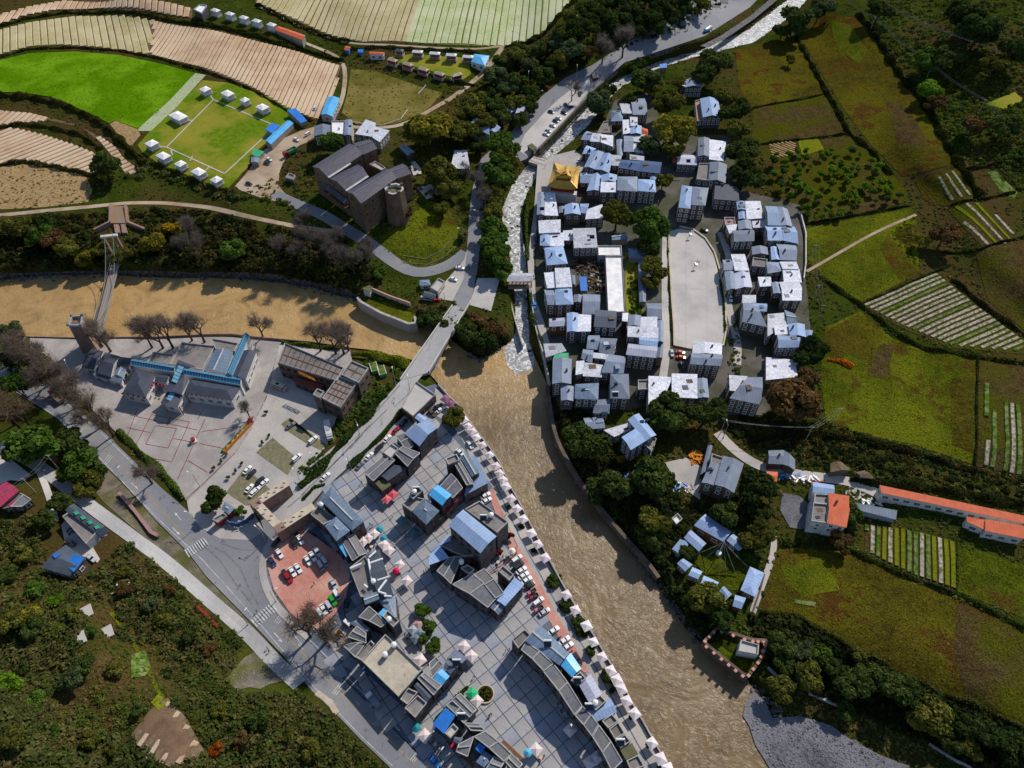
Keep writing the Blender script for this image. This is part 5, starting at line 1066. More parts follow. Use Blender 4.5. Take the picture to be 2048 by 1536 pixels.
house('b', 'y 4 1745,430 1868,445 1830,525 1715,492 hx', label='house with a bright light blue hip roof beside the narrow lawn', wall='white_wall', win='wide')
house('b', 'o 4 185,210 395,282 370,320 150,238 gx', label='shed with a bright orange roof beside the stilt cabins', name='shed', cat='shed', wall='planks', win=None)
house('b', 'o 3 720,368 758,375 740,405 705,395', label='tiny hut with a square orange roof', name='hut', cat='hut', wall='sheet_blue', win=None)
house('b', 'o 4 910,412 1030,418 1020,435 905,428 gx', label='white walled hut with a thin orange roof', name='hut', cat='hut', wall='white_wall', win='wide')
house('a', 'W 5.5 1600,35 1655,42 1612,105 1548,75', label='tall white box shaped cabin at the head of the stilt row', name='cabin', cat='cabin', wall='dark_wall', win=None)
house('b', 'u 2.6 815,400 858,398 856,418 818,418', label='blue portable cabin beside the white walled hut', name='cabin', cat='cabin', wall='sheet_blue', win=None)
# ================================================================== castle on the mound
def castle():
    at = P('H', 700, 700); g = B1(*P('H', 650, 900)); root = thing('castle', G(*at, g), 'stone castle with ridged dark tile roofs round a courtyard', 'castle', at=at)
    h = 15.0
    def wing(q, nm='roof', hh=h, form='gx', rise=None):
        block(root, [P('H', *p) for p in q], hh, 's', form, 'castle_wall', 'slit', g=g, z0=g-9, storey=4.5, ridge='d', rise=rise, skip_low=1)
    wing([(140,530),(560,268),(715,385),(320,655)], rise=2.0); wing([(600,265),(790,220),(880,325),(715,395)], hh=14.6, rise=1.4)
    wing([(325,660),(660,505),(780,640),(520,800)], hh=14.6, rise=1.6); wing([(525,815),(985,555),(1100,665),(695,950)], rise=2.0); wing([(1010,560),(1165,495),(1270,610),(1095,670)], hh=14.6, rise=1.4)
    block(root, [P('H', *p) for p in ((790,505),(860,470),(975,545),(930,575))], 10, 'C', 'par', 'castle_wall', None, g=g, z0=g-6)
    # valley gutters between the roofs
    for a, b_ in (((325,655),(575,495)), ((525,805),(775,640))):
        k = MB(); k.bar(G(*P('H', *a), g+h+.45), G(*P('H', *b_), g+h+.45), 1.2, .3); k.build('gutter', m['ridge_white'], root)
    # battered keep with crenellated rim
    c = G(*P('H', 1070, 770), g+h+1.5); kb = MB(); n = 8; rt, rbm = 4.6, 6.6; z0, z1 = g-9, g+h+1
    ring = lambda r, z: [Vector((c.x+r*math.cos(2*math.pi*(i+.5)/n+.3), c.y+r*math.sin(2*math.pi*(i+.5)/n+.3), z)) for i in range(n)]
    A, Bq, I = ring(rbm, z0), ring(rt, z1), ring(rt-.9, z1); I2 = ring(rt-.9, z1-1.6)
    for i in range(n):
        j = (i+1) % n; kb.face([A[i], A[j], Bq[j], Bq[i]]); kb.face([Bq[i], Bq[j], I[j], I[i]], 1); kb.face([I[i], I[j], I2[j], I2[i]], 1)
    kb.face(I2, 2); kb.build('keep', [m['castle_wall'], m['pale_concrete'], m['olive_roof']], root)
    for i in range(0, n, 2):
        mb = MB(); p = (Bq[i]+I[i])/2; mb.box((p.x, p.y, z1+.5), (1.3, 1.3, 1.0), .3); mb.build('merlon', m['castle_wall'], root)
    # sloping foot of the south corner and timber balcony on the west face
    f = [G(*P('H', *p), g+h) for p in ((140,530),(695,950))]
    b = MB(); d = (f[1]-f[0]); d.z = 0; L_ = d.length; d.normalize(); nn = Vector((d.y, -d.x, 0))
    if nn.dot(Vector((0,0,0))-f[0]) < 0: nn = -nn
    s = f[0]+d*L_*.22; e = f[0]+d*L_*.72; zz = g+h-4.5
    b.face([Vector((s.x, s.y, zz)), Vector((e.x, e.y, zz)), Vector((e.x, e.y, zz-.9))+nn*2.2, Vector((s.x, s.y, zz-.9))+nn*2.2]); b.build('balcony_roof', m['tile_castle'], root)
    bb = MB(); bb.prism(ccw([(s+nn*.05)[:2], (e+nn*.05)[:2], (e+nn*1.8)[:2], (s+nn*1.8)[:2]]), zz-4.2, zz-3.9); bb.build('balcony_floor', m['timber'], root)
    rl = MB()
    for k in range(12):
        p = s.lerp(e, k/11)+nn*1.75; rl.tube((p.x, p.y, zz-4), (p.x, p.y, zz-.9), .12, .12, 4)
    rl.build('balcony_posts', m['trim_brown'], root)
castle()
# terrace with fire pit right of the castle
def terrace_court():
    q = PL('1330,770 1520,720 1620,840 1440,900', 'H'); sheet('castle_terrace', q, m['pale_concrete'], .4, skirt=1.5, label='small pale terrace right of the castle')
    c = G(*P('H', 1490, 830), B1(*P('H', 1490, 830))+.4); t = thing('stone_altar', c, 'square brown stone altar on the pale castle terrace', 'altar', at=P('H', 1490, 830))
    b = MB(); b.box((c.x, c.y, c.z+.3), (3.4, 3.4, .6), .5); b.build('plinth', m['tower_wall'], t); b = MB(); b.box((c.x, c.y, c.z+.9), (2.0, 2.0, .7), .5); b.build('hearth', m['stone_wall'], t)
terrace_court()
sheet('castle_court', PL('1260,480 1310,470 1380,560 1380,610 1290,630 1265,560', 'H'), m['concrete'], .4, label='grey court at the castle gate')
# ================================================================== golden temple
def temple():
    at = P('c', 415, 1410); g = B1(*at); root = thing('temple', G(*at, g), 'golden roofed temple with two upturned tiers', 'temple', at=at)
    def tier(q, z, top, ztop, nm, flare=1.0):
        """hipped skirt roof between outer quad (eaves) and inner quad, corners turned up"""
        O = [G(*P('c', *p), g+z) for p in q]; I = [G(*P('c', *p), g+ztop) for p in top]; b = MB(); N = 8
        for s in range(4):
            a, c = O[s], O[(s+1) % 4]; ia, ic = I[s], I[(s+1) % 4]; e = (c-a).normalized(); prev = None
            for k in range(N+1):
                t = k/N; up = flare*(abs(2*t-1)**3); o = a.lerp(c, t)+Vector((0,0,up)); i = ia.lerp(ic, t); mid = (o+i)/2-Vector((0,0,.35)); row = (o, mid, i)
                if prev:
                    for j in range(2):
                        p = [prev[j], row[j], row[j+1], prev[j+1]]
                        if (p[1]-p[0]).cross(p[2]-p[0]).z < 0: p = p[::-1]
                        b.face(p, 0, [(x.dot(e), x.z) for x in p])
                prev = row
        b.build(nm, m['gold'], root)
        rd = MB()
        for s in range(4): rd.bar(O[s]+Vector((0,0,flare+.1)), I[s]+Vector((0,0,.1)), .35, .35)
        rd.build('hip_ridge', m['gold'], root)
    tier([(335,1310),(540,1345),(520,1525),(285,1500)], 8, [(375,1385),(475,1400),(470,1450),(350,1440)], 11, 'lower_roof', 1.2)
    tier([(345,1375),(440,1330),(485,1430),(345,1425)], 13.2, [(380,1385),(430,1372),(445,1402),(380,1402)], 15.4, 'upper_roof', .9)
    w = MB(); w.prism(ccw([G(*P('c', *p), g+8)[:2] for p in ((350,1330),(520,1360),(500,1505),(310,1485))]), g-2, g+8); w.build('wall', m['red_paint'], root)
    w = MB(); w.prism(ccw([G(*P('c', *p), g+11)[:2] for p in ((378,1388),(470,1402),(465,1448),(355,1438))]), g+10, g+13.4); w.build('upper_wall', m['timber'], root)
    w = MB(); w.bar(G(*P('c', 380, 1393), g+15.5), G(*P('c', 440, 1387), g+15.5), .5, .6); w.build('crest', m['gold'], root)
    p = G(*P('c', 410, 1390), g+15.8); w = MB(); w.tube(p, p+Vector((0,0,1.6)), .45, .05, 8); w.build('finial', m['gold'], root)
    w = MB(); q = [G(*P('c', *p), g+5) for p in ((300,1500),(520,1530),(515,1560),(295,1545))]; w.prism(ccw([x[:2] for x in q]), g-1, g+5); w.build('porch', m['white_wall'], root)
temple()
# ================================================================== bridges
def rail_run(pts, h, parent, material, name='railing', post=2.0, w=.12):
    b = MB()
    for i in range(len(pts)-1):
        a, c = Vector(pts[i]), Vector(pts[i+1]); n = max(1, int((c-a).length/post))
        for k in range(n+1):
            p = a.lerp(c, k/n); b.tube(p, p+Vector((0,0,h)), w*.6, w*.6, 4)
        for z in (h, h*.55): b.bar(a+Vector((0,0,z)), c+Vector((0,0,z)), w, w)
    return b.build(name, material, parent)
def road_bridge():
    A = [G(801,761,.25), G(905,613,.25)]; Bp = [G(858,745,.25), G(943,603,.25)]; c = (A[0]+Bp[1])/2
    root = thing('road_bridge', (c.x, c.y, -5), 'straight grey concrete road bridge over the brown river', 'bridge', at=(880,690))
    n = 14; d = MB(); d.prism(ccw([p[:2] for p in (A[0], Bp[0], Bp[1], A[1])]), -1.0, .34); d.build('deck', m['ramp_concrete'], root)
    for E in (A, Bp):
        b = MB(); b.bar(E[0]+Vector((0,0,.75)), E[1]+Vector((0,0,.75)), .35, .95); b.build('parapet', m['white_wall'], root)
    # arch ribs and spandrel columns below the deck
    for f in (.12, .88):
        a = A[0].lerp(Bp[0], f); e = A[1].lerp(Bp[1], f); b = MB(); prev = None
        for k in range(17):
            t = k/16; p = a.lerp(e, .08+.84*t); p.z = -7.0+5.6*4*t*(1-t)
            if prev: b.bar(prev, p, .9, .8)
            if k % 2 == 0 and p.z < -1.6: b.tube(p, (p.x, p.y, -1), .3, .3, 5)
            prev = p
        b.build('arch_rib', m['concrete'], root)
    return root
road_bridge()
def suspension_bridge():
    z = .6; a = G(190,686,z); e = G(236,505,z+.2); c = (a+e)/2; root = thing('suspension_footbridge', (c.x, c.y, -5), 'long narrow suspension footbridge across the brown river', 'footbridge', at=(215,600))
    d = (e-a); L_ = d.length; d.normalize(); s = Vector((-d.y, d.x, 0)).normalized(); W = 1.9
    n = 90
    pl = MB(); pl.box((0,0,0), (L_/n*.86, W*2, .12)); me = new_mesh('plank', pl.v, pl.f, [m['planks']], pl.m); rz = math.atan2(d.y, d.x)
    for k in range(n):
        p = a.lerp(e, (k+.5)/n); p.z += -.9*4*((k+.5)/n)*(1-(k+.5)/n)*.5
        o = bpy.data.objects.new('plank', me); COL.objects.link(o); o.parent = root; o.location = p-Vector(root.location); o.rotation_euler = (0,0,rz)
    T1, T0 = 11.0, 9.0
    for sd in (-1, 1):
        b = MB(); r = MB(); prev = None; pr2 = None
        for k in range(31):
            t = k/30; p = a.lerp(e, t)+s*sd*W; dk = p.z-.45*4*t*(1-t); zc = dk+1.1+(8.5 if t < .5 else 9.5)*(2*t-1)**2
            q = Vector((p.x, p.y, zc)); h = Vector((p.x, p.y, dk+1.1)); f = Vector((p.x, p.y, dk))
            b.tube(f, q, .035, .035, 3, cap=False)
            if prev: b.tube(prev, q, .1, .1, 5, cap=False); r.bar(pr2, h, .08, .08)
            prev, pr2 = q, h
        b.build('suspension_cable', m['cable'], root); r.build('handrail', m['steel'], root)
    # far portal: two leaning pink legs with a beam
    for sd in (-1, 1):
        b = MB(); p = e+s*sd*(W+.9); b.tube((p.x, p.y, -4), (p.x, p.y, 10.5), 1.0, .6, 4); b.build('portal_leg', m['tower_wall'], root)
    b = MB(); p, q = e+s*(W+1.8), e-s*(W+1.8); b.bar((p.x, p.y, 10.6), (q.x, q.y, 10.6), 1.5, .9); b.build('portal_beam', m['pale_concrete'], root)
    # anchorage behind with stepped orange paving
    g = B1(237, 430); an = MB(); Q = [G(*p, g+1.2) for p in ((222,412),(252,412),(256,446),(221,446))]; an.prism(ccw([x[:2] for x in Q]), g-4, g+1.2); an.build('anchor_block', m['rust_paving'], root)
    for A_, B_ in (((221,446),(190,462)), ((256,446),(290,460)), ((222,412),(221,446)), ((252,412),(256,446))):
        w = MB(); w.bar(G(*A_, g+1.2), G(*B_, g+.4), 1.0, 2.4); w.build('wing_wall', m['tower_wall'], root)
    for x in (232, 246):
        w = MB(); w.prism(ccw([G(x+dx, y, g+1)[:2] for dx, y in ((-5,448),(5,448),(8,465),(-2,465))]), g-5, g+.9); w.build('buttress', m['tower_wall'], root)
    return root
suspension_bridge()
def watch_tower():
    at = (160, 668); g = 0.4; t = thing('watch_tower', G(183,706,g), 'tall battered stone tower at the near end of the footbridge', 'tower', at=at); h = 15
    top = [G(*P('e', *p), g+h) for p in ((580,1005),(668,998),(655,1080),(553,1080))]; c = sum(top, Vector())/4; bot = [Vector((c.x+(p.x-c.x)*1.45, c.y+(p.y-c.y)*1.45, g-3)) for p in top]
    b = MB()
    for i in range(4):
        j = (i+1) % 4; b.face([bot[j], bot[i], top[i], top[j]])
    b.build('shaft', m['tower_wall'], t)
    inn = [c+(p-c)*.84 for p in top]; r = MB()
    for i in range(4):
        j = (i+1) % 4; r.prism(ccw([top[i][:2], top[j][:2], inn[j][:2], inn[i][:2]]), g+h-.1, g+h+1.0)
    r.build('parapet', m['grey_wall'], t); f = MB(); f.prism(ccw([p[:2] for p in inn]), g+h-.5, g+h-.3); f.build('roof_deck', m['terrace_pink'], t)
    for p in top:
        k = MB(); k.box((p.x, p.y, g+h+1.3), (.8,.8,.9)); k.build('merlon', m['tile_dark'], t)
watch_tower()
def covered_bridge():
    g = 0; at = (1040, 557); q = [G(x, y, 4.2) for x, y in ((1014,546),(1066,546),(1066,562),(1014,563))]; c = sum(q, Vector())/4
    root = thing('covered_bridge', (c.x, c.y, -3), 'covered footbridge with a slate roof across the stream', 'bridge', at=at)
    b = MB(); roof_mesh(b, q, 4.2, 'gx', .9); b.build('roof', m['slate_white'], root)
    d = MB(); d.prism(ccw([p[:2] for p in shrink(q, .3)]), -.8, .35); d.build('deck', m['planks'], root)
    ps = shrink(q, .5)
    for a, e in ((ps[0], ps[1]), (ps[3], ps[2])):
        rail_run([Vector((a.x, a.y, .35)), Vector((e.x, e.y, .35))], 1.1, root, m['timber'])
        for k in range(7):
            p = a.lerp(e, k/6); t = MB(); t.tube((p.x, p.y, .3), (p.x, p.y, 4.1), .16, .16, 5); t.build('post', m['timber'], root)
covered_bridge()
def small_bridge():
    a, e = G(1062,318,1.2), G(1092,328,1.0); c = (a+e)/2; root = thing('stone_bridge', (c.x, c.y, -2), 'short concrete bridge beside the golden temple', 'bridge', at=(1077,322))
    d = (e-a).normalized(); s = Vector((-d.y, d.x, 0))*3.0; b = MB(); b.prism(ccw([(a-s)[:2], (e-s)[:2], (e+s)[:2], (a+s)[:2]]), .2, 1.3); b.build('deck', m['pale_concrete'], root)
    for k in (-1, 1): rail_run([(a+s*k*.95)+Vector((0,0,.2)), (e+s*k*.95)+Vector((0,0,.3))], 1.1, root, m['timber'])
small_bridge()
# ================================================================== walls
def wall(path, h, w, material, label, name='wall', cat='wall', off=0.0, base=None, cap=None, below=1.2, carved=False):
    zs = [B1(*p) if base is None else base for p in path]; W = [G(x, y, z) for (x, y), z in zip(path, zs)]
    c = path[len(path)//2]; root = thing(name, G(c[0], c[1], zs[len(path)//2]), label, cat, at=c)
    b = MB(); cp_ = MB()
    for i in range(len(W)-1):
        a, e = W[i], W[i+1]; d = (e-a); d.z = 0
        if d.length < .05: continue
        d.normalize(); s = Vector((-d.y, d.x, 0))*w/2; ext = d*w*.45
        P0, P1 = a-ext, e+ext
        lo = [P0-s, P1-s, P1+s, P0+s]; z0 = [a.z-below, e.z-below, e.z-below, a.z-below]; z1 = [a.z+h, e.z+h, e.z+h, a.z+h]
        L = [Vector((p.x, p.y, z)) for p, z in zip(lo, z0)]; U = [Vector((p.x, p.y, z+off+.002*i)) for p, z in zip(lo, z1)]
        b.face(U); [b.face([L[k], L[(k+1) % 4], U[(k+1) % 4], U[k]]) for k in range(4)]
        if cap: cp_.bar(a+Vector((0,0,h+.1+.003*i)), e+Vector((0,0,h+.1+.003*i)), w*1.25, .2)
    b.build('masonry', material, root)
    if cap: cp_.build('coping', cap, root)
    return root
# pier in the river with retaining walls
wall(PL('716,598 722,606 762,628 818,650 832,648 830,636'), .8, .9, m['concrete'], 'grey concrete retaining wall of the river pier', 'retaining_wall', base=-.4, below=7, cap=m['kerb'])
sheet('pier', PL('718,600 740,596 760,602 800,612 826,622 838,630 832,645 820,647 765,626 726,606'), m['rough_green'], .1, z=-.4, skirt=6, label='grassy river pier')
wall(PL('745,583 780,598 820,612'), 2.0, .5, m['cream_wall'], 'low cream wall with pink caps behind the river pier', cap=m['pink_paint'])
wall(PL('72,676 160,678 215,677 312,676 412,671 462,670 512,676 567,681 624,686 699,697'), 1.0, .35, m['tower_wall'], 'pinkish parapet along the near river bank', 'parapet_wall', base=.25, below=8)
wall(PL('877,772 897,794 922,817 937,842 957,869 979,897 999,927 1019,972 1036,1002 1059,1047 1076,1079 1099,1122 1116,1154 1134,1186 1164,1236 1189,1276 1214,1318 1241,1361 1264,1408 1289,1451 1314,1496 1339,1538 1380,1612'), 1.1, .4, m['kerb'], 'pale parapet along the town promenade', 'parapet_wall', base=.25, below=7.5)
wall(PL('1079,298 1110,266 1150,223 1190,180 1216,158'), .9, .9, m['stone_wall'], 'ivy topped stone wall between parking strip and rapids', below=4)
wall(PL('1337,465 1338,520 1341,560 1343,600 1347,650 1348,692 1380,699 1446,692 1452,660 1450,600 1440,545 1428,505 1410,478 1385,460 1360,455'), .9, .7, m['cream_wall'], 'cream kerb wall ringing the sports yard', 'yard_wall')
wall(PL('1600,430 1610,470 1610,530 1606,560'), 1.6, .5, m['white_wall'], 'white wall behind the right edge village houses')
wall(PL('1405,1288 1432,1260 1500,1283 1532,1285 1520,1320 1492,1358 1450,1325 1405,1288'), 1.8, .7, m['stone_wall'], 'stone wall of the walled river platform with pink caps', 'compound_wall', base=-2.2, below=5, cap=m['stone_wall'])
_cw = THINGS[-1][0]
for a, e in zip(PL('1405,1288 1432,1260 1500,1283 1532,1285 1520,1320 1492,1358 1450,1325'), PL('1432,1260 1500,1283 1532,1285 1520,1320 1492,1358 1450,1325 1405,1288')):
    for k in range(3): p = G(a[0]+(e[0]-a[0])*(k+.5)/3, a[1]+(e[1]-a[1])*(k+.5)/3, -.2); b = MB(); b.box((p.x, p.y, -.05), (.9,.9,.5), .7); b.build('cap_stone', m['pink_paint'], _cw)

sheet('platform_ground', PL('1408,1287 1433,1263 1500,1284 1528,1288 1517,1320 1491,1354 1450,1322'), m['rough_green'], .1, z=-2.4, skirt=4, label='weedy ground of the walled river platform')
for s, lb in (('1536,1337 1560,1360 1580,1366 1600,1368','grey stone wall left of the lower right trees'),('1618,1388 1650,1402 1690,1418','pale stone wall above the gravel bar'),('1650,1400 1662,1378','short stone wall joining two walls above the gravel bar'),('1858,1490 1905,1520 1960,1545','stone wall at the bottom right')):
    wall(PL(s), .9, .6, m['concrete'], lb)
wall(PL('1100,770 1090,720 1072,660 1062,600 1058,570'), .9, .5, m['concrete'], 'grey parapet of the village lane above the stream', below=5)
wall(PL('1045,690 1030,640 1018,590 1014,575'), .5, .5, m['concrete'], 'left training wall of the stream below the covered bridge', base=-2.5, below=4)
wall(PL('242,990 275,1028 305,1068 318,1075'), 1.6, .9, m['tower_wall'], 'long brown retaining wall below the main road', below=4, cap=m['terrace_pink'])
wall(PL('398,1217 418,1235 436,1254'), 1.2, .8, m['red_paint'], 'short red barrier wall at the lower lane', below=2)
wall(PL('637,1388 660,1405 672,1424'), .4, 1.6, m['cream_wall'], 'pale concrete block kerb at the road edge below the junction')
wall(PL('1505,1225 1520,1180 1528,1150'), .6, .5, m['stone_wall'], 'curved low stone wall right of the hut ring')
wall(PL('805,620 850,645 880,655'), .2, .4, m['stone_wall'], 'short wall beside the bank thicket', base=-1, below=4)
for s, lb in (('808,512 850,519 882,503 908,474','upper earth terrace edge on the castle mound'),('805,526 855,530 890,514 915,488','lower earth terrace edge on the castle mound')): wall(PL(s), .35, .5, m['stone_wall'], lb, 'terrace_edge')
# curved blue wall with white lettering strokes near the junction
cw = wall(PL('448,1036 462,1050 478,1052 495,1046 508,1034'), 2.2, .5, m['metal_navy'], 'curved blue sign wall with white lettering at the junction', 'sign_wall', cat='sign')
for k in range(7):
    x = 452+k*8.0; y = [1042.5,1049,1053.5,1054.5,1052,1047.5,1041][k]; p = ground(x, y+1.0, 1.2); b = MB(); rr = random.Random(k)
    for q in range(4): b.bar(p+Vector((rr.uniform(-.5,.5),-.1,rr.uniform(-.5,.5))), p+Vector((rr.uniform(-.5,.5),-.1,rr.uniform(-.5,.5))), .1, .14)
    b.build('sign_character', m['trim_white'], cw)
# gatehouse over the ramp road
def gatehouse():
    g = 0; at = (545, 1010); root = thing('gatehouse', G(545,1020,0), 'cream topped gate wall with red flags across the ramp road', 'gate', at=at); H = 6.5
    pts = [G(x, y, H) for x, y in ((575,966),(512,1006),(560,1056),(628,1012))]
    for i, (a, e) in enumerate(zip(pts[:-1], pts[1:])):
        d = (e-a).normalized(); s = Vector((-d.y, d.x, 0))*1.3; b = MB(); z0 = 4.6 if i == 1 else -.5
        b.prism(ccw([(a-s)[:2], (e-s)[:2], (e+s)[:2], (a+s)[:2]]), z0, H-.02*i); b.build('beam' if i == 1 else 'side_wall', m['red_paint'] if i == 1 else m['tower_wall'], root)
        t = MB(); t.prism(ccw([(a-s*1.12)[:2], (e-s*1.12)[:2], (e+s*1.12)[:2], (a+s*1.12)[:2]]), H+.01*i, H+.3+.01*i); t.build('coping', m['cream_wall'], root)
    for i in (1, 2):
        b = MB(); b.box((pts[i].x, pts[i].y, H/2), (3.2, 3.2, H+.7), .7); b.build('pier', m['tower_wall'], root)
    for k in range(10):
        seg = k % 3; t = (k//3+.5)/4; p = pts[seg].lerp(pts[seg+1], t)+Vector((0,0,.3)); b = MB(); b.tube(p, p+Vector((0,0,1.6)), .05, .05, 4); q = p+Vector((0,0,1.6)); b.face([q, q+Vector((1.0,.1,-.1)), q+Vector((1.0,.1,-.8)), q+Vector((0,0,-.7))], 1); b.face([q+Vector((0,0,-.7)), q+Vector((1.0,.1,-.8)), q+Vector((1.0,.1,-.1)), q], 1); b.build('flag', [m['steel'], m['sheet_red']], root)
gatehouse()
# ruin and debris in the village
def pile(r, x, y, w, d, h, material, label, name='debris_pile', cat='debris', n=60, seed=1, mats=None):
    px, py = P(r, x, y); c = ground(px, py); t = thing(name, c, label, cat, at=(px, py)); rr = random.Random(seed); b = MB()
    for k in range(n):
        u, v = rr.uniform(-1,1), rr.uniform(-1,1)
        if u*u+v*v > 1: continue
        hh = h*(1-(u*u+v*v)*.8); a = rr.uniform(0,6.28); b.box((c.x+u*w/2, c.y+v*d/2, c.z+hh*rr.random()), (rr.uniform(.3,2.6), rr.uniform(.15,.7), rr.uniform(.1,.6)), a, m=rr.randrange(len(mats)) if mats else 0)
    b.build('rubble', mats or [material], t)
pile('g', 610, 600, 16, 14, 2.5, m['rubble'], 'heap of charred rubble beside the white L-shaped roof', n=160, mats=[m['rubble'], m['trim_brown'], m['thatch']]); pile('g', 690, 730, 12, 16, 2.5, m['rubble'], 'heap of broken beams below the blue shelter', n=150, seed=2, mats=[m['rubble'], m['timber'], m['concrete']])
pile('F', 970, 1230, 6, 7, 1, m['rubble'], 'clutter of scrap behind the blue awning at the road', n=60, seed=3, mats=[m['white_plastic'], m['timber'], m['steel'], m['sheet_orange']]); pile('l', 150, 740, 16, 3, .8, m['planks'], 'row of stacked timber under tarpaulins by the lower lane', n=70, seed=4, mats=[m['planks'], m['sheet_blue'], m['white_plastic']])
pile('l', 320, 770, 12, 3, .8, m['planks'], 'red and white tarpaulin heap left of the orange roofed house', n=40, seed=5, mats=[m['sheet_red'], m['white_plastic']]); pile('k', 1340, 830, 14, 4, .8, m['planks'], 'heap of planks and blue sheets along the house yard', n=60, seed=6, mats=[m['planks'], m['sheet_blue'], m['white_plastic']])
pile('l', 830, 945, 9, 3, .6, m['white_plastic'], 'pile of white boards above the grey lean-to', n=40, seed=7); pile('k', 910, 700, 7, 8, .6, m['sheet_blue'], 'crumpled blue tarpaulins beside the L-shaped blue roof', n=30, seed=8); pile('l', 690, 870, 7, 5, .8, m['concrete'], 'scattered pale boulders behind the orange roofed house', n=30, seed=9)
pile('l', 900, 790, 7, 2.5, .6, m['sheet_blue'], 'blue and white tarpaulins at the end of the long orange shed', n=30, seed=10, mats=[m['sheet_blue'], m['white_plastic']]);
pile('k', 1475, 590, 5, 6, 1.2, m['orange_grain'], 'heap of drying orange corn in the house yard', name='corn_heap', cat='corn', n=120, seed=12)
pile('m', 975, 120, 5, 5, 1, m['white_plastic'], 'white tarpaulin heap among lower left shrubs', n=18, seed=13); pile('e', 1200, 480, 7, 4, .7, m['steel'], 'grey scrap pile beside the footbridge end', n=20, seed=14)
for r, x, y, w, d, lb in (('m',685,290,3.6,3.8,'pale threshing slab among the lower left shrubs'),('m',850,455,3.6,3.8,'square pale concrete slab above the green hillside plot'),('m',630,505,3.6,3.8,'small pale bare slab among the lower left shrubs')):
    px, py = P(r, x, y); g = ground(px, py, .3); t = thing('concrete_slab', g, lb, 'slab', at=(px, py)); b = MB(); b.box((g.x, g.y, g.z), (w, d, .5), .6); b.build('slab', m['pale_concrete'], t)
# yellow sign board with red emblem on the hall square
def board():
    a, e = G(*P('A', 1690, 1365), .3), G(*P('A', 1960, 1075), .3); root = thing('sign_board', a, 'long yellow sign board with a red star shape on the hall square', 'sign', at=P('A', 1820, 1220))
    d = (e-a).normalized(); b = MB(); b.bar(a+Vector((0,0,.9)), e+Vector((0,0,.9)), .5, 1.5); b.build('panel', m['orange_grain'], root)
    s = Vector((d.y, -d.x, 0)); s = s if s.y < 0 else -s; rr = random.Random(2)
    for k in range(10):
        p = a.lerp(e, (k+.7)/11)+Vector((0,0,1.8)); c = MB()
        for q in range(4): c.bar(p+d*rr.uniform(-.5,.5)+Vector((0,0,rr.uniform(-.5,.5))), p+d*rr.uniform(-.5,.5)+Vector((0,0,rr.uniform(-.5,.5))), .16, .22)
        c.build('sign_character', m['trim_white'] if k % 2 else m['black'], root)
    p = e+Vector((0,0,2.2)); c = MB(); pts = [p+d*(2.4*math.cos(t)*(1 if k % 2 == 0 else .45))+Vector((0,0,2.4*math.sin(t)*(1 if k % 2 == 0 else .45))) for k, t in enumerate([math.pi/2+i*math.pi/5 for i in range(10)])]
    n = Vector((-d.y, d.x, 0))*.2; c.face([q+n for q in pts]); c.face([q-n for q in pts][::-1]); [c.face([pts[i]-n, pts[(i+1) % 10]-n, pts[(i+1) % 10]+n, pts[i]+n]) for i in range(10)]; c.build('red_emblem', m['red_paint'], root)
    h = MB(); h.bar(a+s*-1.2+Vector((0,0,.3)), e+s*-1.2+Vector((0,0,.3)), 1.2, .8); h.build('planting_strip', m['crop_green'], root)
board()
# prayer flag pole with strings in the hut ring
def flag_pole():
    at = P('k', 1650, 1360); c = ground(*at); t = thing('flag_pole', c, 'white pole with strings of pale flags in the hut ring', 'flag pole', at=at); top = c+Vector((0,0,9))
    b = MB(); b.tube(c, top, .2, .1, 6); b.tube(c, c+Vector((0,0,1.2)), 1.1, .9, 10); b.build('pole', m['white_plastic'], t)
    for k, (x, y) in enumerate(((1420,1380),(1480,1450),(1550,1520),(1660,1540),(1720,1530),(1800,1530),(1890,1460),(1800,1345),(1520,1340))):
        e = ground(*P('k', x, y), .8); s = MB(); fl = MB(); prev = None
        for q in range(11):
            f = q/10; p = top.lerp(e, f); p.z -= 1.2*4*f*(1-f)*.5
            if prev: s.tube(prev, p, .025, .025, 3, cap=False); fl.face([prev, p, p-Vector((0,0,.4)), prev-Vector((0,0,.4))], (q+k) % 3)
            prev = p
        s.build('string', m['cable'], t); fl.build('flags', [m['trim_white'], m['cream_wall'], m['grey_wall']], t)
flag_pole()
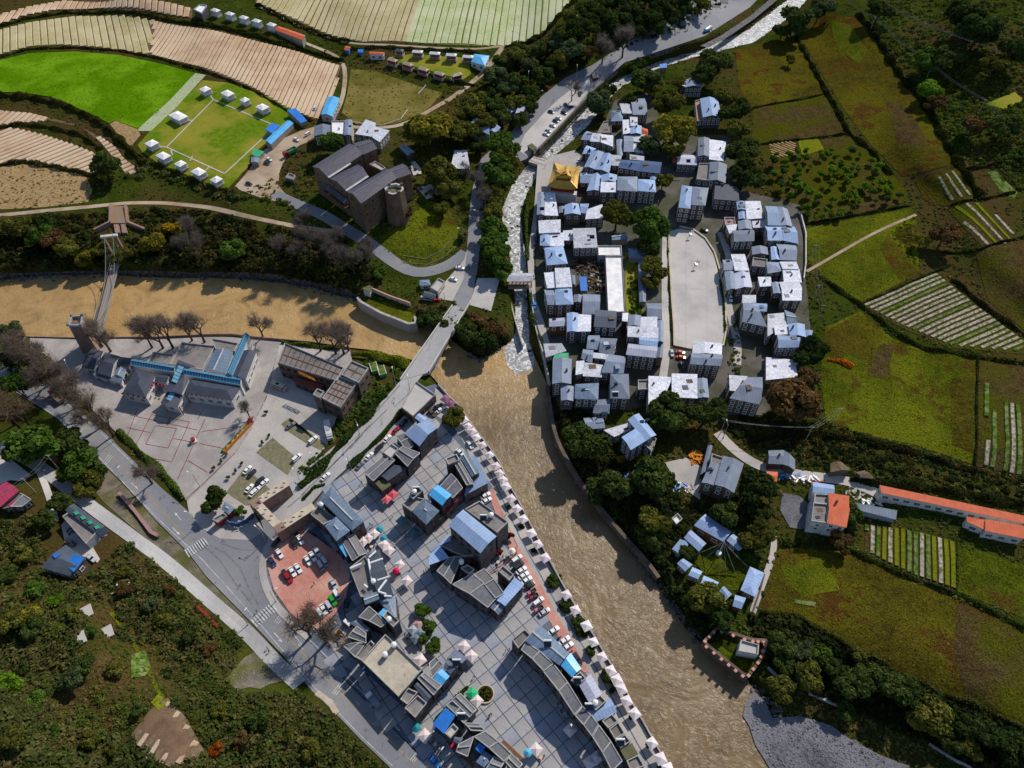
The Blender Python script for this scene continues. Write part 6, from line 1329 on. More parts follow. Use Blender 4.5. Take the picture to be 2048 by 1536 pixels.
# flag pole with a red flag in the village, statue on the yard, cauldron etc.
def red_flag():
    at = P('g', 1133, 150); c = ground(at[0], at[1]+30); t = thing('flag_pole', c, 'tall pole with a red flag above the village trees', 'flag pole', at=at); b = MB(); b.tube(c, c+Vector((0,0,15)), .12, .07, 6); b.build('pole', m['steel'], t)
    f = MB(); p = c+Vector((0,0,14.8)); f.face([p, p+Vector((.9,0,-1.0)), p+Vector((.7,.2,-3.6)), p+Vector((0,0,-3.2))]); f.face([p+Vector((0,0.03,-3.2)), p+Vector((.7,.23,-3.6)), p+Vector((.9,.03,-1.0)), p+Vector((0,.03,0))]); f.build('flag', m['red_paint'], t)
red_flag()
def hoop(at, label):
    c = ground(*at); t = thing('basketball_hoop', c, label, 'basketball hoop', at=at); b = MB(); b.box((c.x, c.y, c.z+.45), (1.2,2.0,.5)); b.build('base', m['steel'], t)
    b = MB(); b.tube(c+Vector((0,0,.5)), c+Vector((0,0,3.0)), .12, .12, 6); b.bar(c+Vector((0,0,3.0)), c+Vector((0,-1.6,3.4)), .15, .15); b.build('pole', m['red_paint'], t)
    b = MB(); b.box((c.x, c.y-1.7, c.z+3.5), (1.8,.08,1.1)); b.build('backboard', m['white_plastic'], t)
    b = MB(); [b.tube(c+Vector((.23*math.cos(a), -2.0+.23*math.sin(a), 3.05)), c+Vector((.23*math.cos(a+.63), -2.0+.23*math.sin(a+.63), 3.05)), .03, .03, 4) for a in [i*.63 for i in range(10)]]; b.build('rim', m['sheet_orange'], t)
hoop((1381,470), 'red basketball hoop at the top end of the sports yard'); hoop((1392,530), 'basketball hoop standing in the middle of the sports yard')
def incense(at, label):
    c = ground(*at, .3); t = thing('incense_burner', c, label, 'incense burner', at=at); b = MB(); b.box((c.x, c.y, c.z+.3), (2,2,.6), .5); b.build('plinth', m['trim_white'], t); b = MB(); b.tube(c+Vector((0,0,.6)), c+Vector((0,0,1.8)), .7, .9, 8); b.build('bowl', m['red_paint'], t)
incense((388,883), 'red bowl on a white plinth in the hall square')
# round planter on the plaza
def planter():
    at = P('G', 1215, 490); c = ground(*at, .3); t = thing('round_planter', c, 'round stone planter of low shrubs on the plaza', 'planter', at=at); b = MB(); n = 20; R = 2.7
    for i in range(n):
        a0, a1 = 2*math.pi*i/n, 2*math.pi*(i+1)/n; o = lambda r, a: (c.x+r*math.cos(a), c.y+r*math.sin(a)); b.prism(ccw([o(R, a0), o(R, a1), o(R-.35, a1), o(R-.35, a0)]), c.z-.1, c.z+.6)
    b.build('rim', m['cream_wall'], t); s = MB(); s.prism([(c.x+(R-.3)*math.cos(2*math.pi*i/n), c.y+(R-.3)*math.sin(2*math.pi*i/n)) for i in range(n)], c.z, c.z+.4); s.build('soil', m['furrow'], t)
    rng = np.random.default_rng(4); pts, d = blob_points(500, rng, .35, .2); pts = pts*2.2+np.array([0,0,.5]); me = quads_mesh('shrubs', leaf_quads(pts, d, np.full(500,.28), rng), pal(['44501c','5a5a20','3a3a14'], 500, rng), m['leaf']); o = link('shrubs', me, t)
planter()
# ticket booth bus-like box and green bins, blue awnings at road
def boxthing(name, cat, label, r, x, y, dims, ang, parts, z=0.0):
    px, py = P(r, x, y); c = ground(px, py, z); t = thing(name, c, label, cat, at=(px, py)); a = G(px, py, c.z); e = G(px+10*math.cos(ang), py+10*math.sin(ang), c.z); rz = math.atan2(e.y-a.y, e.x-a.x); ca, sa = math.cos(rz), math.sin(rz)
    for nm, (ox, oy, oz), d, mt in parts:
        b = MB(); b.box((c.x+ox*ca-oy*sa, c.y+ox*sa+oy*ca, c.z+oz), d, rz); b.build(nm, m[mt], t)
    return t
for x, y, lb in ((1275,405,'dark green open topped container left of the other by the theatre'),(1355,440,'green container with a pale rim beside the theatre')):
    boxthing('container', 'container', lb, 'B', x, y, None, 1.25, [('box',(0,0,.9),(5,2.8,1.8),'sheet_green'),('rim',(0,1.4,1.85),(5.1,.2,.15),'trim_white'),('rim',(0,-1.4,1.85),(5.1,.2,.15),'trim_white'),('bed',(0,0,1.7),(4.8,2.6,.25),'crop_green')])
# awnings on the road side of the plaza buildings (flat blue, red, rust)
for nm, r, pts, h, mt, lb in (('awning','F',((350,770),(400,745),(790,1140),(780,1170)),3.2,'metal_navy','long dark blue awning over the pavement at the road'),('awning','F',((845,1250),(870,1225),(980,1325),(965,1355)),3.5,'sheet_blue','bright blue awning at the corner of the angular building'),('awning','G',((680,1195),(730,1145),(825,1235),(790,1305)),3.4,'sheet_red','bright red awning at the bottom pavement'),('awning','G',((920,1430),(970,1380),(1070,1490),(1040,1545)),3.4,'timber','rust brown awning at the bottom edge'),
                          ('awning','G',((455,985),(480,905),(650,1060),(720,1145)),3.0,'metal_navy','dark blue lean-to below the faded blue roof'),('awning','G',((1440,1170),(1480,1135),(1750,1390),(1720,1430)),3.0,'timber','rust brown pergola strip along the plaza bottom')):
    at = (np.mean([P(r,*p)[0] for p in pts]), np.mean([P(r,*p)[1] for p in pts])); t = thing(nm, ground(*at), lb, 'awning', at=at); q = [G(*P(r, *p), h) for p in pts]; b = MB(); b.prism(ccw([p[:2] for p in q]), h-.08, h+.02); b.build('canopy', m[mt], t)
    
    for p in q: b = MB(); b.tube((p.x, p.y, 0), (p.x, p.y, h), .06, .06, 5); b.build('post', m['steel'], t)
# rooftop tanks and solar heaters
def tank(r, x, y, z, kind, label):
    px, py = P(r, x, y); g = B1(px, py); c = G(px, py, g+z); t = thing('water_tank' if kind == 't' else 'solar_heater', c, label, 'water tank' if kind == 't' else 'solar heater', at=(px, py))
    if kind == 't':
        b = MB(); b.tube(c, c+Vector((0,0,1.3)), .8, .8, 12); b.tube(c+Vector((0,0,1.3)), c+Vector((0,0,1.6)), .8, .25, 12); b.build('tank', m['white_plastic'], t); b = MB(); b.tube(c-Vector((0,0,1)), c, .7, .7, 8); b.build('stand', m['stone_wall'], t)
    else:
        b = MB(); b.tube(c+Vector((-1.2,.6,1.3)), c+Vector((1.2,.6,1.3)), .3, .3, 8); b.build('tank', m['white_plastic'], t)
        b = MB(); b.face([c+Vector((-1.1,-.9,.1)), c+Vector((1.1,-.9,.1)), c+Vector((1.1,.5,1.1)), c+Vector((-1.1,.5,1.1))]); b.build('collector', m['glass'], t); b = MB(); [b.tube(c+Vector((sx,.6,-.6)), c+Vector((sx,.6,1.1)), .05, .05, 4) for sx in (-1,1)]; b.build('frame', m['steel'], t)
for r, x, y, z, k, lb in (('D',250,295,8,'t','white water tank on the corner building beside the gate'),('D',840,1165,8.3,'t','white water tank on the roof crossed by pipes'),('D',1305,145,10.3,'t','white water tank on the blue-grey hip roofed building'),('E',1040,410,12.3,'t','white water tank on the tallest plaza building'),('E',700,940,8.6,'t','white water tank on the angled dark tiled building'),('F',675,230,9.4,'t','white water tank beside the small blue sheet on the roadside row'),('F',630,630,9.4,'t','lower left white water tank on the stained cream roof'),('F',730,520,9.4,'t','upper right white water tank on the stained cream roof'),('o',665,1020,9,'t','white water tank beside the lavender roof'),
                       ('E',950,440,12.3,'s','solar heater on the tallest plaza building'),('G',870,810,8.4,'s','solar heater on the building with the faded blue roof'),('F',1440,720,9.2,'s','solar heater on the dark angular building'),('o',285,545,9.5,'s','solar heater on the blue-grey riverside roof'),('o',520,840,8.8,'s','solar heater below the bright blue sheet by the promenade'),('o',615,1050,8.6,'s','solar heater left of the lavender roof tank'),('o',865,1335,8.4,'s','solar heater on the bottom riverside terrace'),
                       ('g',240,140,8.5,'s','solar heater on the village house nearest the rapids'),('g',640,365,9.3,'s','solar heater on the white slate roof beside the L-shaped roof'),('c',1410,1295,6.8,'s','solar heater on the lavender village roof'),('k',825,90,9.6,'s','solar heater on a lower village roof'),('D',1325,120,10.5,'s','solar heater beside the tank on the blue-grey hip roofed building')): tank(r, x, y, z, k, lb)
# white pipes on the dark roof
_t = [o for o, l, a in THINGS if l.startswith('long dark roof crossed')][0]; b = MB()
for p, q in (((800,945),(945,895)),((820,1045),(980,985)),((880,1140),(1010,1100)),((785,880),(865,810)),((575,1005),(700,950)),((890,1260),(985,1135)),((730,1190),(770,1225)),((960,1320),(1040,1325)),((775,900),(825,1160)),((890,1270),(980,1300))):
    b = MB(); b.tube(G(*P('D', *p), 8.9), G(*P('D', *q), 8.9), .35, .35, 7); b.build('pipe', m['white_plastic'], _t)
# power lines on the right slope
def power_line(pts, label, zs=9.0, n=2, r=.025):
    W = [ground(x, y) for x, y in pts]; root = thing('power_line', W[0], label, 'power line', at=pts[len(pts)//2])
    for w in W:
        b = MB(); b.tube(w-Vector((0,0,1)), w+Vector((0,0,zs)), .16, .1, 6); b.bar(w+Vector((-.9,.2,zs-.4)), w+Vector((.9,-.2,zs-.4)), .12, .12); b.build('pole', m['kerb'], root)
    for k in range(n):
        b = MB(); o = Vector(((k-.5*(n-1))*1.5, 0, zs-.3))
        for i in range(len(W)-1):
            prev = None
            for q in range(13):
                f = q/12; p = W[i].lerp(W[i+1], f)+o; p.z -= 4*f*(1-f)*1.2
                if prev: b.tube(prev, p, r, r, 3, cap=False)
                prev = p
        b.build('wire', m['kerb'], root)
power_line(PL('1640,-40 1712,0 1840,75 2048,152 2240,215'), 'pair of pale wires crossing the upper right slope', r=.09); power_line(PL('1665,12 1740,62 1852,158 1955,230 2060,330'), 'thinner wires stepping down the right slope', r=.06)
power_line(PL('-40,1050 72,985 118,938'), 'wires over the crimson roofed house'); power_line(PL('1440,868 1610,882 1665,845'), 'wires on poles behind the lower village lane', n=3)
power_line(PL('1620,520 1625,600 1634,640'), 'wires beside the right edge of the village', n=3); power_line(PL('1145,40 1120,115 1025,90'), 'wires over the dark slope below the top field')
# ================================================================== trees
def crown_mesh(name, seed, n=1500, lobes=9, size=.115, flat=.85, spread=.62):
    rng = np.random.default_rng(seed); C = []; Nn = []; T = []
    for k in range(lobes):
        a = rng.random()*6.28; r = spread*1.12*math.sqrt(rng.random()); c = np.array([r*math.cos(a), r*math.sin(a), rng.uniform(-.3,.5)*flat]); R = rng.uniform(.22,.5)
        p, d = blob_points(n//lobes, rng, .8, .6); C.append(p*R+c); Nn.append(d); T.append(np.full((n//lobes,1), rng.uniform(.78,1.22)))
    C = np.concatenate(C); Nn = np.concatenate(Nn); T = np.concatenate(T); k = len(C)
    tint = np.ones((k,3))*T*(1+.30*(2*rng.random((k,1))-1)); tint[:,0] *= 1+.25*(rng.random(k)-.3); tint[:,2] *= .9+.2*rng.random(k)
    return quads_mesh(name, leaf_quads(C, Nn, size*(.7+.6*rng.random(k)), rng), tint, m['leaf'])
def trunk_mesh(name, seed, H=1.0):
    rr = random.Random(seed); b = MB(); b.tube((0,0,-.1), (0,0,.45), .075, .055, 7); top = Vector((0,0,.45))
    for k in range(6):
        a = k*1.05+rr.random(); e = Vector((.5*math.cos(a)*rr.uniform(.6,1), .5*math.sin(a)*rr.uniform(.6,1), rr.uniform(.75,1.25))); mid = top.lerp(e, .5)+Vector((0,0,.06)); b.tube(top, mid, .045, .03, 5, cap=False); b.tube(mid, e, .03, .008, 5, cap=False)
    return new_mesh(name, b.v, b.f, [m['bark']], b.m)
CROWNS = [crown_mesh('crown', 10+i, 2600+200*i, 11+i, .095) for i in range(5)]
LITTLE = [crown_mesh('crown', 30+i, 360, 5, .2, .8, .4) for i in range(3)]
TRUNKS = [trunk_mesh('trunk', i) for i in range(3)]
def bare_mesh(name, seed, depth=5, nests=True, spread=.5):
    rr = random.Random(seed); b = MB(); tips = []
    def grow(p, d, l, r, k):
        e = p+d*l; b.tube(p, e, r, r*.68, 5 if k > 2 else 3, cap=False)
        if k == 0: tips.append(e); return
        for i in range(3 if k > 1 else 2):
            q = (d+Vector((rr.gauss(0,spread), rr.gauss(0,spread), rr.gauss(.12,.18)))).normalized(); grow(e if i or k > 3 else p.lerp(e, .8), q, l*rr.uniform(.62,.82), r*.62, k-1)
    grow(Vector((0,0,-.05)), Vector((0,0,1)), .27, .035, depth)
    return b, tips
def bare_tree_meshes(seed, spread=.45):
    b, tips = bare_mesh('limbs', seed, 5, spread=spread); limbs = new_mesh('limbs', b.v, b.f, [m['bark']], b.m)
    rng = np.random.default_rng(seed); t = np.array([p[:] for p in tips]); n = len(t)*9; c = np.repeat(t, 9, 0); d = rng.normal(size=(n,3))+np.array([0,0,.5]); d /= np.linalg.norm(d, axis=1, keepdims=True); L = (.07+.13*rng.random((n,1)))
    s = np.cross(d, rng.normal(size=(n,3))); s /= np.linalg.norm(s, axis=1, keepdims=True)
    V = np.stack([c-s*.0028, c+s*.0028, c+d*L+s*.001, c+d*L-s*.001], 1)
    return limbs, quads_mesh('twigs', V, np.ones((n,3))*(.7+.5*rng.random((n,1))), m['leaf'])
BARE = [bare_tree_meshes(50+i, .38+.08*i) for i in range(3)]
def pxm(px, py, z=0.0):
    """metres per pixel across, at this place"""
    return (G(px+1, py, z)-G(px, py, z)).length
PALC = {'green': '486024', 'bright': '5c7c22', 'olive': '5a5c26', 'yellow': '706c26', 'dark': '414f24', 'grey': '4c5a38', 'gold': 'a8901e', 'brown': '5e4a2c', 'rust': '8a4a1c', 'deep': '34431f', 'maroon': '5a2430'}
TREES = 0
def tree(px, py, rpx, col='green', label=None, group='broadleaf trees', flat=.9, hgt=None, small=False, name='tree', var=None, cat='tree'):
    """px,py: middle of the crown in the photograph, rpx its half width there"""
    global TREES; TREES += 1
    R = rpx*pxm(px, py)*1.25; H = hgt or R*.95; g = 0
    bx, by = px, py
    for _ in range(3):   # base lies below the crown in the picture
        g = E1(bx, by); c = G(px, py, g+H); bx, by = proj(c.x, c.y, g)
    cn = {'green':'green','bright':'bright green','olive':'olive green','yellow':'yellow green','dark':'dark green','grey':'grey green','gold':'golden yellow','brown':'brown leaved','rust':'rusty orange','deep':'very dark green','maroon':'maroon leaved'}[col]
    sz = 'small ' if rpx < 12 else 'big ' if rpx > 29 else ''
    t = thing(name, (c.x, c.y, g), label or f'{sz}{cn} {cat}', cat, group, at=(px, py), rz=random.random()*6.28)
    me = (LITTLE if small else CROWNS)[TREES % (3 if small else 5) if var is None else var]
    o = link('crown', me, t); o.scale = (R*random.uniform(.9,1.1), R*random.uniform(.9,1.1), R*flat); o.location = (0,0,H)
    cc = np.array(hexc(PALC[col]))*random.uniform(1.05,1.5); o.color = (*cc, 1)
    k = link('trunk', TRUNKS[TREES % 3], t); k.scale = (R*.9, R*.9, H*.95)
    return t
def bare(px, py, H, label=None, group='bare winter trees', col='6a5c50', k=None, carved=False):
    """px,py: foot of the trunk"""
    global TREES; TREES += 1; c = ground(px, py, 0, carved); t = thing('bare_tree', c, label or 'leafless grey brown tree', 'tree', group, at=(px, py-H*2.5), rz=random.random()*6.28)
    a, tw = BARE[TREES % 3 if k is None else k]; s = H*1.32
    for nm, me in (('limbs', a), ('twigs', tw)):
        o = link(nm, me, t); o.scale = (s*random.uniform(.8,1.0), s*random.uniform(.8,1.0), s); o.color = (*hexc(col), 1)
for a in [(867,258,32,'yellow'),(838,268,24,'olive'),(667,284,24,'green'),(880,348,28,'olive'),(900,378,24,'olive'),(1004,296,26,'green'),(996,345,30,'green'),(985,392,22,'olive'),(987,462,24,'green'),(994,520,27,'green'),(990,492,24,'green'),(1002,545,16,'green'),(1008,320,24,'olive'),(985,425,18,'olive'),(965,250,22,'olive'),(930,265,22,'olive'),(900,255,20,'olive'),(960,290,14,'dark'),
 (1199,205,24,'grey'),(1215,180,16,'dark'),(1336,208,26,'olive'),(1349,258,32,'yellow'),(1345,300,22,'olive'),(1299,292,18,'grey'),(1326,362,17,'olive'),(1424,132,28,'dark'),(1405,155,20,'dark'),(1469,222,26,'dark'),(1450,195,18,'olive'),(1480,262,24,'olive'),(1486,305,26,'dark'),(1490,350,28,'deep'),(1274,132,16,'dark'),(1292,160,22,'dark'),(1310,175,16,'olive'),(1360,170,14,'olive'),(1262,200,14,'dark'),
 (1234,432,28,'olive'),(1301,452,32,'green'),(1300,492,22,'dark'),(1306,540,22,'olive'),(1300,565,16,'olive'),(1618,704,28,'deep'),(1585,800,40,'brown'),(1622,760,24,'brown'),(1171,888,34,'dark'),(1334,825,34,'dark'),(1414,823,32,'dark'),(1304,955,36,'dark'),(1310,928,20,'olive'),(1194,983,24,'dark'),(1232,970,28,'dark'),(1309,1040,30,'olive'),(1300,1070,22,'dark'),(1454,1025,28,'dark'),(1509,975,30,'deep'),(1520,1020,22,'dark'),(1511,1070,28,'olive'),(1411,1195,28,'olive'),(1449,1240,22,'deep'),(1375,1105,14,'dark'),(1480,1108,12,'dark'),(1500,1120,10,'green'),
 (1618,1352,26,'olive'),(1660,1330,22,'dark'),(1700,1370,28,'dark'),(1740,1355,26,'dark'),(1790,1368,34,'dark'),(1861,1432,30,'olive'),(1820,1400,26,'deep'),(1560,1378,22,'olive'),(1560,1290,24,'dark'),(1600,1300,20,'grey'),(1640,1310,18,'green'),(1930,1450,26,'deep'),(1980,1470,26,'deep'),(1900,1480,22,'dark'),(1940,1500,20,'olive'),(2030,1500,28,'deep'),(1720,1310,16,'olive'),(1570,1330,18,'dark'),(1690,1420,18,'dark'),
 (846,1220,15,'green'),(857,1252,12,'green'),(848,1277,12,'green'),(868,1293,13,'green'),(907,836,21,'olive'),(425,1000,24,'dark'),(62,890,36,'green'),(155,928,34,'green'),(142,888,26,'dark'),(172,970,24,'olive'),(122,1008,20,'dark'),(190,945,18,'dark'),(480,1024,11,'green'),(35,770,22,'green'),(12,800,20,'olive'),(90,1040,18,'dark'),(20,660,18,'grey'),(30,720,22,'dark'),(80,730,18,'dark'),(213,330,26,'dark'),(215,350,18,'olive'),(1860,180,18,'bright'),(1870,205,16,'brown'),(1890,470,22,'brown'),(1845,480,14,'yellow'),(1670,1020,12,'dark'),(1700,1030,20,'dark'),(1680,1085,20,'brown'),(1895,120,22,'dark'),(1850,120,22,'green'),(1760,20,20,'dark'),(1960,60,26,'deep'),(2030,100,26,'deep'),(1990,130,18,'olive'),(2010,250,22,'dark'),(1950,250,22,'brown'),(1930,30,26,'deep'),
 (1600,40,28,'dark'),(1640,20,20,'grey'),(1565,62,16,'dark'),(1580,120,10,'olive'),(925,470,9,'olive'),(812,425,12,'brown'),(885,418,14,'olive'),(760,545,12,'green'),(345,455,16,'gold'),(305,485,18,'yellow'),(78,470,22,'green'),(110,480,20,'brown'),(130,495,20,'olive'),(90,450,22,'dark'),(465,500,20,'green'),(10,450,22,'olive'),(40,455,20,'olive'),(200,500,14,'olive'),(180,510,14,'yellow'),(170,520,14,'yellow'),(250,505,14,'olive'),(860,640,20,'dark'),(880,650,16,'dark'),(925,650,14,'green'),(940,670,22,'dark'),(970,680,22,'deep'),(985,660,14,'brown'),(950,640,16,'brown')]: tree(*a)
# dark wood on the slope at the top and beside the paddock
_r = random.Random(11)
for x, y, c in [(1060,130,'grey'),(1085,150,'dark'),(1040,165,'dark'),(1015,180,'grey'),(1030,205,'olive'),(1060,190,'dark'),(1080,100,'dark'),(1110,90,'grey'),(1130,70,'dark'),(1150,100,'grey'),(1165,85,'olive'),(1120,120,'olive'),(1100,130,'dark'),(1155,60,'deep'),(1180,50,'deep'),(1205,30,'deep'),(1235,45,'deep'),(1265,25,'deep'),(1295,40,'deep'),(1320,20,'deep'),(1345,35,'deep'),(1370,20,'deep'),(1400,10,'olive'),(1215,10,'deep'),(1170,15,'dark'),(1140,30,'olive'),(1280,60,'deep'),(1320,55,'deep'),(1250,5,'deep'),(1310,0,'deep'),(1360,0,'deep'),(990,150,'grey'),(1005,125,'dark'),(1025,115,'olive'),(1040,100,'dark'),(975,190,'dark'),(955,205,'olive'),(985,215,'dark'),(940,225,'olive'),(1000,230,'dark'),(960,240,'olive'),(1040,240,'dark'),(1065,215,'dark'),(1178,105,'brown')]:
    tree(x, y, _r.uniform(13,21), c, group='trees of the upper slope')
# riverside street trees and clipped shrubs of the promenade
for x, y, r_ in [(1105,1163,12),(1118,1155,8),(1133,1213,11),(1124,1200,6),(1155,1247,12),(1164,1264,11),(1183,1301,11),(1218,1350,14),(1228,1372,12),(1260,1435,7),(1294,1493,7),(1320,1534,9)]: tree(x, y, r_, 'dark', label='round street tree', group='street trees of the promenade', small=r_ < 10)
for x, y, r_, c in [(1043,1054,7,'deep'),(1069,1101,8,'deep'),(1017,1015,5,'green'),(1068,1078,4,'green'),(1021,1070,9,'maroon'),(998,1107,9,'maroon')]: tree(x, y, r_, c, label=('clipped round evergreen shrub' if c != 'maroon' else 'maroon leaved courtyard tree'), group='promenade shrubs', small=True)
for r, x, y in (('i',1812,558),('i',1765,612),('i',1705,670),('i',1930,632),('i',1880,690),('i',1825,748),('j',100,410),('j',45,465),('j',80,225)):
    px, py = P(r, x, y); tree(px, py, 4.5, 'olive', label='small potted shrub in a square tub', group='potted shrubs on the square', small=True, hgt=1.2, name='potted_shrub', cat='shrub')
# orchard
_or = random.Random(4); k = 0; OP = PL('1535,310 1690,285 1735,300 1785,360 1805,385 1795,402 1625,440 1580,412 1550,370')
pts = []
while len(pts) < 74 and k < 5000:
    k += 1; x, y = _or.uniform(1530,1810), _or.uniform(285,442)
    if inside(np.array([x]), np.array([y]), OP)[0] and all(math.hypot(x-a, (y-b)*1.3) > 13 for a, b in pts): pts.append((x, y))
for x, y in pts: tree(x, y, _or.uniform(5.5,10), _or.choice(['bright','bright','green','bright']), label='small orchard tree', group='orchard trees', small=True, name='orchard_tree')
# bare trees
for x, y, h in [(205,694,14),(222,704,15),(305,696,15),(327,697,14),(347,697,15),(385,682,13),(410,685,14),(527,676,12),(642,702,14),(672,708,14),(688,708,15),(698,702,13)]: bare(x, y, h, 'bare riverside tree with clumped twig tips', 'bare trees along the river parapet', '85766a')
for x, y, h in [(40,735,15),(75,745,14),(60,715,13),(105,768,15),(135,790,15),(160,812,15),(185,832,15),(208,852,14),(228,872,13),(120,780,12),(305,968,11)]: bare(x, y, h, 'bare roadside tree', 'bare trees along the main road', '7c6c5e')
for x, y, h in [(622,1274,14),(654,1284,15)]: bare(x, y, h, 'wide bare tree at the brick car park', 'bare trees at the brick car park', '7c6c5e')
for x, y, h, l in [(1204,128,15,'bare tree left of the pair beside the upper road'),(1244,116,17,'taller bare tree of the pair beside the upper road'),(1143,203,11,'bare tree standing alone on the parking strip')]: bare(x, y, h, l, None, '7c7268')
for x, y, h in [(385,490,13),(372,515,11),(405,510,11),(640,510,13),(610,500,12),(660,520,12),(710,555,13),(690,545,13),(730,545,12),(620,470,12),(740,520,11),(600,530,11),(560,520,11),(680,500,11),(930,365,10),(955,395,12),(968,420,11)]: bare(x, y, h, 'grey thicket tree without leaves', 'bare thicket on the north bank', '746a62', carved=True)
for x, y, h in [(47,865,17),(30,850,15),(66,858,15)]: bare(x, y, h, 'dense brown leafless tree above the hillside lane', 'brown trees above the hillside lane', '7c6a50')
bare(501, 838, 8, 'small pale branched tree on the hall square', None, '6a6450')
# ================================================================== shrubs, hedges, thickets
def scatter(name, label, polys, n, rmin, rmax, cols, seed, leaves=34, size=.34, flat=.75, excl=(), carved=True, lift=.0, kind='stuff', cat='shrubs', parent=None, tv=.35):
    rng = np.random.default_rng(seed); C = []; k = 0
    for poly in polys:
        xs = [p[0] for p in poly]; ys = [p[1] for p in poly]; A = abs(sum(poly[i][0]*poly[(i+1) % len(poly)][1]-poly[(i+1) % len(poly)][0]*poly[i][1] for i in range(len(poly))))/2
        nn = int(n*A/10000); X = rng.uniform(min(xs), max(xs), nn*4+50); Y = rng.uniform(min(ys), max(ys), nn*4+50); ok = inside(X, Y, poly)
        for e in excl: ok &= ~inside(X, Y, e)
        X, Y = X[ok][:nn], Y[ok][:nn]; C.append(np.stack([X, Y], 1))
    C = np.concatenate(C); Z = (elev if carved else base_elev)(C[:,0], C[:,1]); W = Gn(C[:,0], C[:,1], Z); N_ = len(W)
    R = rmin+(rmax-rmin)*rng.random(N_)**1.6; base = pal(cols, N_, rng, .22); pc = np.array([hexc(x) for x in cols]); ph = .5+.5*np.sin(W[:,0]*.07+2.2*np.sin(W[:,1]*.055+seed))*np.sin(W[:,1]*.09+seed+1.5*np.sin(W[:,0]*.04)); pi = np.clip((ph*len(cols)).astype(int), 0, len(cols)-1); mk = (rng.random(N_) < .65)[:,None]; base = np.where(mk, pc[pi]*(.8+.4*rng.random((N_,1))), base)
    P_, D = blob_points(N_*leaves, rng, flat, .55); Rr = np.repeat(R, leaves)[:,None]; Wc = np.repeat(W, leaves, 0); Wc[:,2] += np.repeat(R, leaves)*flat*.35+lift
    D[:,2] += .7; V = leaf_quads(Wc+P_*Rr, D, np.repeat(R, leaves)*size*(.7+.6*rng.random(N_*leaves)), rng); T = 1.2*np.repeat(base, leaves, 0)*(1+tv*(2*rng.random((N_*leaves,1))-1))
    o = link(name, quads_mesh(name, V, T, m['leaf']), parent); o['kind'] = kind; o['label'] = label; o['category'] = cat
    return o
GR = ['4a5426','565a2a','424c26','5c5c30','3c4826','62582f','4c5428']; BR = ['6c5c38','5e5230','786846']
CLEAR = [PL(s) for s in ('262,1290 300,1290 310,1350 290,1360 255,1360','300,1415 320,1378 340,1400 372,1428 412,1500 390,1522 335,1536 258,1475','185,1312 222,1305 235,1340 200,1362 165,1400 150,1440 128,1430 115,1380','455,1352 480,1320 512,1303 560,1362 520,1380','80,1080 190,1040 215,1080 210,1130 160,1160 80,1150','0,950 60,950 75,1010 0,1030','165,1200 240,1210 235,1290 170,1300')]
HP = PL('-200,990 0,1010 90,1050 105,1130 180,1150 235,1100 260,1085 330,1150 420,1228 490,1292 470,1325 450,1352 470,1385 540,1388 600,1388 680,1442 768,1540 760,1640 -200,1700')
OPEN = [PL('175,1285 262,1285 330,1290 332,1395 300,1440 262,1480 215,1475 150,1450 115,1385')]
scatter('hillside_shrubs', 'olive and brown shrubs covering the lower left hillside', [HP], 140, .45, 2.1, ['444e22','4e5226','3e4822','565430','485026','5a5430','4a4e28'], 21, leaves=40, size=.23, excl=CLEAR+OPEN)
scatter('hillside_grass', 'rough grass and low weeds between the hillside shrubs', [HP], 280, .2, .6, ['525a28','625c30','4c5626','6a5c38','565e2a'], 22, leaves=10, size=.5, flat=.6, excl=[PL('300,1425 335,1400 365,1432 404,1500 388,1516 340,1530 268,1472')])
scatter('hillside_shrubs', 'few low shrubs in the open middle of the hillside', OPEN, 45, .4, 1.3, ['4e5a24','6a6030','5c6428'], 24, leaves=40, size=.22, excl=CLEAR)
for x, y, r_, c_ in ((45,1110,16,'olive'),(20,1150,18,'dark'),(70,1180,17,'green'),(150,1225,15,'olive'),(25,1240,20,'olive'),(60,1255,16,'dark'),(110,1200,14,'bright'),(60,1230,17,'yellow'),(180,1260,12,'green'),(170,1330,16,'dark'),(230,1340,14,'olive'),(15,1370,20,'bright'),(70,1400,14,'green'),(40,1340,15,'dark'),(145,1360,18,'grey'),(330,1240,12,'olive'),(380,1270,14,'dark'),(300,1210,12,'grey'),(420,1300,13,'brown'),(440,1420,14,'olive'),(520,1440,16,'dark'),(570,1470,14,'olive'),(620,1500,16,'olive'),(480,1480,14,'brown'),(250,1180,12,'brown'),(275,1420,10,'dark'),(100,1470,16,'green'),(180,1480,15,'olive'),(220,1500,12,'olive'),(30,1480,16,'olive'),(430,1500,12,'rust'),(250,1145,12,'olive'),(340,1180,10,'brown')): tree(x, y, r_, c_, group='trees of the lower left hillside')
scatter('bank_thicket', 'dark thicket on the bank between river and dirt track', [PL('-200,450 0,440 210,425 216,445 190,470 225,500 225,535 0,540 -200,545'), PL('262,425 330,415 420,425 512,448 600,465 680,478 740,530 770,560 740,575 712,585 680,578 620,562 540,545 400,538 250,535 255,480 290,470')], 190, .8, 2.6, ['2a3416','343a1a','3c3a1e','2c2f1a','46401f'], 23, leaves=36)
scatter('bank_thicket', 'dark shrubs on the strip between dirt track and yard', [PL('190,385 240,360 300,360 370,375 430,395 500,400 560,412 600,420 590,405 560,400 470,385 400,368 330,340 280,320 262,352 230,352 190,360')], 190, .6, 2.0, GR+['4a3f22'], 24)
LANEX = [strip_poly([(x, y, 24) for x, y in PL('932,505 905,530 850,547 830,550 800,534 770,512 737,484 692,460 652,432 594,409 548,388')])]
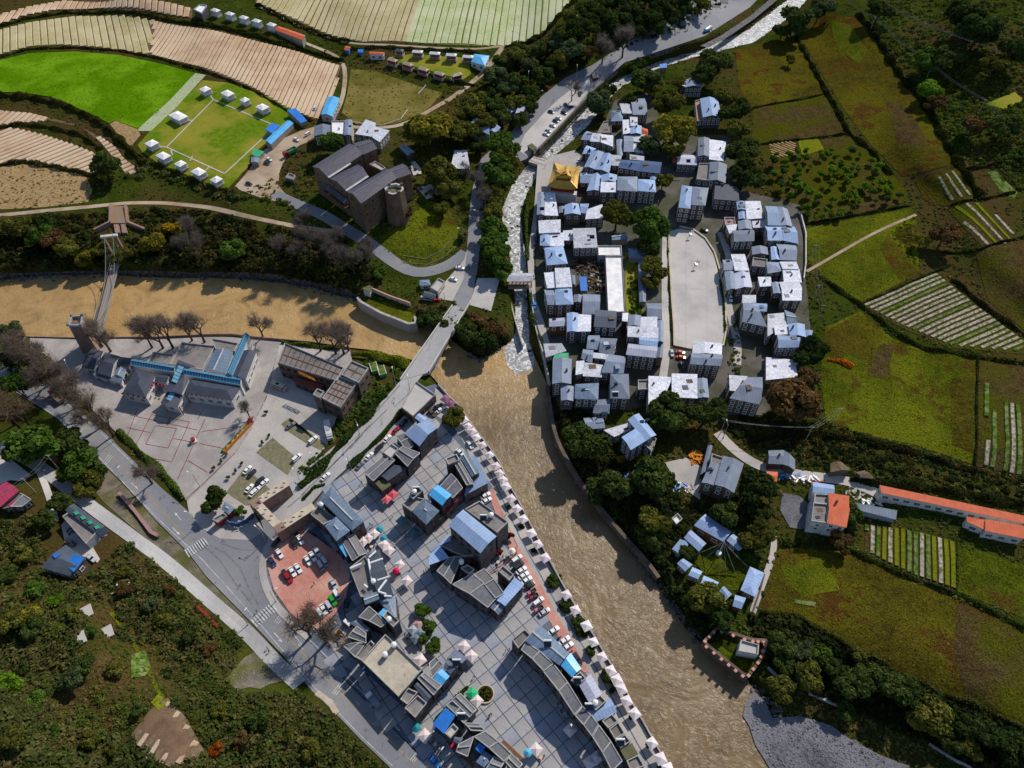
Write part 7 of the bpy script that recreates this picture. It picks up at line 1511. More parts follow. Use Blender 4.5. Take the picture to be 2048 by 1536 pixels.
scatter('mound_grass', 'green grass and weeds on the castle mound', [PL('600,420 640,455 700,470 740,500 800,530 850,545 900,520 925,500 930,450 905,400 870,370 830,380 800,440 740,455 690,430 640,400')], 330, .2, .75, ['5c7c1c','6c8a22','4c6a1c','6a742a','7c8030'], 25, leaves=14, size=.4, flat=.5, carved=False, excl=LANEX)
scatter('mound_grass', 'grass at the castle foot, shade put into its dark colour', [PL('560,390 600,380 625,350 640,400 700,455 735,470 720,480 650,440 590,415')], 170, .3, 1.0, ['2e3a16','3a4218','46521c'], 26, leaves=22, carved=False, excl=LANEX)  # shade cast by the castle is put into the darker leaf colours
HEDGES = [('0,54 60,38 130,27 220,25 310,35 430,55 520,78 600,98 690,125',2.2,2.0,'2f3414','dark hedge along the second top left terrace'),('0,115 60,99 150,96 240,102 320,118 400,140 512,184 570,219 625,243',1.7,1.4,'38361a','dark hedge above the bright green field'),('-100,200 0,192 60,196 130,212 190,240 215,258 250,290 290,330',4.5,3.0,'3c3c1a','thick hedge below the bright green field'),('0,256 40,250 100,256 160,270 205,300',2.4,2.2,'3f3c1c','hedge between the two left ploughed fields'),('0,332 50,325 120,338 185,352 230,355',3.0,2.4,'3a3a18','hedge below the lowest left ploughed field'),('512,10 580,45 660,78 700,85',2.6,2.6,'2e3014','dark hedge between the stilt cabins and the top field'),('385,40 430,52 520,72 560,92 640,108 688,122',2.4,1.8,'40441c','hedge below the row of stilt cabins'),('700,100 760,95 830,100 930,103 960,108',2.0,1.8,'45451e','hedge behind the upper cabin row'),('780,128 850,148 900,165 950,172',3.0,2.2,'3a3c1a','hedge below the lower cabin row'),('260,300 300,325 360,348 420,372 470,385',1.8,1.6,'4c4a20','hedge below the camp lawn'),('1010,95 1050,88 1090,68 1120,32 1150,0',3.2,3.0,'343818','hedge along the right edge of the top field'),
 ('1590,72 1620,125 1655,190 1695,265 1740,300 1780,350',3.2,2.0,'2c3416','dark hedge left of the long field strip'),('1715,30 1765,95 1835,190 1895,295 1920,335 1960,395',5.0,2.8,'2a3014','broad dark hedge right of the long field strip'),('1500,218 1560,206 1650,188',1.2,1.0,'2f3818','thin hedge below the olive brown field'),('1500,292 1600,280 1690,268',1.4,1.2,'333818','thin hedge above the orchard'),('1605,450 1720,430 1820,412',1.4,1.2,'2e2e18','dark bank below the orchard'),('1640,555 1720,610 1800,672 1850,698 1950,714 2048,728',2.6,1.6,'3a4018','hedge below the mulched vegetable rows'),('1722,608 1800,575 1900,530',1.4,1.2,'38401a','hedge above the mulched vegetable rows'),('1905,560 1960,608 2048,672',3.0,1.8,'2e2c18','dark hedge right of the mulched rows'),('1955,715 1952,820 1948,930',1.0,1.2,'3c3e1c','thin hedge beside the brown vegetable plot'),('1560,1088 1700,1100 1820,1155 1930,1195 2048,1258',2.2,1.4,'38401a','hedge along the top of the big lower right field'),('1520,1225 1600,1238 1700,1296 1790,1345 1860,1378 1940,1410 2048,1462',2.6,2.0,'3c401c','hedge along the lower edge of the big field'),('1915,1085 1912,1180',1.0,.8,'4a5420','low hedge beside the crop stripes'),('1700,960 1800,970 1900,985 2048,1010',5.0,2.6,'2c3016','dark hedge bank above the long orange shed'),('1500,880 1600,870 1720,880 1840,910 1950,945',4.0,2.0,'302e18','dark hedge bank above the lower village lane'),('1930,340 1990,330 2048,320',2.0,1.8,'2e3416','hedge below the upper right terrace'),('1900,412 1965,400 2030,385',1.6,1.4,'2c3216','hedge above the upper right mulched rows'),('1885,505 1960,500 2048,475',1.6,1.2,'2a2e16','dark hedge below the upper right mulched rows')]
def hedge(path, width, h, col, label, dens=34, name='hedge', seed=0, base_carved=False):
    rng = np.random.default_rng(seed+100); pts = PL(path) if isinstance(path, str) else path; W = np.array([ground(*p)[:] for p in pts]); seg = np.linalg.norm(np.diff(W[:,:2], axis=0), axis=1); L_ = seg.sum(); n = int(L_*dens*max(.6, width/2.2))
    cum = np.concatenate([[0], np.cumsum(seg)]); t = rng.random(n)*L_; X = np.interp(t, cum, W[:,0]); Y = np.interp(t, cum, W[:,1]); i = np.clip(np.searchsorted(cum, t)-1, 0, len(seg)-1); d = np.diff(W, axis=0)[i]; d /= np.linalg.norm(d[:,:2], axis=1, keepdims=True)
    wv = width*(.75+.5*np.sin(t*.33+seed)*np.sin(t*.11+2*seed)); a = rng.random(n)*math.pi; rad = .55+.45*rng.random(n)**.5; off = np.cos(a)*wv/2*rad; hz = np.sin(a)*h*(.8+.35*np.sin(t*.5+seed))*rad
    x = X-d[:,1]*off; y = Y+d[:,0]*off; z = surf_z(x, y)+hz; nrm = np.stack([-d[:,1]*np.cos(a), d[:,0]*np.cos(a), np.sin(a)+.2], 1)
    T = pal([col], n, rng, .4)*1.35; T *= np.repeat(1,n)[:,None]; mid = W[len(W)//2]; c = np.stack([x, y, z], 1)-mid
    root = thing(name, mid.tolist(), label, name, None, at=pts[len(pts)//2]); link('foliage', quads_mesh('foliage', leaf_quads(c, nrm, .34*(.7+.7*rng.random(n)), rng), T, m['leaf']), root)
for k, (p, w, h, c, l) in enumerate(HEDGES): hedge(p, w, h, c, l, seed=k)
for k, (p, w, h, c, l) in enumerate([('238,862 275,900 320,940 350,975 368,998',3.2,1.6,'4a5a22','roadside hedge along the hall square'),('700,935 730,905 770,868 808,820',3.0,1.3,'2f4020','clipped dark hedge along the ramp parking'),('600,975 622,955 650,925 690,880 730,835 770,790',4.5,1.8,'33421c','leafy bank between theatre car park and ramp'),('565,686 620,692 680,700',2.6,1.6,'4c5a1e','shrub row between theatre and river'),('705,708 750,712 800,722 818,735',5.0,2.2,'6a7020','yellow green hedge beside the bridge foot'),('580,840 610,862 632,882',1.4,1.0,'2c3a18','clipped hedge between the car park bays'),('606,1000 630,975 650,970',1.6,1.2,'36441e','small hedge behind the gatehouse'),('838,868 ',0,0,'',''),('1336,470 1337,560 1341,640 1346,690',.9,1.0,'3c4a20','thin hedge beside the sports yard'),('1452,690 1448,620 1440,560',1.6,1.2,'44522a','shrub strip right of the sports yard'),('1054,400 1052,450 1055,520',2.0,1.2,'4c5a2a','shrub strip between lane and rapids'),('1060,580 1066,640 1085,690 1100,740',2.2,1.4,'46562a','weedy strip between lane and stream below the covered bridge'),('1092,292 1130,252 1170,210 1212,162',1.6,1.2,'3c4a20','ivy along the parking strip wall'),('790,1195 795,1230 800,1260',1.2,.8,'4a5624','planter strip on the plaza edge'),('1232,925 1262,915 1300,905',3.5,2.2,'8a6a22','autumn yellow hedge beside the L-shaped blue roof'),('870,1440 900,1410 935,1375',1.4,.9,'33401e','planting strip along the angular building'),('1275,560 1280,590 1278,640',3.0,1.0,'3f5c22','green vegetable garden in the village'),('1655,720 1685,725 1705,735',4.0,1.4,'b0641c','orange autumn bush in the wide olive field'),('1350,1190 1340,1150 1360,1110',2.0,1.4,'38451e','hedge left of the hut ring'),('1430,1185 1470,1195 1510,1190',1.6,1.2,'404a20','hedge below the hut ring'),('115,945 140,955 160,975',1.2,.8,'8a4a1c','rust coloured bushes beside the hillside lane')]):
    if l: hedge(p, w, h, c, l, seed=50+k, dens=40)
scatter('bank_shrubs', 'leafy shrubs on the bank between theatre and ramp', [PL('690,805 712,745 745,712 800,722 812,740 795,762 735,822 650,905 606,955 596,945 645,895 672,850')], 330, .5, 1.5, ['3e5022','4a5a26','566428','465a26'], 43, leaves=34, carved=False, excl=[PL('742,725 780,725 785,765 745,765')])
scatter('slope_undergrowth', 'dark undergrowth of the upper wooded slope', [PL('1040,110 1090,75 1120,40 1150,5 1180,-60 1450,-60 1440,10 1360,60 1270,88 1180,122 1130,148 1080,185 1020,250 960,250 920,205 960,180 1000,140')], 230, .6, 1.9, ['2e3a1c','3a4622','424a26','343c22'], 27, leaves=30, carved=False)
scatter('slope_undergrowth', 'rough scrub of the upper right slope', [PL('1730,20 1760,0 1900,-60 2200,-60 2200,440 2040,380 1960,330 1925,330 1900,290 1840,190 1770,95')], 330, .3, 1.7, ['465620','52602a','5c6026','3e4e20','4c5824'], 28, leaves=28, carved=False, excl=[PL('1970,208 2030,184 2048,200 2010,218'), PL('1975,345 1990,340 2035,385 2028,398 1998,378')])
scatter('bank_thicket', 'dark thicket on the right bank below the village', [PL('1112,830 1150,800 1230,900 1290,930 1335,960 1380,1060 1345,1140 1360,1190 1420,1250 1440,1275 1405,1280 1350,1200 1310,1145 1240,1060 1180,985 1135,905')], 170, .7, 2.2, ['26301a','30381a','2c3418','3a3e20'], 29, leaves=32)
scatter('bank_thicket', 'dark wood edge at the lower right', [PL('1500,1235 1600,1245 1700,1303 1780,1345 1880,1390 1960,1425 2060,1470 2200,1530 2200,1600 1950,1530 1830,1470 1740,1430 1640,1390 1560,1350 1530,1300')], 170, .7, 2.3, ['222a16','2a3218','333a1c','3a3e20'], 30, leaves=32)
scatter('garden_weeds', 'weeds and garden plants between the lower houses', [PL('1330,930 1300,1000 1330,1060 1400,1050 1440,1060 1520,1100 1545,1060 1500,1010 1500,950 1440,990 1400,1010 1360,990'), PL('1440,840 1540,830 1640,845 1830,895 1940,935 2060,960 2060,1000 1760,960 1600,930 1500,900')], 150, .4, 1.5, ['2e3a1a','3a4620','4a4622','30361c'], 31, leaves=26, carved=False)
scatter('garden_weeds', 'weeds on the peninsula and bridge abutment', [PL('920,630 1000,640 1010,690 985,705 960,715 935,700 905,675 895,650'), PL('832,625 900,615 880,650 850,655')], 240, .6, 1.8, ['26301a','343c1e','3e3e24'], 32, leaves=30, excl=[PL('795,765 900,605 950,595 865,755')])
scatter('ground_cover', 'weeds and rough grass on open banks', [PL(s) for s in ('480,385 560,350 600,300 640,300 640,360 600,400 560,400','800,255 850,240 930,230 960,270 935,330 900,420 880,400 830,390 800,320','960,380 985,330 1015,300 1040,310 1010,400 1005,470 1020,545 960,552 962,460','690,110 780,130 880,165 940,175 990,140 1000,200 930,240 880,215 890,180 830,165 750,138 700,135','0,690 60,700 100,760 60,760 0,735','380,40 520,74 560,88 660,80 700,90 690,120 600,96 520,76','1255,510 1288,510 1284,640 1258,645','1460,690 1470,620 1490,700 1480,750 1455,760')], 260, .3, 1.3, ['4c5a24','5c6428','46502a','6a6434','3c4a22'], 40, leaves=20, carved=False, excl=LANEX)
scatter('tuft_grass', 'rough grass tufts over the upper right fields', [PL(s) for s in ('1470,100 1560,78 1598,72 1648,186 1497,216','1650,25 1712,36 1760,100 1830,190 1893,296 1914,328 1805,353 1742,290 1682,210 1622,110','1650,190 1690,268 1502,288 1508,218')], 170, .15, .45, ['72661a','625a16','7c5e20','585216','80701e'], 33, leaves=9, size=.6, flat=.6, carved=False)
scatter('tuft_grass', 'rough grass tufts over the right middle fields', [PL(s) for s in ('1612,456 1823,416 1832,430 1776,462 1840,545 1722,606 1645,550','1650,655 1720,622 1790,680 1850,702 1955,712 1950,930 1832,890 1722,868 1652,843 1640,750','1958,720 2048,735 2048,952 1952,932','1950,500 2040,480 2200,470 2200,700 2048,660 1975,600')], 140, .15, .45, ['6a7212','747216','5c6412','7a6e20'], 34, leaves=9, size=.6, flat=.6, carved=False)
scatter('tuft_grass', 'rough grass tufts over the lower right fields', [PL(s) for s in ('1540,1150 1560,1092 1700,1104 1800,1152 1915,1200 2048,1262 2200,1320 2200,1520 2048,1450 1930,1400 1850,1370 1780,1330 1700,1290 1600,1232 1522,1220','1917,1090 2048,1128 2048,1236 1912,1182')], 110, .15, .42, ['6a6418','5c5c16','72642a','6e6e1c'], 35, leaves=9, size=.6, flat=.6, carved=False)
CV = [p for p in COVER if len(p) > 3]
scatter('ground_cover', 'low weeds and rough grass of the open ground', [PL('-60,-20 2110,-20 2110,1560 1400,1560 1300,1200 1090,760 860,640 500,600 -60,580')], 95, .25, .95, ['4e5a26','5c642a','46522a','686436','566030','6c5e38'], 41, leaves=12, size=.42, flat=.65, excl=CV)
scatter('paddock_tufts', 'tufts of grass in the paddock and scrub field', [PL('702,138 750,142 837,172 885,186 862,212 834,232 787,249 712,248 684,225 694,190'), PL('0,335 40,322 100,330 170,350 185,380 176,404 90,414 0,418')], 260, .2, .7, ['7a7434','857a3e','6c6a30','8a7648'], 36, leaves=9, size=.6, flat=.5, carved=False)
scatter('crop_plants', 'leafy crop plants of the bright green field', [PL('-100,135 0,122 60,108 150,105 240,112 320,129 388,147 338,199 275,255 230,238 218,243 170,220 100,191 40,182 0,182 -100,190')], 620, .2, .36, ['668f10','58840c','70981a'], 37, leaves=7, size=.8, flat=.6, carved=False, lift=.1, cat='crops', tv=.12)
# ================================================================== vehicles
def loft(b, st, mi=0):
    """st: list of (x, [(y,z)...]) sections with equal counts"""
    n = len(st[0][1])
    for (x0, s0), (x1, s1) in zip(st[:-1], st[1:]):
        for i in range(n):
            j = (i+1) % n; b.face([(x0,*s0[i]), (x0,*s0[j]), (x1,*s1[j]), (x1,*s1[i])], mi)
    b.face([(st[0][0],*p) for p in st[0][1]][::-1], mi); b.face([(st[-1][0],*p) for p in st[-1][1]], mi)
def sec(w, zb, zm, zt, tw): return [(-w*.92,zb),(-w,zm),(-tw,zt),(tw,zt),(w,zm),(w*.92,zb)]
def car_proto(kind):
    p = {}
    b = MB()
    if kind == 'sedan': L_, W, belt, roof = 4.6, .9, .92, 1.42; st = [(-2.3,.72,.4,.62,.78,.6),(-2.1,.86,.3,.6,.92,.74),(-1.2,.9,.26,.6,.97,.8),(.9,.9,.26,.6,.95,.8),(1.9,.86,.28,.58,.82,.7),(2.3,.7,.36,.56,.68,.55)]; g0, g1, t0, t1 = -1.75, 1.05, -1.05, .3
    elif kind == 'suv': L_, W, belt, roof = 4.6, .93, 1.08, 1.68; st = [(-2.3,.8,.42,.75,1.0,.72),(-2.2,.9,.34,.7,1.1,.8),(-1.2,.93,.32,.7,1.12,.84),(1.0,.93,.32,.7,1.1,.84),(1.95,.9,.34,.68,1.0,.76),(2.3,.76,.42,.66,.84,.6)]; g0, g1, t0, t1 = -2.2, 1.15, -1.95, .35
    else: L_, W, belt, roof = 4.1, .82, 1.15, 1.85; st = [(-2.05,.78,.4,.75,1.12,.74),(-1.95,.82,.34,.7,1.18,.78),(0,.82,.32,.7,1.18,.78),(1.7,.82,.34,.7,1.15,.76),(2.05,.72,.42,.66,.95,.6)]; g0, g1, t0, t1 = -2.0, 1.85, -1.9, 1.2
    loft(b, [(s[0], sec(*s[1:])) for s in st]); p['body'] = new_mesh('body', b.v, b.f, [m['car_paint']], b.m, smooth=False)
    b = MB(); w0, w1 = W*.86, W*.7; A = [(g0,-w0,belt),(g1,-w0,belt-.03),(g1,w0,belt-.03),(g0,w0,belt)]; Bq = [(t0,-w1,roof-.04),(t1,-w1,roof-.04),(t1,w1,roof-.04),(t0,w1,roof-.04)]
    for i in range(4): j = (i+1) % 4; b.face([A[i], A[j], Bq[j], Bq[i]])
    b.face(Bq); p['windows'] = new_mesh('windows', b.v, b.f, [m['glass']], b.m)
    b = MB(); b.prism([(t0-.06,-w1-.03),(t1+.05,-w1-.03),(t1+.05,w1+.03),(t0-.06,w1+.03)], roof-.05, roof+.02); p['roof'] = new_mesh('roof', b.v, b.f, [m['car_paint']], b.m)
    b = MB(); [b.tube((0,-.11,0), (0,.11,0), .33, .33, 12, 0), b.tube((0,-.12,0), (0,.12,0), .18, .18, 8, 1)]; p['wheel'] = new_mesh('wheel', b.v, b.f, [m['rubber'], m['steel']], b.m)
    b = MB(); b.box((0,0,0), (.12,.34,.14)); p['headlight'] = new_mesh('headlight', b.v, b.f, [m['lamp_white']], b.m); p['tail_light'] = new_mesh('tail_light', b.v, b.f, [m['lamp_red']], b.m)
    p['dims'] = (L_, W, belt); return p
PROTO = {k: car_proto(k) for k in ('sedan', 'suv', 'van')}
CARC = {'white': 'e4e4e2', 'black': '17181b', 'dark': '2b2d33', 'grey': '6e7278', 'silver': 'b4bac0', 'red': 'a01820', 'green': '1c9a2a', 'blue': '2a8ad8', 'brown': '5a4838', 'pink': 'c06a70', 'orange': 'd8682c', 'navy': '2a3a5a', 'paleblue': '9ac4d8'}
def heading(px, py, dx, dy, z):
    a = G(px, py, z); e = G(px+dx*8, py+dy*8, z); return math.atan2(e.y-a.y, e.x-a.x)
def car(r, x, y, dx, dy, col='white', kind='sedan', zoff=.32, label=None, group=None):
    px, py = P(r, x, y); z = B1(px, py)+zoff; c = G(px, py, z+.7); c.z = z; pr = PROTO[kind]; L_, W, belt = pr['dims']
    kn = {'sedan':'car','suv':'car','van':'van'}[kind]; desc = {'sedan':'saloon car','suv':'estate car','van':'small van'}[kind]
    t = thing('parked_car' if kind != 'van' else 'parked_van', c, label or f"{ {'paleblue':'pale blue'}.get(col, col)} {desc}", kn, group or 'vehicles around the town', at=(px, py), rz=heading(px, py, dx, dy, z))
    cc = (*hexc(CARC[col]), 1); t.scale = (.88,)*3
    for nm in ('body', 'windows', 'roof'):
        o = link(nm, pr[nm], t)
        o.color = cc
    for sx in (-.31, .30):
        for sy in (-1, 1): o = link('wheel', pr['wheel'], t); o.location = (L_*sx, sy*(W-.1), .33)
    for sy in (-1, 1):
        o = link('headlight', pr['headlight'], t); o.location = (L_*.485, sy*W*.62, .66); o = link('tail_light', pr['tail_light'], t); o.location = (-L_*.487, sy*W*.62, .78)
    return t
rg = .34
car('j',555,738,.75,-.7,'white',zoff=.22,label='white saloon car driving on the ramp road')
for x, y, c in ((1180,308,'black'),(1118,367,'red'),(1048,435,'white'),(985,508,'black'),(905,575,'white'),(832,648,'grey')): car('j',x,y,.68,-.72,c,'suv' if c == 'black' else 'sedan')
for a in ((1455,178,.75,-.45,'dark'),(1478,202,.78,-.6,'white'),(1408,232,.6,.6,'brown','suv'),(1712,483,.5,.75,'white'),(1632,545,.65,.55,'white'),(1835,890,.85,-.42,'white'),(1842,932,.85,-.42,'white')): car('j',*a)
for a in ((275,330,.8,-.55,'grey'),(455,445,.7,-.65,'white','suv'),(325,588,.7,-.65,'white','suv'),(30,770,.7,-.7,'dark'),(62,790,.7,-.7,'white'),(0,850,.7,-.7,'white'),(150,840,.75,-.6,'white'),(65,892,.75,-.6,'white')): car('j',*a)
for a in ((1978,685,.68,-.75,'white'),(2013,712,.68,-.75,'dark'),(1993,833,.65,-.78,'white'),(2026,866,.65,-.78,'white')): car('i',*a)
for a in ((352,1243,.5,.85,'white'),(303,1272,.5,.85,'dark'),(160,1262,.62,-.8,'black'),(185,1355,.55,.82,'white'),(128,1420,.55,.82,'navy'),(490,1342,.52,.84,'silver'),(452,1378,.52,.84,'white'),(413,1410,.52,.84,'white'),(548,1420,.52,.84,'silver','van'),(517,1452,.52,.84,'silver','van'),(335,1472,.52,.84,'white'),(290,1500,.52,.84,'white'),(235,1525,.52,.84,'dark','suv'),(10,1540,.5,.8,'grey')):
    if a[0] > 50: car('j',*a)
for a in ((258,15,.55,.8,'red','suv'),(622,65,.5,.85,'silver'),(645,150,.52,.84,'white','van'),(614,195,.52,.84,'green','suv'),(582,240,.52,.84,'silver','van'),(540,264,.52,.84,'white'),(512,298,.52,.84,'white','van'),(460,325,.52,.84,'red'),(600,405,.7,-.65,'white','van'),(740,385,.7,.6,'white','van'),(1425,1480,.7,.7,'blue')): car('n',*a)
for a in ((970,175,.82,-.5,'white'),(985,232,.82,-.5,'white'),(1330,895,.8,-.58,'white','suv'),(1350,965,.8,-.58,'dark','suv'),(1380,1025,.8,-.55,'white'),(1405,1085,.8,-.55,'white'),(1440,1137,.8,-.55,'white'),(1475,1197,.8,-.55,'dark'),(1575,1380,.78,-.6,'white','suv'),(1640,1500,.8,-.5,'silver')): car('E',*a,zoff=.4)
for a in ((332,435,.8,-.55,'white'),(418,515,.8,-.6,'white'),(445,562,.8,-.6,'white'),(525,658,.5,.75,'dark')): car('o',*a,zoff=.4)
for a in ((312,890,.8,.3,'dark'),(415,898,.8,.35,'black'),(372,942,.8,.35,'white'),(350,963,.8,.35,'dark'),(325,1000,.8,.35,'white'),(290,1042,.8,.35,'silver'),(272,1070,.8,.35,'white'),(432,835,.6,.6,'dark'),(545,742,.2,.8,'navy'),(470,852,.8,-.3,'dark'),(540,1280,.55,-.6,'white')): car('c',*a,kind='sedan') if len(a) < 6 else None
for a in ((468,865,.35,-.9,'paleblue'),(415,1070,.8,-.5,'white','van'),(322,1112,.8,.5,'white'),(105,1272,.8,.45,'white'),(85,1300,.8,.45,'dark')): car('b',*a,zoff=.25)
car('a',1990,1465,.85,.35,'black',zoff=.25); car('f',1577,693,.85,.3,'white'); car('f',1632,605,.9,.1,'white'); car('f',1440,862,.8,-.2,'red'); car('f',1350,850,.9,.1,'silver','van')
for a in ((180,905,.05,1,'blue'),(187,1040,-.05,1,'black'),(187,365,.05,1,'navy'),(1280,1285,.2,1,'silver'),(1350,1280,1,.2,'pink'),(1355,1320,1,.15,'orange'),(1362,1380,.5,.8,'dark'),(1750,850,.2,1,'white'),(1540,300,.8,.3,'black')): car('g',*a,zoff=.3)
car('i',565,1265,.75,.55,'dark','suv'); car('i',725,1390,.75,.5,'silver')
def vehicle(name, cat, label, r, x, y, dx, dy, parts, wheels, zoff=.25, wr=.45):
    px, py = P(r, x, y); z = B1(px, py)+zoff; c = G(px, py, z+1); c.z = z; t = thing(name, c, label, cat, 'vehicles around the town', at=(px, py), rz=heading(px, py, dx, dy, z))
    for nm, fn, mt, col in parts:
        b = MB(); fn(b); o = b.build(nm, m[mt], t, local=True)
        if col: o.color = (*hexc(CARC.get(col, col)), 1)
    b = MB(); b.tube((0,-.14,0), (0,.14,0), wr, wr, 12, 0); b.tube((0,-.15,0), (0,.15,0), wr*.5, wr*.5, 8, 1); me = new_mesh('wheel', b.v, b.f, [m['rubber'], m['steel']], b.m)
    for wx, wy in wheels: o = link('wheel', me, t); o.location = (wx, wy, wr)
    return t
BX = lambda c, d: (lambda b: b.box(c, d))
def openbox(c, d, t=.12):
    def f(b):
        b.box((c[0], c[1], c[2]-d[2]/2+t/2), (d[0], d[1], t)); b.box((c[0]-d[0]/2+t/2, c[1], c[2]), (t, d[1], d[2])); b.box((c[0]+d[0]/2-t/2, c[1], c[2]), (t, d[1], d[2])); b.box((c[0], c[1]-d[1]/2+t/2, c[2]), (d[0]-2*t-.01, t, d[2]-.01)); b.box((c[0], c[1]+d[1]/2-t/2, c[2]), (d[0]-2*t-.01, t, d[2]-.01))
    return f
def cab(c, d):
    def f(b): x, y, z = c; l, w, h = d; loft(b, [(x-l/2, [(y-w/2,z-h/2),(y-w/2,z+h/2),(y+w/2,z+h/2),(y+w/2,z-h/2)]), (x+l*.3, [(y-w/2,z-h/2),(y-w*.48,z+h/2),(y+w*.48,z+h/2),(y+w/2,z-h/2)]), (x+l/2, [(y-w/2,z-h/2),(y-w*.46,z+h*.12),(y+w*.46,z+h*.12),(y+w/2,z-h/2)])])
    return f
W6 = [(x, y) for x in (-3,-1.7,2.9) for y in (-1.1,1.1)]
def dump(label, r, x, y, dx, dy, cabc, bed): vehicle('dump_truck', 'truck', label, r, x, y, dx, dy, [('chassis', BX((0,0,.75), (8,1.4,.3)), 'black', None), ('cab', cab((3.1,0,1.85), (1.8,2.4,2.1)), 'car_paint', cabc), ('windscreen', BX((4.02,0,1.75), (.06,1.9,.5)), 'glass', None), ('bed', openbox((-1.2,0,1.8), (6,2.5,1.7)), bed, None), ('load', BX((-1.2,0,1.45), (5.6,2.2,.6)), 'furrow', None)], W6)
dump('red cabbed lorry with a dark open bed on the main road', 'i', 455, 105, -.65, -.6, 'red', 'planks'); dump('green bedded tipper lorry with a red cab in the dirt yard', 'b', 272, 1222, -.75, .4, 'red', 'sheet_green')
def tankfn(b): b.tube((-3.6,0,1.9), (1.4,0,1.9), 1.1, 1.1, 14)
vehicle('tanker_truck', 'truck', 'white and blue tanker lorry on the upper valley road', 'c', 1565, 240, .85, -.5, [('chassis', BX((0,0,.75), (8,1.4,.3)), 'black', None), ('cab', cab((3.0,0,1.75), (1.8,2.4,2.0)), 'car_paint', 'white'), ('tank', tankfn, 'white_plastic', None), ('tank_band', lambda b: b.tube((-3.65,0,1.9), (-2.2,0,1.9), 1.13, 1.13, 14), 'sheet_cyan', None)], W6)
vehicle('minibus', 'bus', 'tan minibus parked before the theatre', 'B', 298, 575, .85, .38, [('body', cab((0,0,1.35), (7,2.1,1.9)), 'cream_wall', None), ('windows', BX((-.1,0,1.75), (6.2,2.14,.55)), 'glass', None), ('roof_hatch', BX((-.5,0,2.36), (1.2,1,.12)), 'black', None)], [(x, y) for x in (-2.2,2.2) for y in (-.95,.95)], .3)
vehicle('bus', 'bus', 'long white bus at the edge of the theatre car park', 'B', 805, 1035, .2, 1, [('body', cab((0,0,1.6), (8.5,2.3,2.4)), 'white_wall', None), ('windows', BX((-.1,0,2.0), (7.6,2.34,.6)), 'glass', None), ('roof_unit', BX((0,0,2.9), (2,1.4,.2)), 'grey_wall', None)], [(x, y) for x in (-2.7,2.7) for y in (-1.05,1.05)], .3)
vehicle('flatbed_truck', 'truck', 'small white flatbed lorry parked on the road edge', 'n', 935, 992, -.6, -.7, [('cab', cab((1.9,0,1.3), (1.5,1.9,1.6)), 'car_paint', 'white'), ('windscreen', BX((2.66,0,1.2), (.06,1.5,.4)), 'glass', None), ('bed', openbox((-.9,0,1.0), (3.8,1.9,.5)), 'grey_wall', None)], [(x, y) for x in (-1.7,1.7) for y in (-.85,.85)], .25, .35)
def digger_arm(b): b.bar((.6,0,1.6), (2.2,0,2.6), .3, .3); b.bar((2.2,0,2.6), (3.2,0,.8), .24, .24); b.box((3.2,0,.6), (.6,.8,.6))
vehicle('mini_excavator', 'excavator', 'yellow mini excavator under the bare tree', 'n', 665, 462, .6, .5, [('body', BX((-.3,0,1.2), (1.9,1.5,.8)), 'orange_grain', None), ('cab', BX((.1,.3,1.9), (1.1,.9,1.0)), 'glass', None), ('arm', digger_arm, 'orange_grain', None), ('track', BX((0,-.65,.4), (2.3,.4,.6)), 'rubber', None), ('track', BX((0,.65,.4), (2.3,.4,.6)), 'rubber', None)], [], .32)
for k, (r, x, y, c) in enumerate((('E',1500,1265,'pink'),('E',1525,1320,'red'),('E',1580,1460,'pink'))): vehicle('cargo_tricycle', 'tricycle', f'{["faded pink","red","mauve"][k]} cargo tricycle with a dark bed in the brick parking strip', r, x, y, -.8, .5, [('cab', cab((1.2,0,.8), (1.2,1.0,.9)), 'car_paint', c), ('bed', openbox((-.7,0,.75), (1.7,1.2,.5)), 'dark_wall', None)], [(-.8,-.6),(-.8,.6),(1.5,0)], .4, .28)
def bike(b): b.bar((-.5,0,.6), (.5,0,.7), .25, .3); b.bar((.5,0,.5), (.7,0,1.0), .08, .08); b.bar((.62,-.35,1.0), (.62,.35,1.0), .06, .06)
for r, x, y, c, l in (('o',378,487,'blue','blue motor scooter between parked cars'),('o',470,602,'red','red motor scooter beside the dark car'),('i',560,1185,'navy','motorcycle in the hillside yard'),('i',545,1160,'dark','dark motorcycle beside another in the hillside yard'),('j',290,1180,'red','red motorbike beside the gatehouse pier'),('j',320,1195,'dark','dark motorbike beside the gatehouse pier')): vehicle('motorcycle', 'motorcycle', l, r, x, y, .7, -.6, [('frame', bike, 'car_paint', c), ('seat', BX((-.25,0,.82), (.7,.26,.12)), 'black', None)], [(-.65,0),(.65,0)], .35, .3)
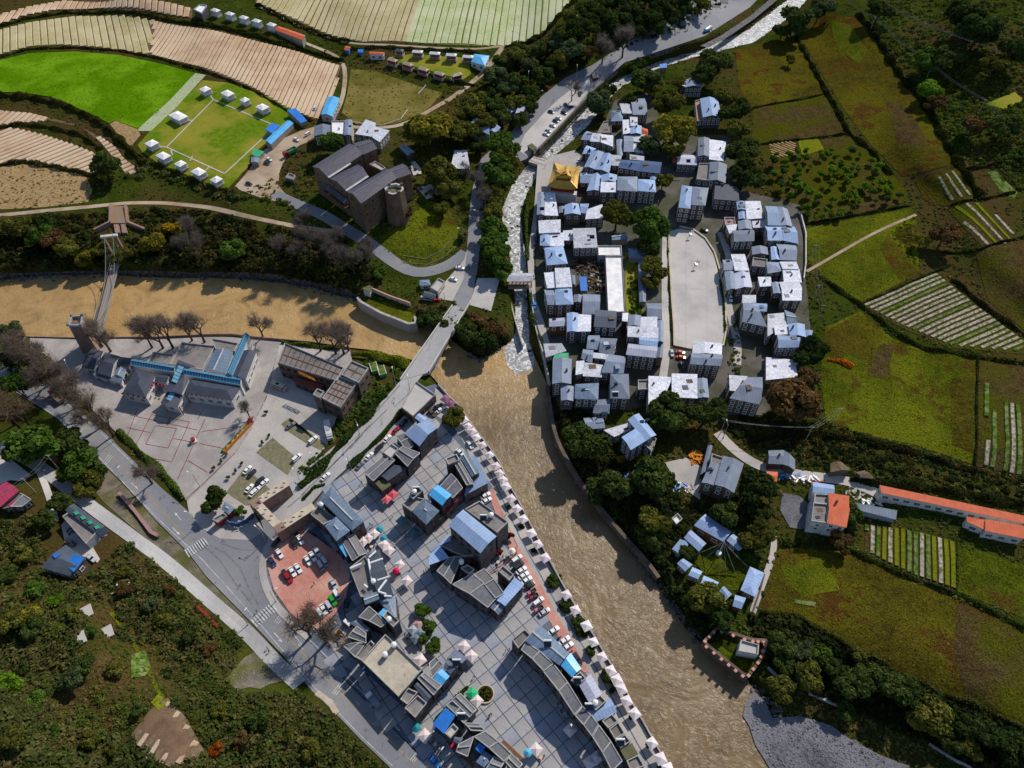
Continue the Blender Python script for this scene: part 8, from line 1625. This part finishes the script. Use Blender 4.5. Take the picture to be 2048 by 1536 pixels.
# ================================================================== parasols
VP = random.Random(3)
def parasol(r, x, y, col, size=3.3, round_=False, ang=-.45, label=None, group='parasols'):
    size *= .86; px, py = P(r, x, y); z = B1(px, py)+.3; H = 2.6; c = G(px, py, z+H); c.z = z; rz = heading(px, py, math.cos(ang), math.sin(ang), z)+random.uniform(-.15,.15)
    t = thing('parasol', c, label, 'parasol', group, at=(px, py), rz=rz); n = 8 if round_ else 4; R = size/2*(1.0 if round_ else 1.414); b = MB(); ph = math.pi/n if round_ else math.pi/4
    pts = [(R*math.cos(2*math.pi*i/n+ph), R*math.sin(2*math.pi*i/n+ph), H-.15) for i in range(n)]
    for i in range(n): b.face([pts[i], pts[(i+1) % n], (0,0,H+.65)])
    o = b.build('canopy', m['cloth'], t, local=True); o.color = (*hexc(col), 1)
    v = MB(); [v.face([pts[i], pts[(i+1) % n], (*pts[(i+1) % n][:2], H-.4), (*pts[i][:2], H-.4)][::-1]) for i in range(n)]; o = v.build('valance', m['cloth'], t, local=True); o.color = (*(np.array(hexc(col))*.9), 1)
    b = MB(); b.tube((0,0,0), (0,0,H+.5), .05, .05, 6); b.build('pole', m['steel'], t, local=True); b = MB(); b.box((0,0,.08), (.8,.8,.16)); b.build('base', m['dark_wall'], t, local=True)
    tb = random.random()
for k, (x, y) in enumerate(((1665,285),(1695,335),(1730,377),(1762,425),(1810,487),(1868,565),(1920,655),(1948,712),(1975,765),(2000,820),(2040,915))): parasol('j', x, y, VP.choice(['e6dcda','ddd0d0','e0d2d0','d8c6c6']), VP.uniform(3.1,3.6), ang=.9, label='pale pink promenade parasol', group='pale pink parasols along the promenade')
for x, y in ((40,995),(90,1078),(155,1192),(207,1280),(265,1388)): parasol('k', x, y, VP.choice(['e4d8d6','dcccd0']), VP.uniform(3.1,3.6), ang=-.5, label='pale pink promenade parasol', group='pale pink parasols along the promenade')
for x, y in ((435,148),(508,270),(597,397),(653,527),(720,647),(790,755),(838,830),(878,905),(918,1000),(983,1100),(1120,1335),(1190,1460),(1250,1545)): parasol('o', x, y, VP.choice(['e6dcda','ddd0d0','e2d6d4']), VP.uniform(3.0,3.6), ang=-.5, label='pale pink promenade parasol', group='pale pink parasols along the promenade')
PK = 'dccbc8'; pg = 'parasols on the plaza'
for r, x, y, c, s, ro, l in [('j',1515,115,'8a6278',3.6,0,'mauve parasol nearest the bridge on the promenade'),('j',1555,155,'82586e',3.6,0,'second mauve parasol on the promenade'),('D',720,700,PK,3.4,0,'left pink parasol of the three in a row'),('D',780,658,PK,3.4,0,'middle pink parasol of the three in a row'),('D',845,612,PK,3.4,0,'right pink parasol of the three in a row'),('D',955,735,PK,3.6,0,'upper parasol of the pink pair beside the pipes roof'),('D',1010,800,PK,3.6,0,'lower parasol of the pink pair beside the pipes roof'),('D',1135,960,PK,3.2,0,'pink parasol beside the magenta one'),('D',1215,1145,PK,3.4,0,'lone pink parasol right of the pipes roof'),('D',903,553,'2c96a8',3.0,1,'upper teal round parasol'),('D',950,660,'2c8ea2',3.0,1,'lower teal round parasol'),('D',1090,1030,'d0144e',2.8,1,'magenta round parasol'),('C',415,1240,'d86a72',3.4,0,'left coral parasol of the pair'),('C',490,1185,'d05c66',3.4,0,'right coral parasol of the pair'),('D',1155,460,'5c8488',3.6,0,'grey green parasol below the dark planter'),('D',1300,590,'4c7476',3.4,0,'grey green parasol at the blue-grey hip roof corner'),
 ('F',1000,275,'b08a86',3.4,0,'dusky pink parasol beside the plaza trees'),('F',945,335,'9aa6ae',3.2,0,'pale grey parasol beside the plaza trees'),('F',1020,370,'76828e',3.2,0,'upper slate parasol beside the plaza trees'),('F',975,435,'6a7684',3.2,0,'lower slate parasol beside the plaza trees'),('F',1025,680,PK,3.6,0,'pink parasol beside the grey glass canopy'),('F',1525,525,PK,3.5,0,'upper pink parasol of the pair on open plaza'),('F',1610,635,PK,3.5,0,'lower pink parasol of the pair on open plaza'),('F',1615,1060,'2fae74',3.4,0,'bright green parasol beside the round planter'),('F',1670,1145,PK,3.4,0,'pink parasol touching the bright green one'),('F',980,1450,'2a8a92',3.0,1,'teal round parasol at the road pavement'),('G',350,1075,PK,3.6,0,'pink parasol at the road pavement'),('G',1935,1270,PK,3.4,0,'pink parasol beside the sky blue one'),('G',1815,1315,'5cb0d0',2.9,1,'sky blue round parasol at the plaza bottom'),('o',465,1230,PK,3.4,0,'pink parasol in the shade of the riverside terrace'),('o',620,1490,PK,3.4,0,'left pink parasol of the pair at the bottom edge'),('o',680,1450,PK,3.4,0,'right pink parasol of the pair at the bottom edge'),('E',1275,805,'e0d8d8',2.9,1,'white round parasol in the fenced courtyard')]: parasol(r, x, y, c, s, bool(ro), -.75, l, pg)
# ================================================================== street lamps
LB = MB(); LB.tube((0,0,0), (0,0,8), .13, .08, 7); LB.tube((0,0,0), (0,0,.5), .25, .2, 8); LPOLE = new_mesh('pole', LB.v, LB.f, [m['kerb']], LB.m)
LB = MB(); LB.tube((0,0,7.8), (1.9,0,8.3), .06, .05, 6); LARM = new_mesh('arm', LB.v, LB.f, [m['kerb']], LB.m); LB = MB(); LB.box((2.1,0,8.3), (1.0,.34,.16)); LHEAD = new_mesh('lamp_head', LB.v, LB.f, [m['trim_white']], LB.m)
for r, x, y, dx, dy, l in (('i',985,795,.8,-.6,None),('i',910,460,-.8,-.6,None),('i',1600,820,-.8,-.4,None),('i',1590,1130,-.6,-.2,None),('j',500,680,-.8,-.8,None),('j',365,805,-.6,-.6,None),('j',830,400,.3,.9,None),('j',755,665,0,1,None),('j',80,1255,-.8,-.6,None),('f',1785,260,-.6,-.1,None),('f',1660,400,-.4,0,None),('f',1510,880,0,1,None),('c',515,640,0,-1,None),('c',210,830,.9,.1,None),('c',485,230,.3,0,None),('n',160,205,.8,-.3,None),('m',1985,390,.8,-.8,None),('n',1470,1490,.6,-.8,None),('e',600,1480,-.2,-1,None),('e',110,1360,.8,.2,None),('k',1690,430,-.2,-.6,None),('c',130,690,.2,-1,None),('b',2000,400,0,-1,None),('B',1640,640,-.1,-1,None),('B',1490,560,-.2,-1,None)):
    px, py = P(r, x, y); c = ground(px, py, .2); t = thing('street_lamp', c, l or 'pale steel street lamp', 'street lamp', 'street lamps', at=(px, py-18), rz=heading(px, py, dx, dy, c.z))
    for nm, me in (('pole', LPOLE), ('arm', LARM), ('lamp_head', LHEAD)): link(nm, me, t)
# ================================================================== people (one continuous skinned body each)
def person_mesh(name, arm, stride):
    V_ = [(0,0,.95),(0,0,1.2),(0,0,1.42),(0,0,1.52),(0,.02,1.64),(0,.02,1.74), (.1,stride,.9),(.11,stride*1.4,.48),(.11,stride*1.2,.08),(.11,stride*1.2+.14,.04), (-.1,-stride,.9),(-.11,-stride*1.4,.48),(-.11,-stride*1.8,.08),(-.11,-stride*1.8+.14,.04), (.2,0,1.4),(.27,-arm,1.12),(.26,-arm+.18,.9),(-.2,0,1.4),(-.27,arm,1.12),(-.26,arm+.18,.9)]
    E_ = [(0,1),(1,2),(2,3),(3,4),(4,5),(0,6),(6,7),(7,8),(8,9),(0,10),(10,11),(11,12),(12,13),(2,14),(14,15),(15,16),(2,17),(17,18),(18,19)]
    Rr = [.17,.17,.17,.065,.105,.085,.11,.075,.055,.05,.11,.075,.055,.05,.085,.06,.045,.085,.06,.045]
    me = bpy.data.meshes.new(name); me.from_pydata(V_, E_, []); o = bpy.data.objects.new(name, me); COL.objects.link(o); md = o.modifiers.new('s', 'SKIN')
    for i, r in enumerate(Rr): me.skin_vertices[0].data[i].radius = (r, r*.8)
    me.skin_vertices[0].data[0].use_root = True; sb = o.modifiers.new('u', 'SUBSURF'); sb.levels = 1
    dg = bpy.context.evaluated_depsgraph_get(); me2 = bpy.data.meshes.new_from_object(o.evaluated_get(dg)); bpy.data.objects.remove(o)
    me2.materials.clear(); [me2.materials.append(m[k]) for k in ('trousers', 'cloth', 'skin', 'hair')]
    for p in me2.polygons:
        c = p.center; p.material_index = 3 if c.z > 1.7 or (c.z > 1.6 and c.y < 0) else 2 if c.z > 1.5 or (c.z < .98 and abs(c.x) > .2) else 1 if c.z > .9 else 0; p.use_smooth = True
    return me2
def _mk_skin():
    out = []
    for k, (a, s) in enumerate(((.05,.06),(.16,.16),(.0,.02))):
        me = bpy.data.meshes.new('tmp'); me.from_pydata([(0,0,0)], [], []); o = bpy.data.objects.new('tmp', me); COL.objects.link(o); o.modifiers.new('s', 'SKIN'); bpy.data.objects.remove(o)
        out.append(person_mesh('body', a, s))
    return out
try: PEOPLE = _mk_skin()
except Exception as ex: PEOPLE = None; print('people failed', ex)
if PEOPLE:
    PC = {'red':'a02028','black':'202024','blue':'2c4a86','white':'d8d8d6','grey':'6a6c70','pink':'c87a8c','orange':'d8702c','green':'2c9a4a','yellow':'c8a83a'}
    for k, (r, x, y, col, d, what) in enumerate([('G',1265,790,'blue',.4,'on the open plaza'),('G',1298,765,'black',1.2,'on the open plaza'),('F',2000,575,'blue',.5,'at the right of the plaza'),('F',2040,560,'red',2.2,'at the right of the plaza'),('D',1065,785,'red',.2,'beside the pink parasol pair'),('D',1085,770,'black',1.8,'beside the pink parasol pair'),('D',800,505,'blue',.3,'below the blue-grey hip roof'),('D',825,515,'grey',1.1,'below the blue-grey hip roof'),('D',1410,1040,'blue',2.5,'before the angled building'),('D',1435,1020,'pink',.7,'before the angled building'),('D',1270,1000,'orange',.3,'on the bare plaza paving'),('D',1055,410,'white',.6,'near the grey green parasol'),('D',705,25,'black',.9,'at the corner of the dark building'),('D',655,215,'grey',1.4,'right of the blue-grey hip roof'),('n',1870,1110,'blue',.6,'in the lower plaza'),('n',95,575,'red',1.1,'on the lane beside the road'),('n',110,598,'black',1.0,'on the lane beside the road'),('B',795,1325,'green',.8,'walking on the ramp road'),('f',725,330,'blue',.5,'on the lane below the castle'),('f',1762,580,'white',1.3,'on the upper road near the bridge'),('f',1778,585,'black',1.3,'on the upper road near the bridge'),('f',1800,590,'pink',.4,'on the upper road near the bridge'),('f',1708,618,'black',.4,'crossing the forecourt road'),('E',1225,365,'black',.4,'on the promenade near parasols'),('C',1605,950,'black',.4,'on the promenade by the river'),('C',1125,480,'black',.9,'under the promenade tree'),('C',1095,505,'grey',1.9,'under the promenade tree'),('D',165,1170,'black',.9,'crossing the brick car park'),('c',330,805,'grey',.5,'on the upper parking strip'),('c',385,860,'black',.5,'on the upper parking strip'),('c',265,1330,'red',.5,'at the small bridge by the temple'),('g',170,680,'black',.4,'on the lane at the covered bridge'),('g',185,680,'grey',1.4,'on the lane at the covered bridge'),('n',10,280,'black',.8,'on the zebra crossing'),('a',1255,905,'red',.6,'harvesting beside the green field'),('a',1270,890,'black',2.0,'harvesting beside the green field'),('A',1130,1040,'black',.8,'on the hall square'),('F',1640,870,'black',.6,'on the plaza near a building corner')]):
        px, py = P(r, x, y); c = ground(px, py+2, .32); t = tag(link('person', PEOPLE[k % 3]), f'person in a {col} top and dark trousers {what}', 'person', 'people about the town', (px, py)); t.location = c; t.rotation_euler = (0,0,d*2); t.color = (*hexc(PC[col]), 1)
# hall lanterns, stools and small plaza furniture
LN = MB()
for i in range(8):
    for (r0, z0), (r1, z1) in (((.12,-.4),(.42,-.2)), ((.42,-.2),(.45,.1)), ((.45,.1),(.15,.4))):
        a0, a1 = 2*math.pi*i/8, 2*math.pi*(i+1)/8; LN.face([(r0*math.cos(a0), r0*math.sin(a0), z0), (r0*math.cos(a1), r0*math.sin(a1), z0), (r1*math.cos(a1), r1*math.sin(a1), z1), (r1*math.cos(a0), r1*math.sin(a0), z1)])
LM = new_mesh('lantern', LN.v, LN.f, [m['sheet_red']], LN.m)
for p0, p1, n, h in (((640,752),(860,795),5,6.6),((880,770),(960,640),6,6.6),((1310,755),(1750,820),11,6.6),((1760,810),(1830,705),4,6.6),((1890,600),(1990,350),7,7.6),((960,650),(1070,680),4,5.2)):
    for k in range(n):
        t = k/(n-1); c = G(*P('A', p0[0]+(p1[0]-p0[0])*t, p0[1]+(p1[1]-p0[1])*t), hall.location.z+h*.78); o = link('lantern', LM, hall); o.location = c-Vector(hall.location)
def table(r, x, y, col, label):
    px, py = P(r, x, y); c = ground(px, py, .32); t = thing('cafe_table', c, label, 'table', 'outdoor tables', at=(px, py)); b = MB(); b.tube((0,0,.7), (0,0,.76), .55, .55, 12); o = b.build('tabletop', m['cloth'], t, local=True); o.color = (*hexc(col), 1); b = MB(); b.tube((0,0,0), (0,0,.7), .06, .06, 6); b.tube((0,0,0), (0,0,.05), .35, .35, 8); b.build('pedestal', m['steel'], t, local=True)
    for a in (.4, 2.5, 4.6):
        s = MB(); p = (1.0*math.cos(a), 1.0*math.sin(a)); s.box((*p, .42), (.42,.42,.06), a); s.box((p[0]+.2*math.cos(a), p[1]+.2*math.sin(a), .7), (.06,.42,.5), a); [s.tube((p[0]+dx, p[1]+dy, 0), (p[0]+dx, p[1]+dy, .4), .03, .03, 4) for dx in (-.16,.16) for dy in (-.16,.16)]; s.build('chair', m['timber'], t, local=True)
for r, x, y, c, l in (('G',505,1205,'b8c8c4','round pale table at the road pavement'),('G',580,1275,'a8b4a8','second round table at the road pavement'),('G',435,1140,'9aa4a8','small square topped table at the road pavement'),('F',885,410,'d8d0c0','white table beside the slate parasols'),('D',815,765,'d8d0b0','table with chairs behind the pink pair of parasols'),('D',1215,630,'4aa0c8','blue table beside the grey green parasol'),('E',1115,945,'c8c0b8','table in the fenced courtyard corner'),('E',1200,890,'b8b0a8','table in the fenced courtyard middle'),('G',2000,1390,'d8b0a0','table beside the pink parasol at the bottom'),('o',390,1045,'9ab4c8','upper pale table in the terrace shade'),('o',420,1110,'9ab4c8','lower pale table in the terrace shade')): table(r, x, y, c, l)
# courtyard fence with flower boxes, wooden
def fence(path, r, label, mt='timber', h=1.1, zb=.3):
    pts = [ground(*P(r, *p), zb) for p in path]; root = thing('fence', pts[0], label, 'fence', at=P(r, *path[len(path)//2])); rail_run(pts, h, root, m[mt]); 
fence([(1010,1075),(1200,960),(1330,840),(1330,760)], 'E', 'rust brown fence round the courtyard of the tallest building', 'red_paint'); fence([(740,340),(860,240),(1000,200)], 'E', 'timber fence above the tallest building', 'timber')
for pth, r, l in (([(730,980),(1010,1010),(1160,960),(1215,885)],'b','white rail fence along the lower paddock edge'),([(1300,760),(1360,690)],'b','short white rail fence in the paddock')): fence(pth, r, l, 'trim_white', 1.0, .1)
fence([(55,675),(30,700)], 'z', 'short rail at the left end of the hall square', 'steel')
# ================================================================== hide nothing, keep only windows that can be seen from near the viewpoint
def cull_windows():
    from mathutils.bvhtree import BVHTree
    bpy.context.view_layer.update(); vv = []; ff = []
    for o in bpy.data.objects:
        if o.type == 'MESH' and o.name.split('.')[0] in ('wall', 'roof', 'parapet'):
            k = len(vv); M = o.matrix_world; vv += [M @ v.co for v in o.data.vertices]; ff += [[k+i for i in p.vertices] for p in o.data.polygons]
    t = BVHTree.FromPolygons(vv, ff); gone = []
    for o, p in WINDOWS:
        seen = False
        for vx in (0, -25, 25):
            c = CAMV+Vector((vx, 0, 0)); d = (p-c); L_ = d.length; d.normalize(); h = t.ray_cast(c, d, L_+3)
            if h[0] is None or h[3] > L_-.9: seen = True; break
        if not seen: gone.append(o)
    for o in gone: bpy.data.objects.remove(o)
cull_windows()
# ================================================================== labels that single out
LMARK = [('the golden temple',1128,355),('the stone castle',735,365),('the road bridge',880,690),('the suspension footbridge',220,560),('the sports yard',1395,560),('the covered bridge',1040,557),('the white L-shaped roof',1222,540),('the brick car park',620,1135),('the long hall',390,740),('the theatre',650,755),('the tallest plaza building',950,1060),('the round planter',970,1388),('the ring of huts',1440,1135),('the long orange shed',1880,1005),('the bright green field',200,170),('the square camp lawn',435,275),('the paddock',785,195),('the orange roofed house',1655,1010),('the mulched vegetable rows',1885,630),('the orchard',1680,360),('the walled river platform',1480,1305),('the gatehouse',545,1010),('the patched blue roof',130,1115),('the crop stripes',1820,1110),('the tan hillside plot',335,1465),('the gravel bar',1640,1490),('the light blue barn',660,215),('the light blue hip roof',955,122),('the road junction',430,1130),('the parking strip',1120,225),('the cream flat roof',790,1330),('the lavender riverside roof',1180,1375),('the watch tower',165,660),('the upper road tanker',1415,60),('the hillside garage',165,1045),('the river pier',775,618),('the navy village roof',1285,330),('the long field strip',1750,190),('the big lower right field',1800,1240),('the wide olive field',1800,790),('the L-shaped blue roof',1275,870),('the orange corn heap',1393,915),('the white round parasol',1024,1101),('the bright blue sheet',880,988),('the stilt cabins',480,38),('the crimson roof',10,990),('the blue-grey hip roof',680,1040)]
def dirword(dx, dy):
    a = math.degrees(math.atan2(-dy, dx)) % 360; return ['right of','upper right of','above','upper left of','left of','lower left of','below','lower right of'][int((a+22.5)//45) % 8]
ORD = ['nearest','second nearest','third nearest','fourth nearest','fifth nearest','sixth nearest','seventh nearest','eighth nearest','ninth nearest','tenth nearest']+[f'{k}th nearest' for k in range(11, 90)]
def finalize():
    groups = {}
    for o, l, at in THINGS: groups.setdefault(l, []).append((o, at))
    for l, g in groups.items():
        if len(g) < 2 and len(l.split()) > 3: continue
        byk = {}
        for o, at in g:
            if at is None: at = (1024, 768)
            lm = min(LMARK, key=lambda q: math.hypot(q[1]-at[0], q[2]-at[1])); d = math.hypot(lm[1]-at[0], lm[2]-at[1])
            byk.setdefault((lm[0], dirword(at[0]-lm[1], at[1]-lm[2])), []).append((d, o))
        for (nm, dw), lst in byk.items():
            lst.sort(key=lambda q: q[0])
            for k, (d, o) in enumerate(lst): o['label'] = f'{l} {dw} {nm}' if len(lst) == 1 else f'{l}, {ORD[k]} {dw} {nm}'
    lab = {}
    for o, l, at in THINGS: lab.setdefault(o['label'], []).append(o)
    long_ = [k for k in lab if len(k.split()) > 16]; print('things', len(THINGS), 'dup labels', sum(len(v) > 1 for v in lab.values()), 'long', long_[:3])
finalize()
print('tris', sum(sum(len(p.vertices)-2 for p in me.polygons) for me in bpy.data.meshes))
